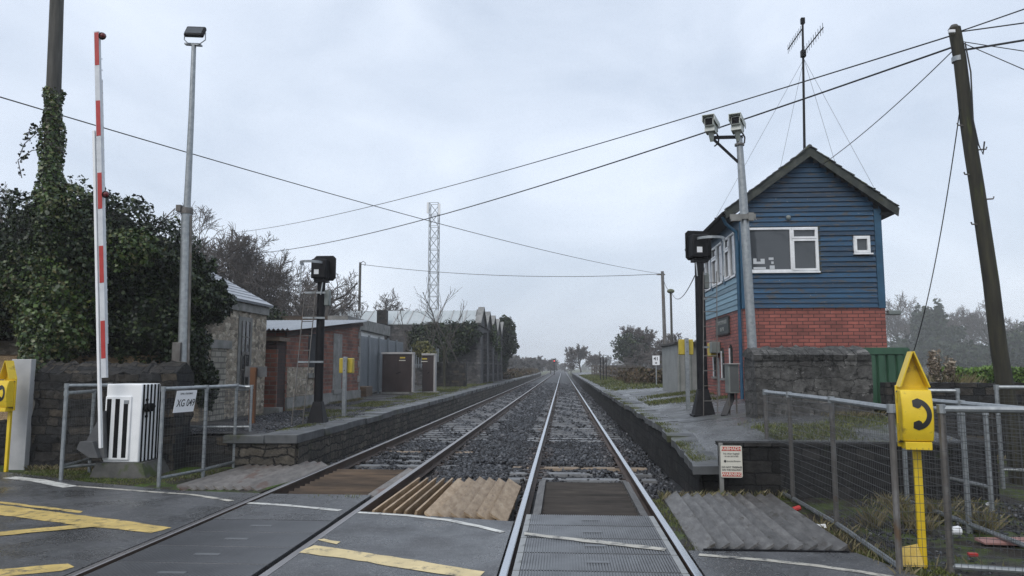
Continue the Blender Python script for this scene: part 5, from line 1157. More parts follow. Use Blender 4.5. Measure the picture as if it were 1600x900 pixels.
# leaning telegraph pole at the right and the ivy clad pole at the left
pb_, pt_ = at(1592, 742, 12.0), at(1491, 44, 12.0); pb_.z = -0.1
tp = T('telegraph_pole', pb_, 'thick leaning mossy telegraph pole with foot pegs at the right', 'telegraph pole')
b = MB(); n_ = 14; b.tube([pb_.lerp(pt_, k / n_) + Vector((0.012 * math.sin(k * 1.1), 0.012 * math.cos(k * 1.7), 0)) for k in range(n_ + 1)], [0.128 - 0.036 * k / n_ for k in range(n_ + 1)], 14); P(tp, 'pole', b, POLEWOOD)
for t_, s in ((0.655, -1), (0.60, 1), (0.545, -1), (0.49, 1), (0.435, -1)):
    q = pb_.lerp(pt_, t_ + 0.12); b = MB(); b.tube([q, q + Vector((s * 0.19, -0.06, 0.0)), q + Vector((s * 0.2, -0.06, 0.035))], 0.012, 6); P(tp, 'foot_peg', b, GALVD)
b = MB(); q = pb_.lerp(pt_, 0.93); b.tube([q - Vector((0, 0, .06)), q + Vector((0, 0, .02))], 0.104, 12); P(tp, 'steel_band', b, GALV)
b = MB(); b.tube([pt_ - Vector((-.0, .0, .02)), pt_ + Vector((0, 0, .05))], [0.096, 0.05], 10); P(tp, 'pole_cap', b, POLEGREY)
b = MB()
for k in range(5): b.box(pt_.x - 0.16 + 0.02 * k, pt_.y - 0.15, pt_.z - 0.14 - 0.09 * k, pt_.x - 0.06 + .02 * k, pt_.y - 0.1, pt_.z - 0.085 - 0.09 * k) if k < 1 else None
P(tp, 'insulator', b, WHITEP, bev=0.01)
b = MB(); b.tube([pt_ + Vector((.1, -.1, -.3)), pt_ + Vector((.14, -.13, -.8)), pt_ + Vector((0.12, -0.14, -1.6)), pt_ + Vector((0.17, -0.15, -2.0)), pt_ + Vector((.24, -.13, -2.15)), pt_ + Vector((.27, -.14, -1.95))], 0.012, 6); P(tp, 'cable_loop', b, CABLE)

def wire(name_lab, p, q, sag, r, n=36, ext=1.0):
    p, q = Vector(p), Vector(q); q = p + (q - p) * ext; b = MB(); pts_ = []
    for k in range(n + 1):
        t_ = k / n; v = p.lerp(q, t_); v.z -= 4 * sag * t_ * (1 - t_); pts_.append(v)
    b.tube(pts_, r, 5)
    return O('overhead_wire', b, CABLE, p, name_lab, 'cable', 'overhead wires', smooth=True)
far_pole_top = at(1034, 424, 58)
wire('wire from the upper left edge down to the far grey pole', at(1033, 428, 58), at(1033, 428, 58).lerp(at(-40, 140, 13.5), 1.35) + Vector((0, 0, 0.8)), 0.765, 0.014, 60)
wire('thin upper wire from the leaning pole crossing to the left trees', at(1486, 56, 12), at(362, 364, 48), 0.5, 0.013)
wire('thick lower cable from the leaning pole crossing to the left trees', at(1488, 74, 12), at(364, 398, 48), 0.78, 0.017)
wire('low far wire strung between the small wooden pole and the far grey pole', at(564, 413, 62), at(1033, 428, 58), 0.55, 0.022)
wire('thin wire from the leaning pole to the blue gable', at(1488, 80, 12), at(1278, 262, 18.6), 0.1, 0.009)
wire('drop cable hanging from the leaning pole behind the yellow phone roof', at(1500, 170, 11.9), at(1428, 548, 15.2), 0.32, 0.009)
for (a, lab) in (((1640, -8), 'topmost wire leaving the leaning pole to the right'), ((1640, 22), 'second wire leaving the leaning pole to the right'), ((1640, 78), 'descending thin wire leaving the leaning pole to the right'), ((1640, 118), 'lowest thin wire leaving the leaning pole to the right')):
    wire(lab, at(1497, 50 if a[1] < 60 else 64, 12), at(a[0], a[1], 11.0), 0.3, 0.0075 if a[1] > 60 else 0.011, 60, 14)
wire('thick kinked cable leaving the leaning pole to the right', at(1506, 78, 12), at(1660, 40, 11.0), 0.4, 0.018, 60, 12)

# ------------------------------------------------------------------ left side: gate machine, fences, wall, buildings
STRIPEM = BLACKP
gm = T('barrier_machine', (-7.0, 11.95, 0.0), 'white barrier machine cabinet with black stripes on a concrete plinth', 'barrier machine')
b = MB(); b.hexa([(-7.45, 11.6, -0.05), (-6.5, 11.6, -0.05), (-6.5, 12.4, -0.05), (-7.45, 12.4, -0.05)], [(-7.38, 11.66, 0.19), (-6.62, 11.66, 0.19), (-6.62, 12.35, 0.19), (-7.38, 12.35, 0.19)]); P(gm, 'plinth', b, mat('dark_mossy_concrete', [(0.3, (0.035, 0.035, 0.032)), (0.7, (0.10, 0.098, 0.09))], 4, 0.8, bmp=0.5, spots=(3, 0.55, (0.04, 0.055, 0.012))), smooth=False)
b = MB(); b.box(-7.31, 11.72, 0.19, -6.71, 12.28, 1.45); cb = P(gm, 'cabinet', b, WHITE, bev=0.02)
b = MB(); b.box(-7.30, 11.69, 0.235, -6.87, 11.722, 1.25); dr = P(gm, 'door', b, WHITE, bev=0.008)
for k in range(3):
    x_ = -7.265 + k * 0.142; b = MB(); b.box(x_ - .006, 11.686, 0.27, x_ + 0.068, 11.689, 1.21 - (0.07 if k == 2 else 0)); P(gm, 'black_stripe', b, BLACKP, smooth=False, parent=dr)
b = MB(); b.box(-6.985, 11.684, 1.13, -6.90, 11.689, 1.19); P(gm, 'maker_plate', b, GALV, smooth=False, parent=dr)
b = MB(); b.tube([(-7.08, 11.68, 0.76), (-7.08, 11.69, 0.76)], 0.013, 8); P(gm, 'lock', b, BLACKP, parent=dr)
for k in range(5):
    y_ = 11.755 + k * 0.108; b = MB(); b.box(-6.709, y_, 0.20, -6.706, y_ + 0.05, 1.44); P(gm, 'black_stripe', b, BLACKP, smooth=False)
b = MB(); b.box(-6.71, 11.8, 1.0, -6.62, 11.96, 1.13); b.tube([(-6.66, 11.76, 1.06), (-6.66, 12.02, 1.08)], 0.035, 8); P(gm, 'motor_boss', b, BLACKP, bev=0.015)
for z_ in (0.92, 1.19):
    b = MB(); b.tube([(-6.71, 11.86, z_), (-6.68, 11.86, z_)], 0.022, 8); P(gm, 'bolt', b, BLACKP)
gm.location.x -= 0.13
# arm: box beam with red bands, hanging skirt rods folded against it, counterweight
A0, A1 = at(166, 700, 11.45), at(152, 50, 11.45)
arm = T('crossing_barrier', (A0.x, A0.y, 0.25), 'raised barrier arm with red and white bands and folded white skirt', 'crossing barrier')
dirn = (A1 - A0).normalized()
AW = mat('white_reflective_arm', [(0.3, (0.5, 0.52, 0.55)), (0.7, (0.66, 0.68, 0.7))], 6, 0.35)
def arm_bar(t0, t1, w0, m, nm, off=0.0, offy=0.0, par=None, dep=0.06):
    b = MB(); p_, q_ = A0.lerp(A1, t0) + Vector((off, offy, 0)), A0.lerp(A1, t1) + Vector((off, offy, 0)); b.bar(p_, q_, w0, dep, (0, -1, 0)); return P(arm, nm, b, m, bev=0.004, parent=par, smooth=False)
bm = arm_bar(0.16, 1.0, 0.085, AW, 'beam')
Ltot = 650.0
for (ya, yb) in ((52, 106), (164, 221), (280, 337), (395, 452), (510, 567)):
    t0, t1 = (700 - yb) / Ltot, (700 - ya) / Ltot
    arm_bar(t0, t1, 0.075, REDP, 'red_band', 0.006, -0.033, bm, 0.004)
arm_bar(0.0, 0.75, 0.04, WHITE, 'lower_beam', -0.075, -0.02)
for k in range(5):
    t1 = 0.985 - 0.022 * k; b = MB(); p_ = A0.lerp(A1, 0.24) + Vector((-0.05 - 0.012 * k, 0.05 + 0.05 * k, 0)); q_ = A0.lerp(A1, t1) + Vector((-0.045 - 0.02 * k, 0.06 + 0.06 * k, 0))
    b.bar(p_, q_, 0.012, 0.022, (0, -1, 0)); P(arm, 'skirt_rod', b, AW, smooth=False)
for k in range(24):
    t_ = 0.27 + k * 0.029; b = MB(); p_ = A0.lerp(A1, t_) + Vector((-0.05, 0.05, 0)); b.bar(p_, p_ + Vector((-0.07, 0.25, 0.09)), 0.006, 0.02, (0, 0, 1)); P(arm, 'skirt_link', b, AW, smooth=False)
for (a, nm) in (((159, 58), 'tip_lamp'), ((164, 305), 'mid_lamp')):
    q = at(*a, 11.42); b = MB(); b.tube([q, q + Vector((0.045, -0.05, 0))], [0.05, 0.06], 10); lp = P(arm, nm, b, BLACKP)
    b = MB(); b.sphere(q + Vector((0.05, -0.05, 0)), 0.045, 10, 7); P(arm, 'lens', b, flat_mat('dark_red_lens', (0.12, 0.012, 0.012), 0.2), parent=lp)
CW = mat('grey_steel_counterweight', [(0.3, (0.07, 0.072, 0.075)), (0.7, (0.13, 0.132, 0.135))], 4, 0.55, bmp=0.1)
q = lambda a, c, Y: at(a, c, Y)
b = MB(); tri = [q(161, 642, 11.6), q(163, 716, 11.6), q(143, 712, 11.6), q(133, 692, 11.6)]; b.prism(tri, (0, 0.1, 0)); P(arm, 'counterweight_plate', b, CW, smooth=False)
b = MB(); tri = [q(144, 690, 11.5), q(153, 716, 11.5), q(139, 716, 11.5), q(119, 702, 11.5), q(124, 690, 11.5)]; b.prism(tri, (0, 0.16, 0)); P(arm, 'counterweight_block', b, CW, bev=0.01, smooth=False)
b = MB(); b.tube([(-7.52, 11.55, 0.42), (-7.43, 11.8, 0.42)], 0.05, 10); P(arm, 'pivot', b, BLACKP)

# floodlight pole
fb, ft = at(284, 674, 14.5), at(303, 70, 14.5); fm = at(292, 330, 14.5)
fb.z = LZ - 0.1
r = T('floodlight_pole', (fb.x, fb.y, LZ), 'tall galvanised floodlight pole behind the numbered fence', 'floodlight pole')
b = MB(); b.tube([fb, at(290, 420, 14.5), fm], [0.115, 0.108, 0.105], 14); P(r, 'lower_pole', b, GALV)
b = MB(); b.tube([fm, at(299, 180, 14.5), ft], [0.072, 0.058, 0.047], 12); P(r, 'upper_pole', b, GALV)
b = MB(); b.tube([fm - Vector((0, 0, 0.06)), fm + Vector((0, 0, 0.06))], 0.125, 12); b.box(fm.x - 0.17, fm.y - 0.13, fm.z - 0.02, fm.x - 0.07, fm.y - 0.03, fm.z + 0.11); P(r, 'collar', b, GALVD)
b = MB(); hp = at(280, 560, 14.4); b.box(hp.x - 0.12, 14.32, hp.z - 0.32, hp.x + 0.05, 14.45, hp.z + 0.32); P(r, 'service_door', b, GALVD, bev=0.01)
b = MB(); b.tube([(fb.x + 0.13, 14.46, LZ), (fm.x + 0.12, 14.46, fm.z - 0.1)], 0.022, 6); P(r, 'conduit', b, GALVD)
b = MB(); b.bar(ft + Vector((-0.19, 0, 0.02)), ft + Vector((0.17, 0, -0.02)), 0.09, 0.03); P(r, 'mount_plate', b, GALV, smooth=False)
lc = at(305, 50, 14.42); m3 = Matrix.Rotation(R(4), 3, 'Y') @ Matrix.Rotation(R(-25), 3, 'X')
b = MB(); b.obox(lc, (0.42, 0.09, 0.27), m3); lh = P(r, 'lamp_head', b, BLACKM, bev=0.03)
b = MB(); b.obox(lc + m3 @ Vector((0, -0.047, 0.0)), (0.35, 0.006, 0.17), m3); P(r, 'lamp_glass', b, GLASS, smooth=False, parent=lh)
b = MB(); b.tube([lc + m3 @ Vector((-0.225, 0, 0)), lc + Vector((-0.23, 0, -0.16)), lc + Vector((-0.15, 0, -0.24)), ft + Vector((0, 0, 0.03)), lc + Vector((0.12, 0, -0.26)), lc + Vector((0.23, 0, -0.18)), lc + m3 @ Vector((0.225, 0, 0))], 0.012, 6); P(r, 'yoke', b, GALV)

# fences at the left
def gl_(a, c, z=0.0): v = gz(a, c, z); return (v.x, v.y)
F1 = [gl_(248, 757), gl_(317, 743), gl_(365, 730)]
F1.append((F1[2][0] - 0.18, 13.4))
lf = fence('pipe fence with the white number plate next to the barrier machine', F1, F1[:3], lambda p: 1.40 if p[1] < 13 else 1.36, 0.09, m_post=GALV, wire=(0.075, 0.06))
F2 = [(-7.9, 13.35, LZ), (-6.55, 13.35, LZ), (-6.5, 13.36, LZ), (-5.75, 13.45, LZ)]
r2 = fence('rear pipe fence on the platform behind the numbered fence', F2, [F2[1], F2[3]], 1.36, LZ + 0.1, m_post=GALV, wire=(0.075, 0.06))
F3 = [(-7.73, 11.15), (-7.9, 12.1)]
fence('narrow pipe hoop fence between the left stone wall and the barrier machine', F3, F3, 1.32, 0.20, m_post=GALV, wire=(0.075, 0.06))
F4 = [(-8.15, 11.75), (-7.72, 12.25)]
fence('second pipe hoop fence close against the left stone wall', F4, F4, 1.42, 0.1, m_post=GALV, wire=(0.2, 0.6))
pA, pB = Vector((F1[0][0], F1[0][1], 0)), Vector((F1[1][0], F1[1][1], 0)); dx_ = (pB - pA).normalized(); nrm = Vector((dx_.y, -dx_.x, 0))
sg = T('number_sign', tuple(pA.lerp(pB, 0.4) + Vector((0, 0, 1.15))), 'white XG 049 plate tied to the left pipe fence', 'number plate')
c_ = pA.lerp(pB, 0.44) + nrm * 0.05; up_ = Vector((0, 0, 1)); wv_, hv_ = 0.44, 0.33
q0 = c_ + Vector((0, 0, 1.20))
b = MB(); sh_ = dx_ * 0.035
b.prism([q0 - dx_ * wv_ / 2 - sh_ - up_ * hv_ / 2, q0 + dx_ * wv_ / 2 - sh_ - up_ * hv_ / 2, q0 + dx_ * wv_ / 2 + sh_ + up_ * hv_ / 2, q0 - dx_ * wv_ / 2 + sh_ + up_ * hv_ / 2], -nrm * 0.006); P(sg, 'plate', b, WHITEP, smooth=False)
text(sg, 'XG 049', 0.155, q0 + nrm * 0.002 - up_ * 0.03, dx_, up_, INK, 0.001, 0.28, sx=0.78, bold=0.001)
text(sg, 'LEVEL CROSSING', 0.036, q0 + nrm * 0.002 + up_ * 0.115 + dx_ * 0.02, dx_, up_, INK, 0.001, 0.2)

rough_wall('stone_wall', -9.16, -6.6, 12.35, 12.95, -0.1, 1.62, STONE_DARK, 'dark rubble stone wall behind the barrier machine', 0.045, nx=30, nz=14, seed=8, round_top=0.2, topn=0.04)
r = T('gate_slab', (-9.15, 12.2, 0), 'pale grey upright concrete slab at the end of the stone wall', 'gate pier')
b = MB(); b.box(-9.50, 12.22, -0.05, -9.14, 12.34, 1.86); P(r, 'slab', b, mat('pale_grey_slab', [(0.3, (0.34, 0.345, 0.35)), (0.7, (0.44, 0.445, 0.45))], 2.5, 0.7, bmp=0.15, spots=(4, 0.66, (0.2, 0.2, 0.19))), bev=0.01, smooth=False)
rough_wall('stone_wall', -16, -9.5, 12.9, 13.4, -0.1, 0.75, STONE_DARK, 'low end of the stone wall behind the left yellow phone', 0.04, seed=12)

r = T('steel_signpost', (-6.55, 15.4, LZ), 'rusty steel post with grey plate beside the stone house window', 'sign post')
b = MB(); b.bar((-6.55, 15.4, LZ - 0.05), (-6.55, 15.4, 1.72), 0.12, 0.09, (0, 1, 0)); P(r, 'post', b, RUST, smooth=False)
b = MB(); b.box(-6.76, 15.46, 1.52, -6.29, 15.475, 1.74); P(r, 'sign_back', b, CW, smooth=False)

# stone house
SLATEW = mat('wet_blue_grey_slates', [(0.3, (0.20, 0.215, 0.24)), (0.7, (0.34, 0.355, 0.38))], 9, 0.35, bmp=0.3, stretch=(1, 1, 3))
HX, HY0, HY1, HE, HR, HXR = -7.8, 15.6, 19.05, 3.32, 4.72, -10.4
sh = T('stone_house', (HX, HY0, LZ), 'small lime stained stone house half swallowed by ivy', 'house')
b = MB(); b.prism([(HX, HY0, LZ - 0.1), (HX, HY0, HE), (HXR, HY0, HR), (-12.9, HY0, HE), (-12.9, HY0, LZ - 0.1)][::-1], (0, HY1 - HY0, 0)); P(sh, 'stone_walls', b, STONE_HOUSE, smooth=False)
b = MB(); b.hexa([(HX + 0.12, HY0 - .1, HE - 0.03), (HX + 0.12, HY1 + 0.1, HE - 0.03), (HXR, HY1 + 0.1, HR + 0.02), (HXR, HY0 - .1, HR + 0.02)], [(HX + 0.14, HY0 - .1, HE + 0.03), (HX + 0.14, HY1 + 0.1, HE + 0.03), (HXR, HY1 + 0.1, HR + 0.09), (HXR, HY0 - .1, HR + 0.09)])
for k in range(1, 13): 
    t_ = k / 13; xx = HX + 0.14 + (HXR - HX - 0.14) * t_; zz_ = HE + 0.03 + (HR + 0.06 - HE) * t_; b.box(xx - 0.012, HY0 - .1, zz_ - 0.01, xx + 0.012, HY1 + 0.1, zz_ + 0.012)
P(sh, 'slate_roof', b, SLATEW, smooth=False)
b = MB(); b.hexa([(-12.95, HY0, HE), (HXR, HY0, HR + .02), (HXR, HY1 + .1, HR + .02), (-12.95, HY1 + .1, HE)], [(-12.95, HY0, HE + .07), (HXR, HY0, HR + .09), (HXR, HY1 + .1, HR + .09), (-12.95, HY1 + .1, HE + .07)]); P(sh, 'rear_roof', b, SLATEW, smooth=False)
b = MB(); b.box(HX - 0.02, HY0 + 0.02, HE - 0.24, HX + 0.06, HY1 + 0.02, HE - 0.04); P(sh, 'eaves_course', b, CONC, smooth=False)
b = MB(); b.box(HX - 0.02, 17.35, 1.15, HX + 0.02, 18.12, 2.95); P(sh, 'window_surround', b, CONC, smooth=False)
b = MB(); b.box(HX + 0.0, 17.5, 1.3, HX + 0.025, 17.98, 2.85); wn = P(sh, 'window', b, GLASSD, smooth=False)
for a in ((17.5, 1.3, 17.53, 2.85), (17.95, 1.3, 17.98, 2.85), (17.72, 1.3, 17.75, 2.85), (17.5, 2.03, 17.98, 2.1), (17.5, 2.45, 17.98, 2.47), (17.5, 1.65, 17.98, 1.67)):
    b = MB(); b.box(HX + 0.024, a[0], a[1], HX + 0.04, a[2], a[3]); P(sh, 'glazing_bar', b, GALVD, smooth=False, parent=wn)
b = MB(); b.box(HX, 16.0, LZ, HX + 0.012, 16.75, 2.15); P(sh, 'blocked_doorway', b, brick_mat('whitewashed_infill', (0.36, 0.34, 0.29), (0.26, 0.245, 0.2), (0.15, 0.14, 0.12), 0.3, 0.13, 0.02, 0.85), 'doorway blocked with pale masonry', smooth=False)
b = MB(); b.box(HX - 0.02, 15.85, 2.15, HX + 0.05, 16.95, 2.34); P(sh, 'lintel', b, CONC, smooth=False)

# brick building with lean-to sheet roof
SHEET = mat('pale_corrugated_sheet', [(0.3, (0.26, 0.28, 0.30)), (0.7, (0.38, 0.40, 0.42))], 3, 0.45, spots=(3, 0.64, (0.18, 0.19, 0.18)))
KX, KY0, KY1 = -7.6, 20.0, 27.5; KZ0, KZ1 = 2.72, 3.38
bb = T('brick_building', (KX, KY0, LZ), 'low red brick building with sloping corrugated sheet roof', 'building')
b = MB(); b.prism([(KX, KY0, LZ - .1), (KX, KY1, LZ - .1), (KX, KY1, KZ1), (KX, KY0, KZ0)], (-5.4, 0, 0)); P(bb, 'brick_walls', b, BRICKO, smooth=False)
b = MB(); b.box(KX, KY0 + 0.02, LZ - .1, KX + 0.06, KY1 - 0.02, LZ + 0.36); P(bb, 'stone_plinth', b, CONC, smooth=False)
b = MB(); b.box(KX, 20.1, LZ + 0.37, KX + 0.014, 22.3, 1.72); P(bb, 'grey_patch', b, STONE_HOUSE, 'grey patched masonry', smooth=False)
b = MB(); n_ = 44; xs = fr(KX + 0.22, -13.0, n_ * 2)
top = []; lo = []
base_i = len(b.v)
for i, x in enumerate(xs):
    dz = 0.03 * (1 if i % 2 else -1)
    for y, z in ((KY0 - 0.4, KZ0 - 0.02), (KY1 + 0.1, KZ1 + 0.06)): b.v.append((x, y, z + 0.05 + dz)); 
for i in range(len(xs) - 1): b.face((base_i + 2 * i, base_i + 2 * i + 1, base_i + 2 * i + 3, base_i + 2 * i + 2))
o_ = P(bb, 'sheet_roof', b, SHEET, smooth=False); sm_ = o_.modifiers.new('solid', 'SOLIDIFY'); sm_.thickness = 0.012
b = MB(); b.bar((KX + 0.05, KY0 - 0.2, KZ0 - 0.10), (KX + 0.05, KY1 + .05, KZ1 - 0.04), 0.05, 0.12); P(bb, 'roof_edge_board', b, BRICKD, smooth=False)
b = MB(); b.box(-13.0, KY0 - 0.3, KZ0 - 0.16, -8.3, KY0, KZ0 - 0.04); P(bb, 'eaves_beam', b, CREOB, smooth=False)
for y0, y1, z0, z1, m_, lab in ((24.2, 25.15, 0.98, 2.85, CONC, 'tall recess filled with pale render'), (21.75, 22.5, 1.55, 2.75, DARKVOID, None)):
    b = MB(); b.box(KX, y0, z0, KX + 0.012, y1, z1); P(bb, 'window_recess', b, m_, lab, smooth=False)
    b = MB(); b.box(KX, y0 - 0.1, z0 - 0.14, KX + 0.09, y1 + 0.1, z0); P(bb, 'sill', b, CONC, smooth=False)
for k in range(9):
    b = MB(); z_ = 0.9 + k * 0.27; l_ = 0.34 if k % 2 else 0.2; b.box(KX - 0.01, KY1 - l_, z_, KX + 0.016, KY1 + 0.012, z_ + 0.25); P(bb, 'quoin', b, CONC, smooth=False)
    if k < 8: b = MB(); b.box(KX - 0.01, 22.75 - (0.1 if k % 2 else 0), z_, KX + 0.014, 22.95, z_ + 0.25); P(bb, 'quoin', b, CONC, smooth=False)
b = MB(); b.box(-8.55, 19.35, LZ - .05, -7.62, 20.0, 2.42); P(bb, 'porch', b, BRICKD, 'dark sooty brick porch', smooth=False)
b = MB(); b.box(-8.0, 19.30, LZ - .05, -7.58, 19.36, 2.2); P(bb, 'porch_pier', b, BRICKO, smooth=False)
b = MB(); b.box(-8.6, 19.22, 2.42, -7.5, 20.0, 2.52); P(bb, 'porch_roof', b, CREOB, smooth=False)
b = MB(); b.box(-8.6, 19.1, LZ - 0.1, -7.4, 19.35, LZ + 0.14); P(bb, 'step', b, CONC, smooth=False)

PANEL = mat('grey_steel_fence_panel', [(0.3, (0.13, 0.15, 0.165)), (0.7, (0.19, 0.21, 0.23))], 2, 0.5, stretch=(1, 1, 0.3))
fl = T('flat_roofed_building', (-9.0, 30.0, LZ), 'flat roofed building with dark fascia and white wall behind the brick building', 'building')
b = MB(); b.box(-16, 30.0, LZ - .1, -9.0, 37, 3.6); P(fl, 'white_wall', b, WHITE, smooth=False)
b = MB(); b.box(-16.3, 29.7, 3.42, -9.6, 29.98, 3.82); P(fl, 'front_fascia', b, CREOB, smooth=False)
b = MB(); b.hexa([(-9.6, 29.7, 3.4), (-8.75, 29.7, 3.4), (-8.75, 37.2, 3.3), (-16.3, 37.2, 3.3), (-16.3, 29.985, 3.4), (-9.6, 29.985, 3.4)], [(-9.6, 29.7, 3.83), (-8.75, 29.7, 3.83), (-8.75, 37.2, 3.8), (-16.3, 37.2, 3.8), (-16.3, 29.985, 3.83), (-9.6, 29.985, 3.83)]); P(fl, 'flat_roof', b, CONC, smooth=False)
sf = T('steel_panel_fence', (-8.5, 30, LZ), 'tall grey steel panel fence behind the brown cabinets', 'fence')
for k in range(5):
    y_ = 30.2 + k * 1.8; b = MB(); b.box(-8.54, y_ + 0.05, LZ + 0.12, -8.50, y_ + 1.76, 3.05); pn = P(sf, 'panel', b, PANEL, smooth=False)
    b = MB(); b.box(-8.5, y_ - 0.05, LZ - .1, -8.42, y_ + 0.05, 3.12); P(sf, 'post', b, PANEL, smooth=False)
    for j in range(8): b = MB(); b.box(-8.502, y_ + 0.12 + j * 0.2, LZ + 0.2, -8.488, y_ + 0.16 + j * 0.2, 3.0); P(sf, 'rib', b, PANEL, smooth=False, parent=pn)
b = MB(); b.box(-8.6, 29.6, LZ - .1, -7.9, 30.6, LZ + 0.42); O('concrete_block', b, CREOB, (-8.2, 30, LZ), 'brown stained block at the foot of the steel fence', 'block', bev=0.02)
def relay(x0, x1, y0, y1, z1, lab):
    r = T('relay_cabinet', ((x0 + x1) / 2, y0, LZ), lab, 'cabinet', 'brown relay cabinets')
    b = MB(); b.box(x0, y0, LZ + 0.06, x1, y1, z1); P(r, 'case', b, BROWNCAB, bev=0.01, smooth=False)
    b = MB(); b.box(x0 - 0.04, y0 - 0.06, z1, x1 + 0.05, y1 + 0.05, z1 + 0.09); P(r, 'roof', b, CABTRIM, bev=0.01, smooth=False)
    b = MB(); b.box(x1 - 0.02, y0 - 0.03, LZ + 0.02, x1 + 0.05, y1, z1); P(r, 'side_panel', b, CABTRIM, smooth=False)
    b = MB(); b.box(x0 - 0.03, y0 - 0.1, LZ - 0.1, x1 + 0.2, y1, LZ + 0.07); P(r, 'plinth', b, CONC, smooth=False)
    for a in (0.02, 0.51):
        w2_ = (x1 - x0); b = MB(); b.box(x0 + w2_ * a + .01, y0 - 0.012, LZ + 0.12, x0 + w2_ * (a + 0.47), y0, z1 - 0.05); d_ = P(r, 'door', b, BROWNCAB, smooth=False)
    b = MB(); b.box(x1 - 0.58, y0 - 0.018, z1 - 0.19, x1 - 0.34, y0 - 0.013, z1 - 0.13); P(r, 'yellow_label', b, YELLOWOLD, smooth=False)
    b = MB(); b.box(x1 - 0.62, y0 - 0.018, z1 - 0.30, x1 - 0.32, y0 - 0.013, z1 - 0.27); P(r, 'white_label', b, CREAM, smooth=False)
    b = MB(); b.bar((x0 + w2_ * 0.46, y0 - 0.03, LZ + 0.9), (x0 + w2_ * 0.62, y0 - 0.03, LZ + 0.98), 0.03, 0.03); P(r, 'handle', b, BLACKP, smooth=False)
relay(-8.25, -6.85, 33.6, 33.95, 2.32, 'larger dark brown relay cabinet with grey edges on the left platform')
relay(-6.58, -6.02, 34.6, 35.0, 2.28, 'narrow dark brown relay cabinet beside the larger one')

# saw-tooth warehouse
wh = T('warehouse', (-6.0, 52, LZ), 'long stone warehouse with a row of five pointed gables', 'warehouse')
PALEROOF = mat('pale_green_roof_sheet', [(0.3, (0.32, 0.36, 0.365)), (0.7, (0.44, 0.47, 0.475))], 1.2, 0.45, stretch=(3, 1, 1), spots=(1.5, 0.64, (0.25, 0.28, 0.25)))
WY0, GW, WX = 52.0, 4.5, -6.0; WE, WPK = 4.75, 5.85
b = MB(); b.box(-19, WY0, LZ - .1, WX, WY0 + 5 * GW, WE); P(wh, 'stone_walls', b, STONE_WH, smooth=False)
for k in range(5):
    y0 = WY0 + k * GW; b = MB(); b.prism([(WX + 0.12, y0, WE - 0.02), (WX + 0.12, y0 + GW, WE - 0.02), (WX + 0.12, y0 + GW / 2, WPK + 0.14)], (-0.4, 0, 0)); gb = P(wh, 'gable', b, STONE_WH, smooth=False)
    for s in (0, 1):
        b = MB(); ya, yb = (y0 - 0.02, y0 + GW / 2) if s == 0 else (y0 + GW / 2, y0 + GW + .02)
        za, zb = (WE + 0.05, WPK + 0.25) if s == 0 else (WPK + 0.25, WE + 0.05)
        b.bar((WX + 0.05, ya, za), (WX + 0.05, yb, zb), 0.45, 0.14, (0, 0, 1)); P(wh, 'gable_coping', b, CONC, smooth=False, parent=gb)
        b = MB(); b.hexa([(-19, ya, (WE if s == 0 else WPK)), (WX - 0.1, ya, (WE if s == 0 else WPK)), (WX - 0.1, yb, (WPK if s == 0 else WE)), (-19, yb, (WPK if s == 0 else WE))],
                         [(-19, ya, (WE if s == 0 else WPK) + .06), (WX - 0.1, ya, (WE if s == 0 else WPK) + .06), (WX - 0.1, yb, (WPK if s == 0 else WE) + .06), (-19, yb, (WPK if s == 0 else WE) + .06)])
        P(wh, 'roof_slope', b, PALEROOF, smooth=False)
    b = MB(); b.box(WX, y0 + 1.5, 1.2, WX + 0.03, y0 + 3.0, 3.7); wn = P(wh, 'window', b, DARKVOID, smooth=False)
    b = MB(); b.box(WX, y0 - 0.35, LZ - .1, WX + 0.28, y0 + 0.35, WE - 0.4); P(wh, 'buttress', b, STONE_WH, smooth=False)
for k in range(12):
    b = MB(); x_ = -18 + k * 1.0; b.bar((x_, WY0 - 0.02, WE + 0.09), (x_, WY0 + GW / 2, WPK + 0.09), 0.05, 0.05); P(wh, 'roof_seam', b, CABTRIM, smooth=False)
b = MB(); b.box(-13.1, WY0 - 0.5, LZ - .1, -12.4, WY0 - 0.01, WPK - 0.1); P(wh, 'chimney_pier', b, STONE_DARK, smooth=False)
rough_wall('boundary_wall', -8.0, -5.75, 44.0, 44.5, LZ - .1, 2.0, STONE_DARK, 'low dark stone wall in front of the ivy covered warehouse', 0.04, seed=21, topn=0.06)
pf = T('palisade_fence', (-8.6, 46.5, LZ), 'grey upright pale fence in front of the warehouse ivy', 'fence')
for k in range(11):
    b = MB(); x_ = -9.6 + k * 0.16; b.hexa([(x_, 46.5, 1.7), (x_ + 0.07, 46.5, 1.7), (x_ + 0.07, 46.53, 1.7), (x_, 46.53, 1.7)], [(x_ + .03, 46.5, 3.05), (x_ + 0.04, 46.5, 3.05), (x_ + 0.04, 46.53, 3.05), (x_ + .03, 46.53, 3.05)]); P(pf, 'pale', b, PANEL, smooth=False)
for z_ in (1.85, 2.75):
    b = MB(); b.box(-9.7, 46.54, z_, -7.8, 46.58, z_ + 0.06); P(pf, 'rail', b, PANEL, smooth=False)
for k in (-9.6, -7.9):
    b = MB(); b.box(k, 46.53, LZ - .1, k + 0.08, 46.6, 2.9); P(pf, 'post', b, PANEL, smooth=False)
b = MB(); b.tube([(-6.95, 43.5, LZ - .1), (-6.97, 43.5, 3.0)], 0.09, 8); O('stump_post', b, POLEWOOD, (-6.95, 43.5, LZ), 'short old wooden post in front of the low stone wall', 'post')

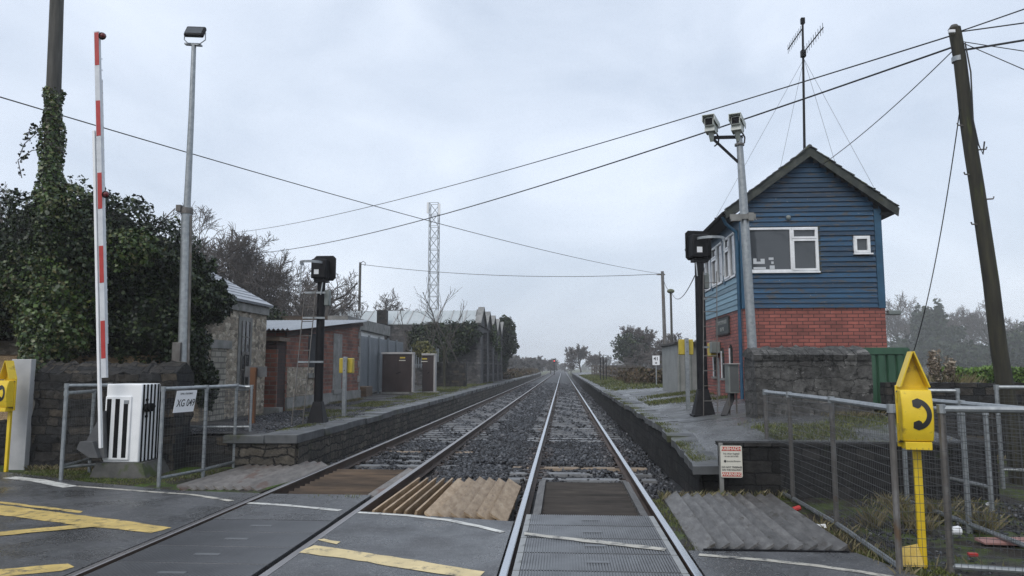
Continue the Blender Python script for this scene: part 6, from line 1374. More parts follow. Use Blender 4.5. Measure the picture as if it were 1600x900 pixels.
# poles, mast, milepost, far signals
r = T('lattice_mast', (0, 100, 0), 'slim steel lattice radio mast behind the warehouse', 'radio mast')
cb_ = at(677, 487, 100); r.location = (cb_.x, 100, 0); hw = 0.62; zt_ = at(677, 318, 100).z
for sx_, sy_ in ((-1, -1), (1, -1), (1, 1), (-1, 1)):
    b = MB(); b.bar((cb_.x + sx_ * hw, 100 + sy_ * hw, 0), (cb_.x + sx_ * hw, 100 + sy_ * hw, zt_), 0.1, 0.1, (0, 1, 0)); P(r, 'leg', b, GALV, smooth=False)
nb = 15
for f_ in range(4):
    cs = [(-1, -1), (1, -1), (1, 1), (-1, 1)]; (ax, ay), (bx_, by_) = cs[f_], cs[(f_ + 1) % 4]
    b = MB()
    for k in range(nb):
        za, zb = zt_ * k / nb, zt_ * (k + 1) / nb
        b.bar((cb_.x + ax * hw, 100 + ay * hw, za if k % 2 else zb), (cb_.x + bx_ * hw, 100 + by_ * hw, zb if k % 2 else za), 0.06, 0.06, (0.3, 0.3, 0)); b.bar((cb_.x + ax * hw, 100 + ay * hw, zb), (cb_.x + bx_ * hw, 100 + by_ * hw, zb), 0.06, 0.06)
    P(r, 'lattice', b, GALV, smooth=False)
for dx_, dz in ((-0.8, -0.5), (0.8, -0.7)):
    b = MB(); b.box(cb_.x + dx_ - 0.14, 99.2, zt_ + dz - 1.0, cb_.x + dx_ + 0.14, 99.4, zt_ + dz + 0.5); P(r, 'panel_antenna', b, WHITEP, smooth=False)
def pole(px_, ytop, ybase_z, Y, rad, m, lab, nm='utility_pole', lean=0.0):
    t_ = at(px_, ytop, Y); r = T(nm, (t_.x + lean, Y, ybase_z), lab, 'pole'); b = MB(); b.tube([(t_.x + lean, Y, ybase_z - 0.1), t_], [rad, rad * 0.75], 8); P(r, 'pole', b, m); return r, t_
r, t_ = pole(563, 410, LZ, 62, 0.14, POLEGREY, 'small wooden pole standing in front of the bare trees')
b = MB(); b.tube([t_ + Vector((0, 0, -0.1)), t_ + Vector((.25, 0, 0.1)), t_ + Vector((.45, 0, -.05)), t_ + Vector((.4, 0, -.3))], 0.03, 5); P(r, 'cable_loop', b, CABLE)
r, t_ = pole(1035, 424, zr(5, 58), 58, 0.16, GALVD, 'tall grey pole carrying the wires on the right platform side', lean=0.1)
b = MB(); b.bar(t_ + Vector((-0.45, 0, -0.25)), t_ + Vector((.2, 0, -.25)), 0.08, 0.1); P(r, 'cross_arm', b, GALVD, smooth=False)
r, t_ = pole(1048, 455, zr(5, 40), 40, 0.075, POLEGREY, 'slim lamp post with small rounded lamp beside the grey pole', 'lamp_post')
b = MB(); b.sphere(t_, 0.17, 10, 7, (1.2, 1, 0.75)); P(r, 'lamp_head', b, mat('mossy_lamp_head', (0.10, 0.11, 0.06), 5, 0.6))
pole(363, 358, LZ, 48.1, 0.08, POLEGREY, 'slender far pole half hidden behind the domed bare tree')
wire('slack wire from the far grey pole to the slim lamp post', far_pole_top, at(1049, 452, 40), 0.5, 0.018); wire('slack wire from the lamp post to the right signal', at(1049, 456, 40), at(1086, 430, 16.0), 0.45, 0.012)
r = T('milepost', at(1025, 598, 40), 'small white number 41 sign on a thin post by the far platform', 'sign'); mpz = at(1025, 598, 40).z
c_ = at(1025, 563, 40)
b = MB(); b.bar((c_.x, 40.03, mpz - 0.2), (c_.x, 40.03, c_.z), 0.05, 0.05, (0, 1, 0)); P(r, 'post', b, GALV, smooth=False)
b = MB(); b.box(c_.x - 0.19, 39.98, c_.z - 0.25, c_.x + 0.19, 40.0, c_.z + 0.25); P(r, 'plate', b, WHITEP, smooth=False)
text(r, '41', 0.26, (c_.x, 39.975, c_.z + 0.08), (1, 0, 0), (0, 0, 1), INK, 0.003, bold=0.004)
b = MB(); b.box(c_.x - 0.05, 39.97, c_.z - 0.17, c_.x + 0.05, 39.979, c_.z - 0.11); P(r, 'small_mark', b, INK, smooth=False)
REDL = flat_mat('red_signal_light', (1.0, 0.06, 0.04), 0.3, 0, 1.2)
for px_, py_, lab in ((866, 564, 'far signal showing red left of the tracks'), (892, 562, 'far signal showing red right of the tracks')):
    c_ = at(px_, py_, 190); r = T('distant_signal', (c_.x, 190, -0.2), lab, 'railway signal', 'red lit far signals')
    b = MB(); b.tube([(c_.x, 190, -0.3), (c_.x, 190, c_.z - 0.5)], 0.1, 6); P(r, 'post', b, BLACKM)
    b = MB(); b.box(c_.x - 0.35, 190.05, c_.z - 0.6, c_.x + 0.35, 190.15, c_.z + 0.6); P(r, 'backboard', b, BLACKM, smooth=False)
    b = MB(); b.tube([(c_.x, 189.9, c_.z), (c_.x, 190.04, c_.z)], 0.16, 10); P(r, 'red_lamp', b, REDL)

# metal shed by the right platform, timber fence, black posts
r = T('metal_shed', (4.9, 28, zr(4.5, 28)), 'pale grey ribbed metal shed behind the yellow platform box', 'shed')
sA, sB = at(1056, 600, 27), at(1086, 600, 27); zt_ = at(1070, 538, 27).z
b = MB(); b.box(sA.x, 26.5, 0.5, sB.x + 0.5, 30.5, zt_); P(r, 'body', b, mat('grey_shed_sheet', [(0.3, (0.2, 0.21, 0.2)), (0.7, (0.32, 0.33, 0.32))], 2, 0.5, spots=(2, 0.62, (0.16, 0.19, 0.13))), smooth=False)
b = MB(); b.box(sA.x - 0.12, 26.3, zt_, sB.x + 0.6, 30.7, zt_ + 0.07); P(r, 'roof', b, CREO, smooth=False)
for k in range(5): b = MB(); b.box(sA.x + 0.05 + k * 0.2, 26.47, 0.6, sA.x + 0.09 + k * 0.2, 26.5, zt_); P(r, 'rib', b, GREYBOX, smooth=False)
FENCEW = mat('old_fence_timber', [(0.3, (0.06, 0.05, 0.04)), (0.7, (0.13, 0.11, 0.09))], 3, 0.8)
r = T('timber_fence', (5, 50, 0.7), 'old timber fence along the far right platform', 'fence')
fa, fb_ = at(1000, 578, 50), at(925, 574, 92)
n_ = 12
for k in range(n_ + 1):
    q = fa.lerp(fb_, k / n_); b = MB(); b.box(q.x - 0.07, q.y - .07, 0.4, q.x + .07, q.y + .07, q.z + 0.3); P(r, 'post', b, FENCEW, smooth=False)
for dz in (0.2, -0.25, -0.65):
    b = MB(); b.bar(fa + Vector((0, 0, dz)), fb_ + Vector((0, 0, dz)), 0.05, 0.16); P(r, 'rail', b, FENCEW, smooth=False)
for px_, lab in ((938, 'first'), (942.5, 'second'), (947, 'third')):
    q = at(px_, 558, 60); b = MB(); b.box(q.x - 0.035, 59.95, 0.3, q.x + 0.035, 60.05, q.z); O('black_post', b, BLACKM, (q.x, 60, 0.5), f'{lab} of three black upright posts by the far right platform', 'post', 'black posts by the far platform')

# ------------------------------------------------------------------ vegetation
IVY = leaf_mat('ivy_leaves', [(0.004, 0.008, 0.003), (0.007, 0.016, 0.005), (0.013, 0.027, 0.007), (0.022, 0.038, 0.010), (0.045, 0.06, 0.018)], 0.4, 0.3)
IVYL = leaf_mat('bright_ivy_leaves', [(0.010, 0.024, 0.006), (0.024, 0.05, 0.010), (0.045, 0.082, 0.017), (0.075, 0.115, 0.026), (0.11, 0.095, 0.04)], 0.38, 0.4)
IVYCORE = mat('dark_foliage_core', [(0.3, (0.006, 0.009, 0.005)), (0.7, (0.014, 0.018, 0.009))], 6, 0.9)  # near-black filler, painted shade for the inside of leaf masses
HEDGEM = leaf_mat('clipped_hedge_leaves', [(0.04, 0.08, 0.014), (0.085, 0.16, 0.026), (0.13, 0.22, 0.04), (0.18, 0.27, 0.06)], 0.5, 0.3)
BARK = mat('bare_winter_bark', [(0.3, (0.045, 0.04, 0.034)), (0.7, (0.095, 0.085, 0.075))], 4, 0.85)
TWIG = mat('winter_twigs', [(0.3, (0.07, 0.06, 0.054)), (0.7, (0.125, 0.108, 0.096))], 2, 0.9)
BRUSH = leaf_mat('dead_brown_brush', [(0.035, 0.028, 0.018), (0.07, 0.05, 0.032), (0.11, 0.08, 0.05), (0.05, 0.055, 0.025)], 0.8, 0.1)
GRASSM = leaf_mat('short_winter_grass', [(0.04, 0.055, 0.012), (0.075, 0.095, 0.022), (0.11, 0.125, 0.035), (0.14, 0.13, 0.06)], 0.6, 0.2)
DRYG = leaf_mat('dry_grass_blades', [(0.10, 0.09, 0.04), (0.17, 0.14, 0.075), (0.24, 0.21, 0.13), (0.07, 0.09, 0.025)], 0.7, 0.2)
def leaf_quads(C, size, up_bias=0.25, nrm=None):
    n = len(C); d = rs.normal(0, 1, (n, 3))
    if nrm is not None: d = d * 0.55 + nrm
    d[:, 2] += up_bias; d /= np.linalg.norm(d, axis=1)[:, None]
    a = np.cross(d, rs.normal(0, 1, (n, 3))); a /= np.linalg.norm(a, axis=1)[:, None] + 1e-9; b = np.cross(d, a)
    s = (np.asarray(size) * rs.uniform(0.4, 1.55, n))[:, None]
    V = np.stack([C - a * s, C - b * s * 0.75 + d * s * 0.12, C + a * s * 0.8, C + b * s * 0.75 + d * s * 0.12], 1).reshape(-1, 3)
    return V, np.arange(4 * n).reshape(n, 4)
def blob_points(blobs, per, shell=0.72, clump=0.0):
    out = []; nn = []
    for (c, r, k) in blobs:
        n = int(per * k); d = rs.normal(0, 1, (n, 3)); d /= np.linalg.norm(d, axis=1)[:, None]
        lump = 1 + 0.16 * np.sin(d[:, 0] * 7 + c[0] * 3) * np.sin(d[:, 1] * 6 + c[1]) + 0.13 * np.sin(d[:, 2] * 9 + d[:, 0] * 5 + c[2])
        rad = (shell + (1.06 - shell) * rs.uniform(0, 1, n) ** 0.6) * lump
        out.append(np.array(c) + d * rad[:, None] * np.array(r)); nn.append(d)
    return np.concatenate(out), np.concatenate(nn)
def core_mesh(blobs, k=0.8):  # solid lumps added inside the leaves so the foliage looks dense and dark
    mb = MB()
    for c, r, _ in blobs: mb.sphere(c, 1.0, 14, 9, (r[0] * k, r[1] * k, r[2] * k))
    return mb
def leafy(root, name, blobs, per, size, m, shell=0.7, parent=None):
    C, nr_ = blob_points(blobs, per, shell); V, Fq = leaf_quads(C, np.full(len(C), size), 0.25, nr_ * 0.6)
    return np_mesh(name, V, Fq, m, parent or root, tuple(root.location))

# ivy clad pole and thicket at the left
pl_top, pl_bot = at(91, -60, 14.0), at(72, 575, 14.0); pl_bot.z = 0.4
ip = T('telegraph_pole', pl_bot, 'tall pole at the left with its lower half wrapped in ivy', 'telegraph pole')
b = MB(); b.tube([pl_bot, pl_bot.lerp(pl_top, 0.5), pl_top], [0.165, 0.15, 0.125], 12); P(ip, 'pole', b, POLEGREY)
pts_ = []; nn_ = []
for k in range(11000):
    t_ = rs.uniform(0, 1) ** 1.25; z_ = 1.5 + 5.9 * t_; ax = pl_bot.lerp(pl_top, (z_ - pl_bot.z) / (pl_top.z - pl_bot.z)); a = rs.uniform(0, 2 * math.pi)
    rad = (0.30 * (1 - t_) ** 1.2 + 0.155 + 0.035 * math.sin(z_ * 5 + a * 2)) * rs.uniform(0.75, 1.15)
    pts_.append((ax.x + rad * math.cos(a), ax.y + rad * math.sin(a), z_)); nn_.append((math.cos(a), math.sin(a), 0.1))
V, Fq = leaf_quads(np.array(pts_), np.full(len(pts_), 0.036), 0.2, np.array(nn_)); np_mesh('ivy', V, Fq, IVYL, ip, tuple(ip.location))
b = MB()                                                            # loose trailing stem on the left of the pole
for q in (((102, 240), (60, 205), (48, 198), (42, 215)), ((100, 230), (50, 235), (28, 250), (34, 278)), ((60, 205), (38, 225), (30, 245))):
    b.tube([at(x, y, 13.9) for x, y in q], 0.009, 4)
sp = P(ip, 'trailing_stem', b, BARK)
C = np.array([tuple(at(rnd.choice((100, 75, 50, 45, 60, 35, 30, 42)) + rnd.uniform(-10, 10), 0, 13.9)) for _ in range(1)])
cl_ = []
for q in (((102, 240), (60, 205), (48, 198), (42, 215)), ((100, 230), (50, 235), (28, 250), (34, 278)), ((60, 205), (38, 225), (30, 245))):
    for (x0, y0), (x1, y1) in zip(q, q[1:]):
        for k in range(14): t_ = rnd.random(); cl_.append(tuple(at(x0 + (x1 - x0) * t_ + rnd.uniform(-5, 5), y0 + (y1 - y0) * t_ + rnd.uniform(-5, 5), 13.9)))
V, Fq = leaf_quads(np.array(cl_), np.full(len(cl_), 0.038)); np_mesh('trailing_leaves', V, Fq, IVY, ip, tuple(ip.location))

def bl(px_, py_, Y, rx, ry, rz, k=1.0): c = at(px_, py_, Y); return ((c.x, c.y, c.z), (rx, ry, rz), k)
th = T('ivy_thicket', (-8.6, 14.6, 0.5), 'huge dark ivy thicket smothering the house end and wall', 'ivy thicket')
BB = [bl(20, 425, 14.9, 1.5, 1.1, 1.15, 1.0), bl(95, 385, 14.7, 1.25, 1.1, 1.15, 1.1), bl(165, 380, 14.9, 1.0, 1.1, 0.95, 1.0), bl(235, 415, 15.4, 1.0, 1.0, 0.9, 1.0),
      bl(286, 450, 15.7, 0.72, 0.8, 0.72, 0.8), bl(330, 470, 15.6, 0.40, 0.6, 0.44, 0.4), bl(140, 470, 15.1, 1.3, 1.0, 1.0, 1.0), bl(225, 500, 15.2, 1.0, 0.7, 1.0, 0.8),
      bl(85, 480, 14.2, 0.72, 0.6, 0.85, 0.9), bl(60, 430, 14.2, 0.8, 0.6, 0.7, 0.8), bl(295, 540, 15.2, 0.42, 0.4, 0.65, 0.35), bl(320, 600, 15.4, 0.25, 0.3, 0.5, 0.25), bl(-60, 400, 15.0, 1.6, 1.2, 1.3, 0.8)]
P(th, 'dark_core', core_mesh(BB, 0.74), IVYCORE)
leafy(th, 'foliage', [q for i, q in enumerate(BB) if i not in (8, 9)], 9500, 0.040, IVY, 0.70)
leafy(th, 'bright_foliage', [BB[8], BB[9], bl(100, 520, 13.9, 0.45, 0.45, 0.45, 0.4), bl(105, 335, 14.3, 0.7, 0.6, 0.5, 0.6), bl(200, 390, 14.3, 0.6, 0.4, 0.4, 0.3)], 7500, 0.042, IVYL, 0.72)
b = MB(); q0_ = at(82, 480, 14.1); b.tube([(q0_.x, 14.1, 0.4), (q0_.x + .03, 14.1, 1.6), tuple(q0_)], [0.28, 0.24, 0.2], 10); P(th, 'trunk', b, POLEGREY)

def branches(mb_trunk, mb_twig, p, d, length, r, level, R_, maxl, up, spread, kids, rmin, k0=0.74):
    n = 4 if level < 2 else 3; pts = [p.copy()]; dd = d.copy(); seg = length / n
    for i in range(n):
        dd = (dd + Vector((R_.gauss(0, .16), R_.gauss(0, .16), R_.gauss(0, .10) + up))).normalized(); pts.append(pts[-1] + dd * seg)
    r1 = max(r * 0.45, rmin); (mb_trunk if level < 2 else mb_twig).tube(pts, [r + (r1 - r) * i / n for i in range(n + 1)], 7 if level == 0 else 5 if level == 1 else 3, False)
    if level >= maxl: return
    k = kids[level]
    for j in range(k):
        t_ = (0.32 if level == 0 else 0.18) + (0.98 - (0.32 if level == 0 else 0.18)) * (j + R_.random() * 0.8) / k; i = min(int(t_ * n), n - 1); q = pts[i].lerp(pts[i + 1], t_ * n - i)
        ax = (pts[i + 1] - pts[i]).normalized(); perp = ax.orthogonal().normalized(); perp.rotate(Matrix.Rotation(R_.uniform(0, 2 * math.pi) + j * 2.4, 3, ax))
        s_ = spread[level] * R_.uniform(0.7, 1.25); nd = (ax * math.cos(s_) + perp * math.sin(s_)).normalized()
        branches(mb_trunk, mb_twig, q, nd, length * (k0 if level == 0 else 0.60) * R_.uniform(0.75, 1.15) * (1.12 - 0.45 * t_), max(r * 0.52 * (1.1 - 0.5 * t_), rmin), level + 1, R_, maxl, up, spread, kids, rmin)
def bare_tree(name, base, height, lab, seed, maxl=4, kids=(9, 7, 6, 5), spread=(0.95, 0.8, 0.75, 0.8), rmin=0.012, trunk=0.42, up=0.05, group=None, cat='tree', r0=None, k0=0.74):
    R_ = random.Random(seed); t = T(name, base, lab, cat, group); a, c = MB(), MB()
    branches(a, c, Vector(base), Vector((0, 0, 1)), height * trunk * 1.25, r0 or height * 0.028, 0, R_, maxl, up, spread, kids, rmin, k0)
    P(t, 'trunk', a, BARK); P(t, 'crown', c, TWIG, smooth=False)
    return t
def tree_at(px_, ytop, Y, zb, *a, **k):
    c = at(px_, ytop, Y); return bare_tree('bare_tree', (c.x, Y, zb), c.z - zb, *a, **k)
TG = 'bare winter trees'
dome_tree = tree_at(318, 308, 46, LZ, 'broad domed bare tree behind the stone house roof', 3, kids=(24, 12, 9, 7), rmin=0.012, trunk=0.42, r0=0.2, group=TG, spread=(1.15, 0.85, 0.8, 0.8))
dome_tree.scale = (1.12, 1.12, 1.14)
tree_at(478, 360, 44, LZ, 'thin sprawling bare tree behind the left signal head', 8, kids=(8, 6, 5, 4), rmin=0.013, trunk=0.5, group=TG)
round_tree = tree_at(530, 400, 56, LZ, 'dense rounded bare tree beside the small wooden pole', 5, kids=(18, 11, 8, 6), rmin=0.016, trunk=0.48, group=TG, spread=(1.15, 0.85, 0.8, 0.8))
round_tree.scale = (1.0, 1.0, 0.94)
tree_at(588, 445, 66, LZ, 'lower bare tree to the warehouse side of the small wooden pole', 15, kids=(10, 8, 6, 5), rmin=0.018, trunk=0.48, group=TG, spread=(1.1, 0.85, 0.8, 0.8))
tree_at(18, 255, 24, LZ, 'bare treetop showing above the ivy at the left edge', 21, kids=(9, 7, 6, 4), rmin=0.010, trunk=0.5, group=TG)
tree_at(215, 262, 26, LZ, 'bare twigs rising above the ivy beside the floodlight pole', 23, kids=(8, 6, 5, 4), rmin=0.009, trunk=0.5, group=TG)
for i, (x, yt, Y) in enumerate(((668, 452, 47), (688, 470, 47.4), (708, 445, 46.6), (655, 478, 47.8), (725, 470, 47.2))):
    c = at(x, yt, Y); bare_tree('sapling', (c.x, Y, LZ), c.z - LZ, ['tall pale sapling closest to the lattice mast', 'thin sapling between the two tallest saplings', 'tallest sapling in front of the warehouse ivy', 'short sapling nearest the chimney pier', 'short sapling nearest the warehouse gables'][i], 31 + i, maxl=2, kids=(8, 3), spread=(0.42, 0.5), rmin=0.010, trunk=0.8, up=0.10, group='saplings by the warehouse', r0=0.045, k0=0.26)
tree_at(988, 488, 105, 0.3, 'big rounded bare tree with dark ivy heart beyond the right platform', 41, kids=(13, 9, 7, 5), rmin=0.03, trunk=0.46, group=TG, spread=(1.15, 0.85, 0.8, 0.8))
tree_at(1042, 505, 100, 0.3, 'rounded bare tree behind the far grey pole', 42, kids=(12, 8, 7, 5), rmin=0.03, trunk=0.46, group=TG, spread=(1.1, 0.85, 0.8, 0.8))
tree_at(1075, 508, 90, 0.3, 'bare tree behind the pale metal shed', 43, kids=(10, 8, 6, 4), rmin=0.028, trunk=0.46, group=TG)
tree_at(908, 528, 160, 0, 'misty bare tree right of the vanishing rails', 44, kids=(11, 8, 6, 5), rmin=0.045, trunk=0.46, group=TG, spread=(1.1, 0.85, 0.8, 0.8))
tree_at(930, 537, 150, 0, 'misty smaller bare tree beside the far timber fence', 45, kids=(10, 7, 6, 4), rmin=0.045, trunk=0.46, group=TG)
far_labels = ['misty low tree nearest the warehouse end', 'second misty low tree from the warehouse end', 'third misty low tree from the warehouse end', 'misty low tree closest to the far left signal', 'faint low tree at the vanishing point']
for i, (x, yt, Y) in enumerate(((805, 549, 190), (826, 547, 200), (845, 548, 205), (860, 551, 220), (877, 561, 330))):
    tree_at(x, yt, Y, -0.3, far_labels[i], 51 + i, kids=(12, 9, 6, 4), rmin=0.06, trunk=0.42, group=TG, spread=(1.2, 0.85, 0.8, 0.8))
rt_labels = ['bare tree rising above the green container', 'bare tree with forked ivy clad trunk behind the drop cable', 'bare tree left of the leaning pole top branches', 'spreading bare tree behind the leaning pole', 'bare tree at the right edge beyond the hedge', 'slim bare tree between the ivy clad ones']
for i, (x, yt, Y) in enumerate(((1412, 455, 240), (1462, 462, 235), (1505, 470, 250), (1556, 462, 230), (1612, 475, 235), (1436, 475, 260))):
    tree_at(x, yt, Y, -0.3, rt_labels[i], 61 + i, kids=(11, 8, 6, 5), rmin=0.05, trunk=0.5, group=TG)
def ivy_tree(name, lab, base, blobs, per, size, m, cat, core=0.78):
    t = T(name, base, lab, cat); cm = core_mesh(blobs, core); P(t, 'dark_core', cm, IVYCORE); leafy(t, 'foliage', blobs, per, size, m, 0.74); return t
GLOOM = leaf_mat('dark_evergreen_leaves', [(0.010, 0.018, 0.010), (0.02, 0.034, 0.017), (0.035, 0.05, 0.024), (0.05, 0.06, 0.03)], 0.6, 0.2)
ivy_tree('ivy_clad_tree', 'dark ivy clad trunk with stubby arms beyond the hedge', at(1470, 578, 218), [bl(1468, 510, 218, 1.81, 1.98, 7.26, .5), bl(1462, 545, 218, 5.28, 3.96, 5.28, 1), bl(1490, 520, 218, 2.97, 1.98, 1.65, .35), bl(1450, 500, 218, 1.65, 1.65, 3.63, .3)], 1900, 0.45, GLOOM, 'tree')
ivy_tree('ivy_clad_tree', 'slim pointed ivy clad tree beyond the green container', at(1436, 578, 224), [bl(1436, 520, 224, 1.98, 1.98, 7.26, .5), bl(1428, 550, 224, 5.94, 3.3, 3.96, .8), bl(1405, 552, 224, 4.29, 3.3, 3.96, .6)], 1700, 0.45, GLOOM, 'tree')
ivy_tree('evergreen_bush', 'dark evergreen bush mass behind the hedge', at(1520, 578, 191), [bl(1500, 556, 191, 5.28, 3.3, 3.3, .8), bl(1535, 560, 191, 5.28, 3.3, 2.97, .8), bl(1565, 556, 191, 4.62, 3.3, 3.63, .8)], 1500, 0.42, GLOOM, 'bush')
ivy_tree('evergreen_bush', 'tall dark evergreen bush at the right edge', at(1605, 578, 182), [bl(1602, 545, 182, 4.95, 3.3, 4.95, 1), bl(1640, 535, 182, 5.28, 3.3, 6.27, 1)], 1900, 0.40, GLOOM, 'bush')
ivy_tree('ivy_clad_tree', 'dark green bushy tree at the far end of the warehouse', at(795, 590, 74), [bl(793, 520, 74, 0.8, 1, 1.3, .8), bl(797, 540, 74, 0.75, 1, 1.0, .7), bl(789, 505, 74, 0.6, .8, .7, .4), bl(787, 560, 74, 0.5, .8, 1.2, .4)], 2400, 0.10, IVY, 'tree')
ivy_tree('warehouse_ivy', 'dark ivy covering the warehouse end wall', at(690, 600, 51.4), [bl(665, 527, 51.5, 1.2, .6, 1.0, .8), bl(695, 523, 51.5, 1.3, .6, 0.9, .8), bl(728, 521, 51.5, 1.0, .6, .8, .7), bl(680, 548, 51.5, 1.5, .6, 1.1, .9), bl(718, 535, 51.5, 0.8, .5, .9, .5), bl(650, 540, 51.5, .6, .5, .9, .4)], 2400, 0.085, IVY, 'ivy')
ivy_tree('ivy_patch', 'small ivy patch on the middle of the warehouse gable side', at(775, 560, 62), [bl(771, 525, 61, 0.25, .8, .8, .4), bl(778, 545, 66, 0.25, 1, 1.0, .4)], 1600, 0.08, IVYL, 'ivy', 0.6)
ivy_tree('evergreen_bush', 'dark evergreen bush between the stone house and brick building', at(425, 520, 30), [bl(418, 498, 30, .55, .6, .45, .6), bl(436, 503, 30, .5, .6, .35, .5)], 1600, 0.06, IVY, 'bush')
ivy_tree('yellow_green_bush', 'yellowish bush behind the narrow relay cabinet', at(656, 560, 43), [bl(660, 545, 43, .55, .5, .45, .6), bl(668, 552, 43, .5, .5, .35, .4)], 1500, 0.07, leaf_mat('yellowish_leaves', [(0.06, 0.065, 0.015), (0.10, 0.10, 0.025), (0.15, 0.13, 0.04)]), 'bush')
c = at(988, 545, 103); ivy_tree('ivy_heart', 'dark ivy heart inside the big rounded tree', (c.x, 103, 0.5), [bl(980, 543, 103, 1.9, 1.5, 1.9, 1), bl(996, 548, 103, 1.9, 1.5, 1.6, .8)], 1500, 0.17, GLOOM, 'ivy', 0.7)

# clipped hedge and pampas grass
hA, hB = at(1480, 575, 30), at(1800, 575, 30)
hd = T('hedge', (hA.x, 30, -0.1), 'bright green clipped hedge behind the leaning pole', 'hedge')
b = MB(); b.box(hA.x + 0.1, 29.7, -0.1, hB.x, 30.6, hA.z - 0.16); P(hd, 'dark_core', b, IVYCORE, smooth=False)  # dark block added as the hedge's shaded inside
n_ = 22000; C = np.stack([rs.uniform(hA.x, hB.x, n_), rs.uniform(29.55, 30.7, n_), rs.uniform(-0.1, hA.z, n_)], 1); f_ = rs.uniform(0, 1, n_) < 0.62
C[f_, 1] = 29.62 + rs.normal(0, .05, f_.sum()); C[~f_, 2] = hA.z - 0.10 + rs.normal(0, .06, (~f_).sum())
C[:, 2] += 0.06 * np.sin(C[:, 0] * 3.1) * (C[:, 2] > 1)
V, Fq = leaf_quads(C, np.full(n_, 0.055)); np_mesh('foliage', V, Fq, HEDGEM, hd, tuple(hd.location))
def blades(C, h, w_, lean, m, name, root=None, lab=None, cat=None):
    n = len(C); a = rs.uniform(0, 2 * math.pi, n); d = np.stack([np.cos(a), np.sin(a), np.zeros(n)], 1); e = np.stack([-np.sin(a), np.cos(a), np.zeros(n)], 1)
    hh = (h * rs.uniform(0.5, 1.2, n))[:, None]; l_ = (lean * rs.uniform(0.2, 1.3, n))[:, None] * hh; up = np.array([0, 0, 1.0])
    V = np.stack([C - e * w_, C + e * w_, C + up * hh * 0.6 + d * l_ * 0.4 + e * w_ * 0.7, C + up * hh + d * l_], 1).reshape(-1, 3)
    o = np_mesh(name, V, np.arange(4 * n).reshape(n, 4), m, root, tuple(root.location) if root else (0, 0, 0))
    return setp(o, lab, cat, None, 'stuff' if root is None else None)
pg = T('pampas_grass', at(1470, 604, 20), 'pale feathery pampas grass clump in front of the hedge', 'pampas grass')
PAMP = leaf_mat('pampas_plume', [(0.20, 0.16, 0.12), (0.32, 0.27, 0.21), (0.42, 0.36, 0.29)], 0.9, 0.1)
pg.location.z = 0.2
for k in range(20):
    x_ = rnd.uniform(1450, 1492); yt = 545 + abs(x_ - 1462) * 0.75 + rnd.uniform(-6, 14); tp_ = at(x_, yt, 20 + rnd.uniform(-.4, .4)); bt = Vector((at(1468 + (x_ - 1468) * 0.4, 600, 20).x, tp_.y, 0.2))
    b = MB(); b.tube([bt, bt.lerp(tp_, 0.6) + Vector((0, 0, .05)), tp_], [0.012, 0.008, 0.004], 4, False); st_ = P(pg, 'stalk', b, DRYG)
    C = np.array([tuple(bt.lerp(tp_, t_) + Vector((rnd.gauss(0, .028), rnd.gauss(0, .028), 0))) for t_ in rs.uniform(0.62, 1.0, 130)]); V, Fq = leaf_quads(C, np.full(130, 0.032), 1.5); np_mesh('plume', V, Fq, PAMP, st_, tuple(pg.location))
blades(np.array([(pg.location.x + rs.normal(0, .25), 20 + rs.normal(0, .25), 0.2) for _ in range(900)]), 1.2, 0.008, 0.6, DRYG, 'blades', pg)

# grass, moss and weeds
def scat(x0, x1, y0, y1, n, zf, thr=0.0, fr_=1.7):
    x, y = rs.uniform(x0, x1, n), rs.uniform(y0, y1, n)
    k = np.sin(x * fr_ + 1.3 * y) + np.sin(2.3 * fr_ * y * 0.6 - x * 1.9) + rs.normal(0, .4, n) > thr
    return np.array([(a, c, zf(a, c)) for a, c in zip(x[k], y[k])])
vz = lambda x, y: -0.035 + nzf(x, y, 0.02)
blades(scat(-6.6, -5.5, 17.5, 40, 16000, lambda x, y: LZ, -0.2), 0.06, 0.006, 0.7, GRASSM, 'grass', None, 'short grass strip along the left platform', 'grass')
blades(scat(-7.4, -5.4, 36, 60, 9000, lambda x, y: LZ, -0.3), 0.09, 0.012, 0.7, GRASSM, 'grass', None, 'grass along the far left platform by the warehouse', 'grass')
blades(scat(2.4, 5.0, 20.2, 26, 9000, lambda x, y: zr(x, y), 0.0), 0.07, 0.007, 0.7, GRASSM, 'grass', None, 'short grass on the right platform behind the signal', 'grass')
blades(scat(2.1, 7.5, 34, 100, 26000, lambda x, y: zr(x, y), -0.6), 0.12, 0.02, 0.7, GRASSM, 'grass', None, 'grassy far end of the right platform', 'grass')
blades(scat(3.0, 5.5, 10.9, 13.3, 9000, lambda x, y: zr(x, y), -0.2), 0.05, 0.005, 0.7, GRASSM, 'grass', None, 'mossy grass below the stained grey wall', 'grass')
blades(np.concatenate([scat(3.0, 6.5, 6.9, 10.3, 3200, vz, 0.5), scat(1.3, 3.0, 10.2, 10.42, 500, vz, -0.5), scat(2.75, 3.0, 6.6, 10, 500, vz, 0)]), 0.11, 0.004, 0.8, DRYG, 'grass', None, 'sparse dry weeds and grass behind the long pipe fence', 'grass')
blades(np.concatenate([scat(2.78, 3.3, 6.5, 7.6, 2400, vz, -0.4), scat(3.2, 6.4, 7.2, 10.3, 5500, vz, 0.3), scat(1.3, 2.95, 10.3, 10.45, 1400, vz, -0.8), scat(1.16, 1.3, 7.4, 10.3, 700, vz, -0.2)]), 0.035, 0.004, 0.6, GRASSM, 'moss', None, 'bright moss tufts on the waste ground by the right fence', 'moss')
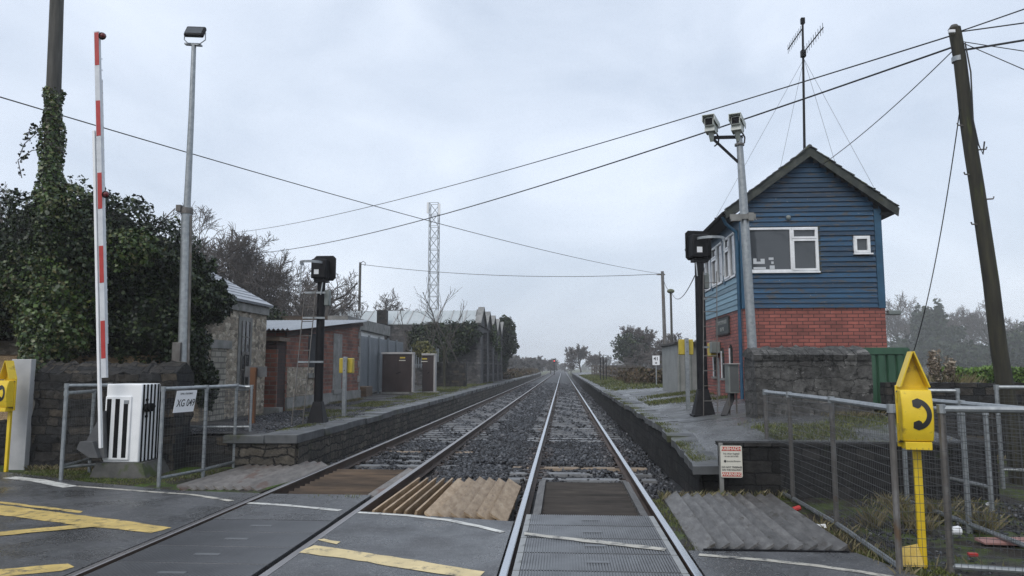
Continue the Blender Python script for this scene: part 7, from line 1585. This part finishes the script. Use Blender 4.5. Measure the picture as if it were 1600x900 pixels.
def edge_moss(n, y0, y1, xf, wd, zf):
    y = y0 + (y1 - y0) * rs.uniform(0, 1, n) ** 1.5; k = np.sin(y * 2.3) + np.sin(y * 5.1 + 1) + rs.normal(0, .5, n) > 0.2; y = y[k]
    x = np.array([xf(q) for q in y]) + wd * np.abs(rs.normal(0, .45, len(y))); return np.array([(a, c, zf(a, c)) for a, c in zip(x, y)])
blades(edge_moss(9000, 10.7, 34, lambda q: PX(q) + 0.0, 0.3, lambda a, c: zedge(c) + 0.01), 0.035, 0.005, 0.8, GRASSM, 'moss', None, 'moss tufts along the right platform edge', 'moss')
blades(edge_moss(7000, 12.8, 40, lambda q: LX - 0.5, 0.35, lambda a, c: LZ + 0.015), 0.04, 0.005, 0.8, GRASSM, 'moss', None, 'moss tufts behind the left platform coping', 'moss')
blades(np.concatenate([scat(1.4, 2.1, 10.45, 10.75, 500, lambda x, y: -0.2, -1), scat(3.4, 5.5, 13.2, 13.4, 900, lambda x, y: zr(x, y), -0.3), scat(5.8, 9.3, 14.7, 15.0, 900, vz, -0.3), scat(-9.1, -6.7, 12.2, 12.36, 900, lambda x, y: -0.03, -0.3), scat(-7.55, -7.3, 19.6, 27.5, 1500, lambda x, y: LZ, -0.2)]), 0.10, 0.004, 0.8, DRYG, 'grass', None, 'weeds growing along the feet of the walls', 'grass')
vzl = lambda x, y: -0.03 + nzf(x, y, 0.025)
blades(np.concatenate([scat(-8.9, -5.4, 11.0, 12.4, 9000, vzl, -0.3), scat(-4.08, -2.7, 9.85, 10.1, 300, lambda x, y: 0.0, 0.3)]), 0.03, 0.004, 0.6, GRASSM, 'moss', None, 'bright moss along the verge below the barrier machine', 'moss')
for k in range(7):
    x_, y_ = rnd.uniform(3.3, 5.0), rnd.uniform(7.4, 9.8); t_ = T('weed_tuft', (x_, y_, -0.03), 'yellowing grass tuft on the littered ground behind the long pipe fence', 'grass tuft', 'grass tufts behind the fence')
    C = np.stack([x_ + rs.normal(0, .06, 110), y_ + rs.normal(0, .06, 110), np.full(110, -0.03)], 1); blades(C, 0.20, 0.0022, 0.8, DRYG, 'blades', t_)
# brown brush along the far verges
def brush(blobs, per, size, lab, m=BRUSH):
    C, nr_ = blob_points(blobs, per, 0.3); V, Fq = leaf_quads(C, np.full(len(C), size), 0.2)
    o = np_mesh('undergrowth', V, Fq, m); return setp(o, lab, 'undergrowth', None, 'stuff')
bb_ = [((x, y, 0.9), (1.3, 2.5, 0.75), 1) for x, y in [(5.0 + 0.028 * (yy - 40), yy) for yy in range(44, 120, 4)]]
brush(bb_, 900, 0.11, 'brown winter brush along the far right platform')
bb_ = [((-6.3 + rnd.uniform(-.3, .3), y, 0.7), (1.2, 3, 0.75), 1) for y in range(78, 170, 6)]
brush(bb_, 900, 0.14, 'brown winter brush beyond the warehouse')
brush([(at(1060, 585, 44), (0.9, 1.5, .6), 1), (at(1042, 590, 42), (.7, 1.2, .45), .8), (at(985, 592, 60), (1.0, 1.2, .5), .8), (at(1075, 578, 48), (1.5, 1.5, .8), 1)], 1500, 0.07, 'brambles beside the milepost')
DIST = leaf_mat('distant_woodland', [(0.035, 0.034, 0.03), (0.055, 0.052, 0.045), (0.075, 0.07, 0.06)], 0.9, 0.1)
bl_ = []
for k in range(150):
    x_ = rnd.uniform(-420, 420); y_ = rnd.uniform(380, 560)
    if abs(x_ + 1) < 7: continue
    bl_.append(((x_, y_, 2.0), (rnd.uniform(8, 18), 6, rnd.uniform(4, 9)), 1))
brush(bl_, 260, 1.1, 'far misty woodland along the horizon', DIST)
bl_ = [((rnd.uniform(-60, -14), rnd.uniform(150, 260), 1), (rnd.uniform(4, 9), 4, rnd.uniform(3, 6)), 1) for _ in range(16)] + [((rnd.uniform(14, 60), rnd.uniform(130, 260), 1), (rnd.uniform(4, 8), 4, rnd.uniform(2.5, 5)), 1) for _ in range(16)] + [((rnd.uniform(110, 330), rnd.uniform(280, 340), 1), (rnd.uniform(10, 20), 8, rnd.uniform(5.0, 9)), 1) for _ in range(18)]
brush(bl_, 900, 0.45, 'misty scrub woodland beyond the station', DIST)

# litter
def litter(name, px_, z, mbf, m, lab):
    q = gz(px_[0], px_[1], z); b = MB(); mbf(b, q); return O(name, b, m, q, lab, 'litter', 'litter by the right fence', bev=0.004)
litter('drink_can', (1246, 801), 0.0, lambda b, q: b.tube([q + Vector((-.05, 0, .03)), q + Vector((.04, 0.04, .05))], 0.032, 10), REDP, 'crushed red drink can beside the grey board guard')
litter('paper_scrap', (1281, 824), 0.0, lambda b, q: b.hexa([q + Vector((-.07, -.03, 0)), q + Vector((.06, -.04, 0)), q + Vector((.07, .03, 0)), q + Vector((-.05, .04, 0))], [q + Vector((-.06, -.02, .03)), q + Vector((.05, -.03, .045)), q + Vector((.06, .02, .02)), q + Vector((-.04, .03, .035))]), WHITEP, 'white paper scrap below the long pipe fence')
litter('paper_scrap', (1236, 797), 0.0, lambda b, q: b.hexa([q + Vector((-.03, -.02, 0)), q + Vector((.03, -.02, 0)), q + Vector((.03, .02, 0)), q + Vector((-.03, .02, 0))], [q + Vector((-.03, -.02, .03)), q + Vector((.03, -.01, .02)), q + Vector((.03, .02, .03)), q + Vector((-.03, .02, .02))]), WHITEP, 'tiny white scrap beside the red can')
litter('crisp_packet', (1429, 886), 0.0, lambda b, q: b.hexa([q + Vector((-.1, 0, 0)), q + Vector((.09, 0, 0)), q + Vector((.1, .05, 0)), q + Vector((-.1, .05, 0))], [q + Vector((-.09, .06, .15)), q + Vector((.05, .03, .19)), q + Vector((.06, .08, .17)), q + Vector((-.08, .1, .14))]), mat('yellow_packet', [(0.3, (0.55, 0.36, 0.05)), (0.6, (0.7, 0.5, 0.12)), (0.75, (0.5, 0.5, 0.42))], 14, 0.35), 'yellow packet at the foot of the yellow phone')
litter('paper_cup', (1497, 838), 0.0, lambda b, q: b.tube([q + Vector((-.1, 0, .05)), q + Vector((.03, .03, .05))], [0.035, 0.05], 10), WHITEP, 'white paper cup on the ground behind the closest fence')
litter('cardboard_sheet', (1568, 850), 0.0, lambda b, q: b.hexa([q + Vector((-.2, -.05, 0)), q + Vector((.25, -.08, 0)), q + Vector((.28, .1, 0)), q + Vector((-.2, .14, 0))], [q + Vector((-.2, -.05, .02)), q + Vector((.25, -.08, .03)), q + Vector((.28, .1, .05)), q + Vector((-.2, .14, .03))]), mat('pinkish_cardboard', (0.30, 0.16, 0.14), 5, 0.7), 'pinkish cardboard sheet behind the closest fence')
for i, (x, y) in enumerate(((1460, 800), (1480, 815), (1275, 760), (1520, 870), (1545, 790))):
    litter('rubbish_scrap', (x, y), 0.0, lambda b, q: b.obox(q + Vector((0, 0, .02)), (0.08, 0.05, 0.03), Matrix.Rotation(i, 3, 'Z')), (WHITEP, YELLOWOLD, WHITEP, REDP, WHITEP)[i], ['white scrap lying behind the yellow phone post', 'faded yellow scrap behind the yellow phone post', 'white scrap at the foot of the dark end wall', 'red scrap under the closest fence', 'white scrap beyond the middle slanting fence'][i])
xy = np.stack([rs.uniform(3.05, 7.0, 2600), rs.uniform(6.6, 10.3, 2600)], 1); rocks('gravel', xy, np.full(2600, -0.03), np.full(2600, 0.013) * rs.uniform(.5, 1.8, 2600), BALL, 'loose dark gravel and grit behind the right fences', 'gravel')
n_ = 9000; xy = np.stack([rs.uniform(-7.4, -4.95, n_), rs.uniform(13.0, 24, n_)], 1); rocks('gravel', xy, np.full(n_, LZ + 0.005), np.full(n_, 0.018) * rs.uniform(.5, 1.6, n_), BALL, 'loose dark gravel on the left platform around the signal', 'gravel')

# ------------------------------------------------------------------ haze
mb = MB(); mb.box(-1100, -950, -1.6, 1100, 1100, 26.0)
hm = bpy.data.materials.new('thin_mist'); hm.use_nodes = True; t = hm.node_tree; t.nodes.clear()
mo = t.nodes.new('ShaderNodeOutputMaterial'); pv = t.nodes.new('ShaderNodeVolumePrincipled'); pv.inputs['Color'].default_value = (0.985, 0.99, 1.0, 1); pv.inputs['Density'].default_value = 0.0010
pv.inputs['Anisotropy'].default_value = 0.2
t.links.new(pv.outputs[0], mo.inputs['Volume'])
S('haze', mb, hm, 'thin winter mist', 'haze', kind='stuff')
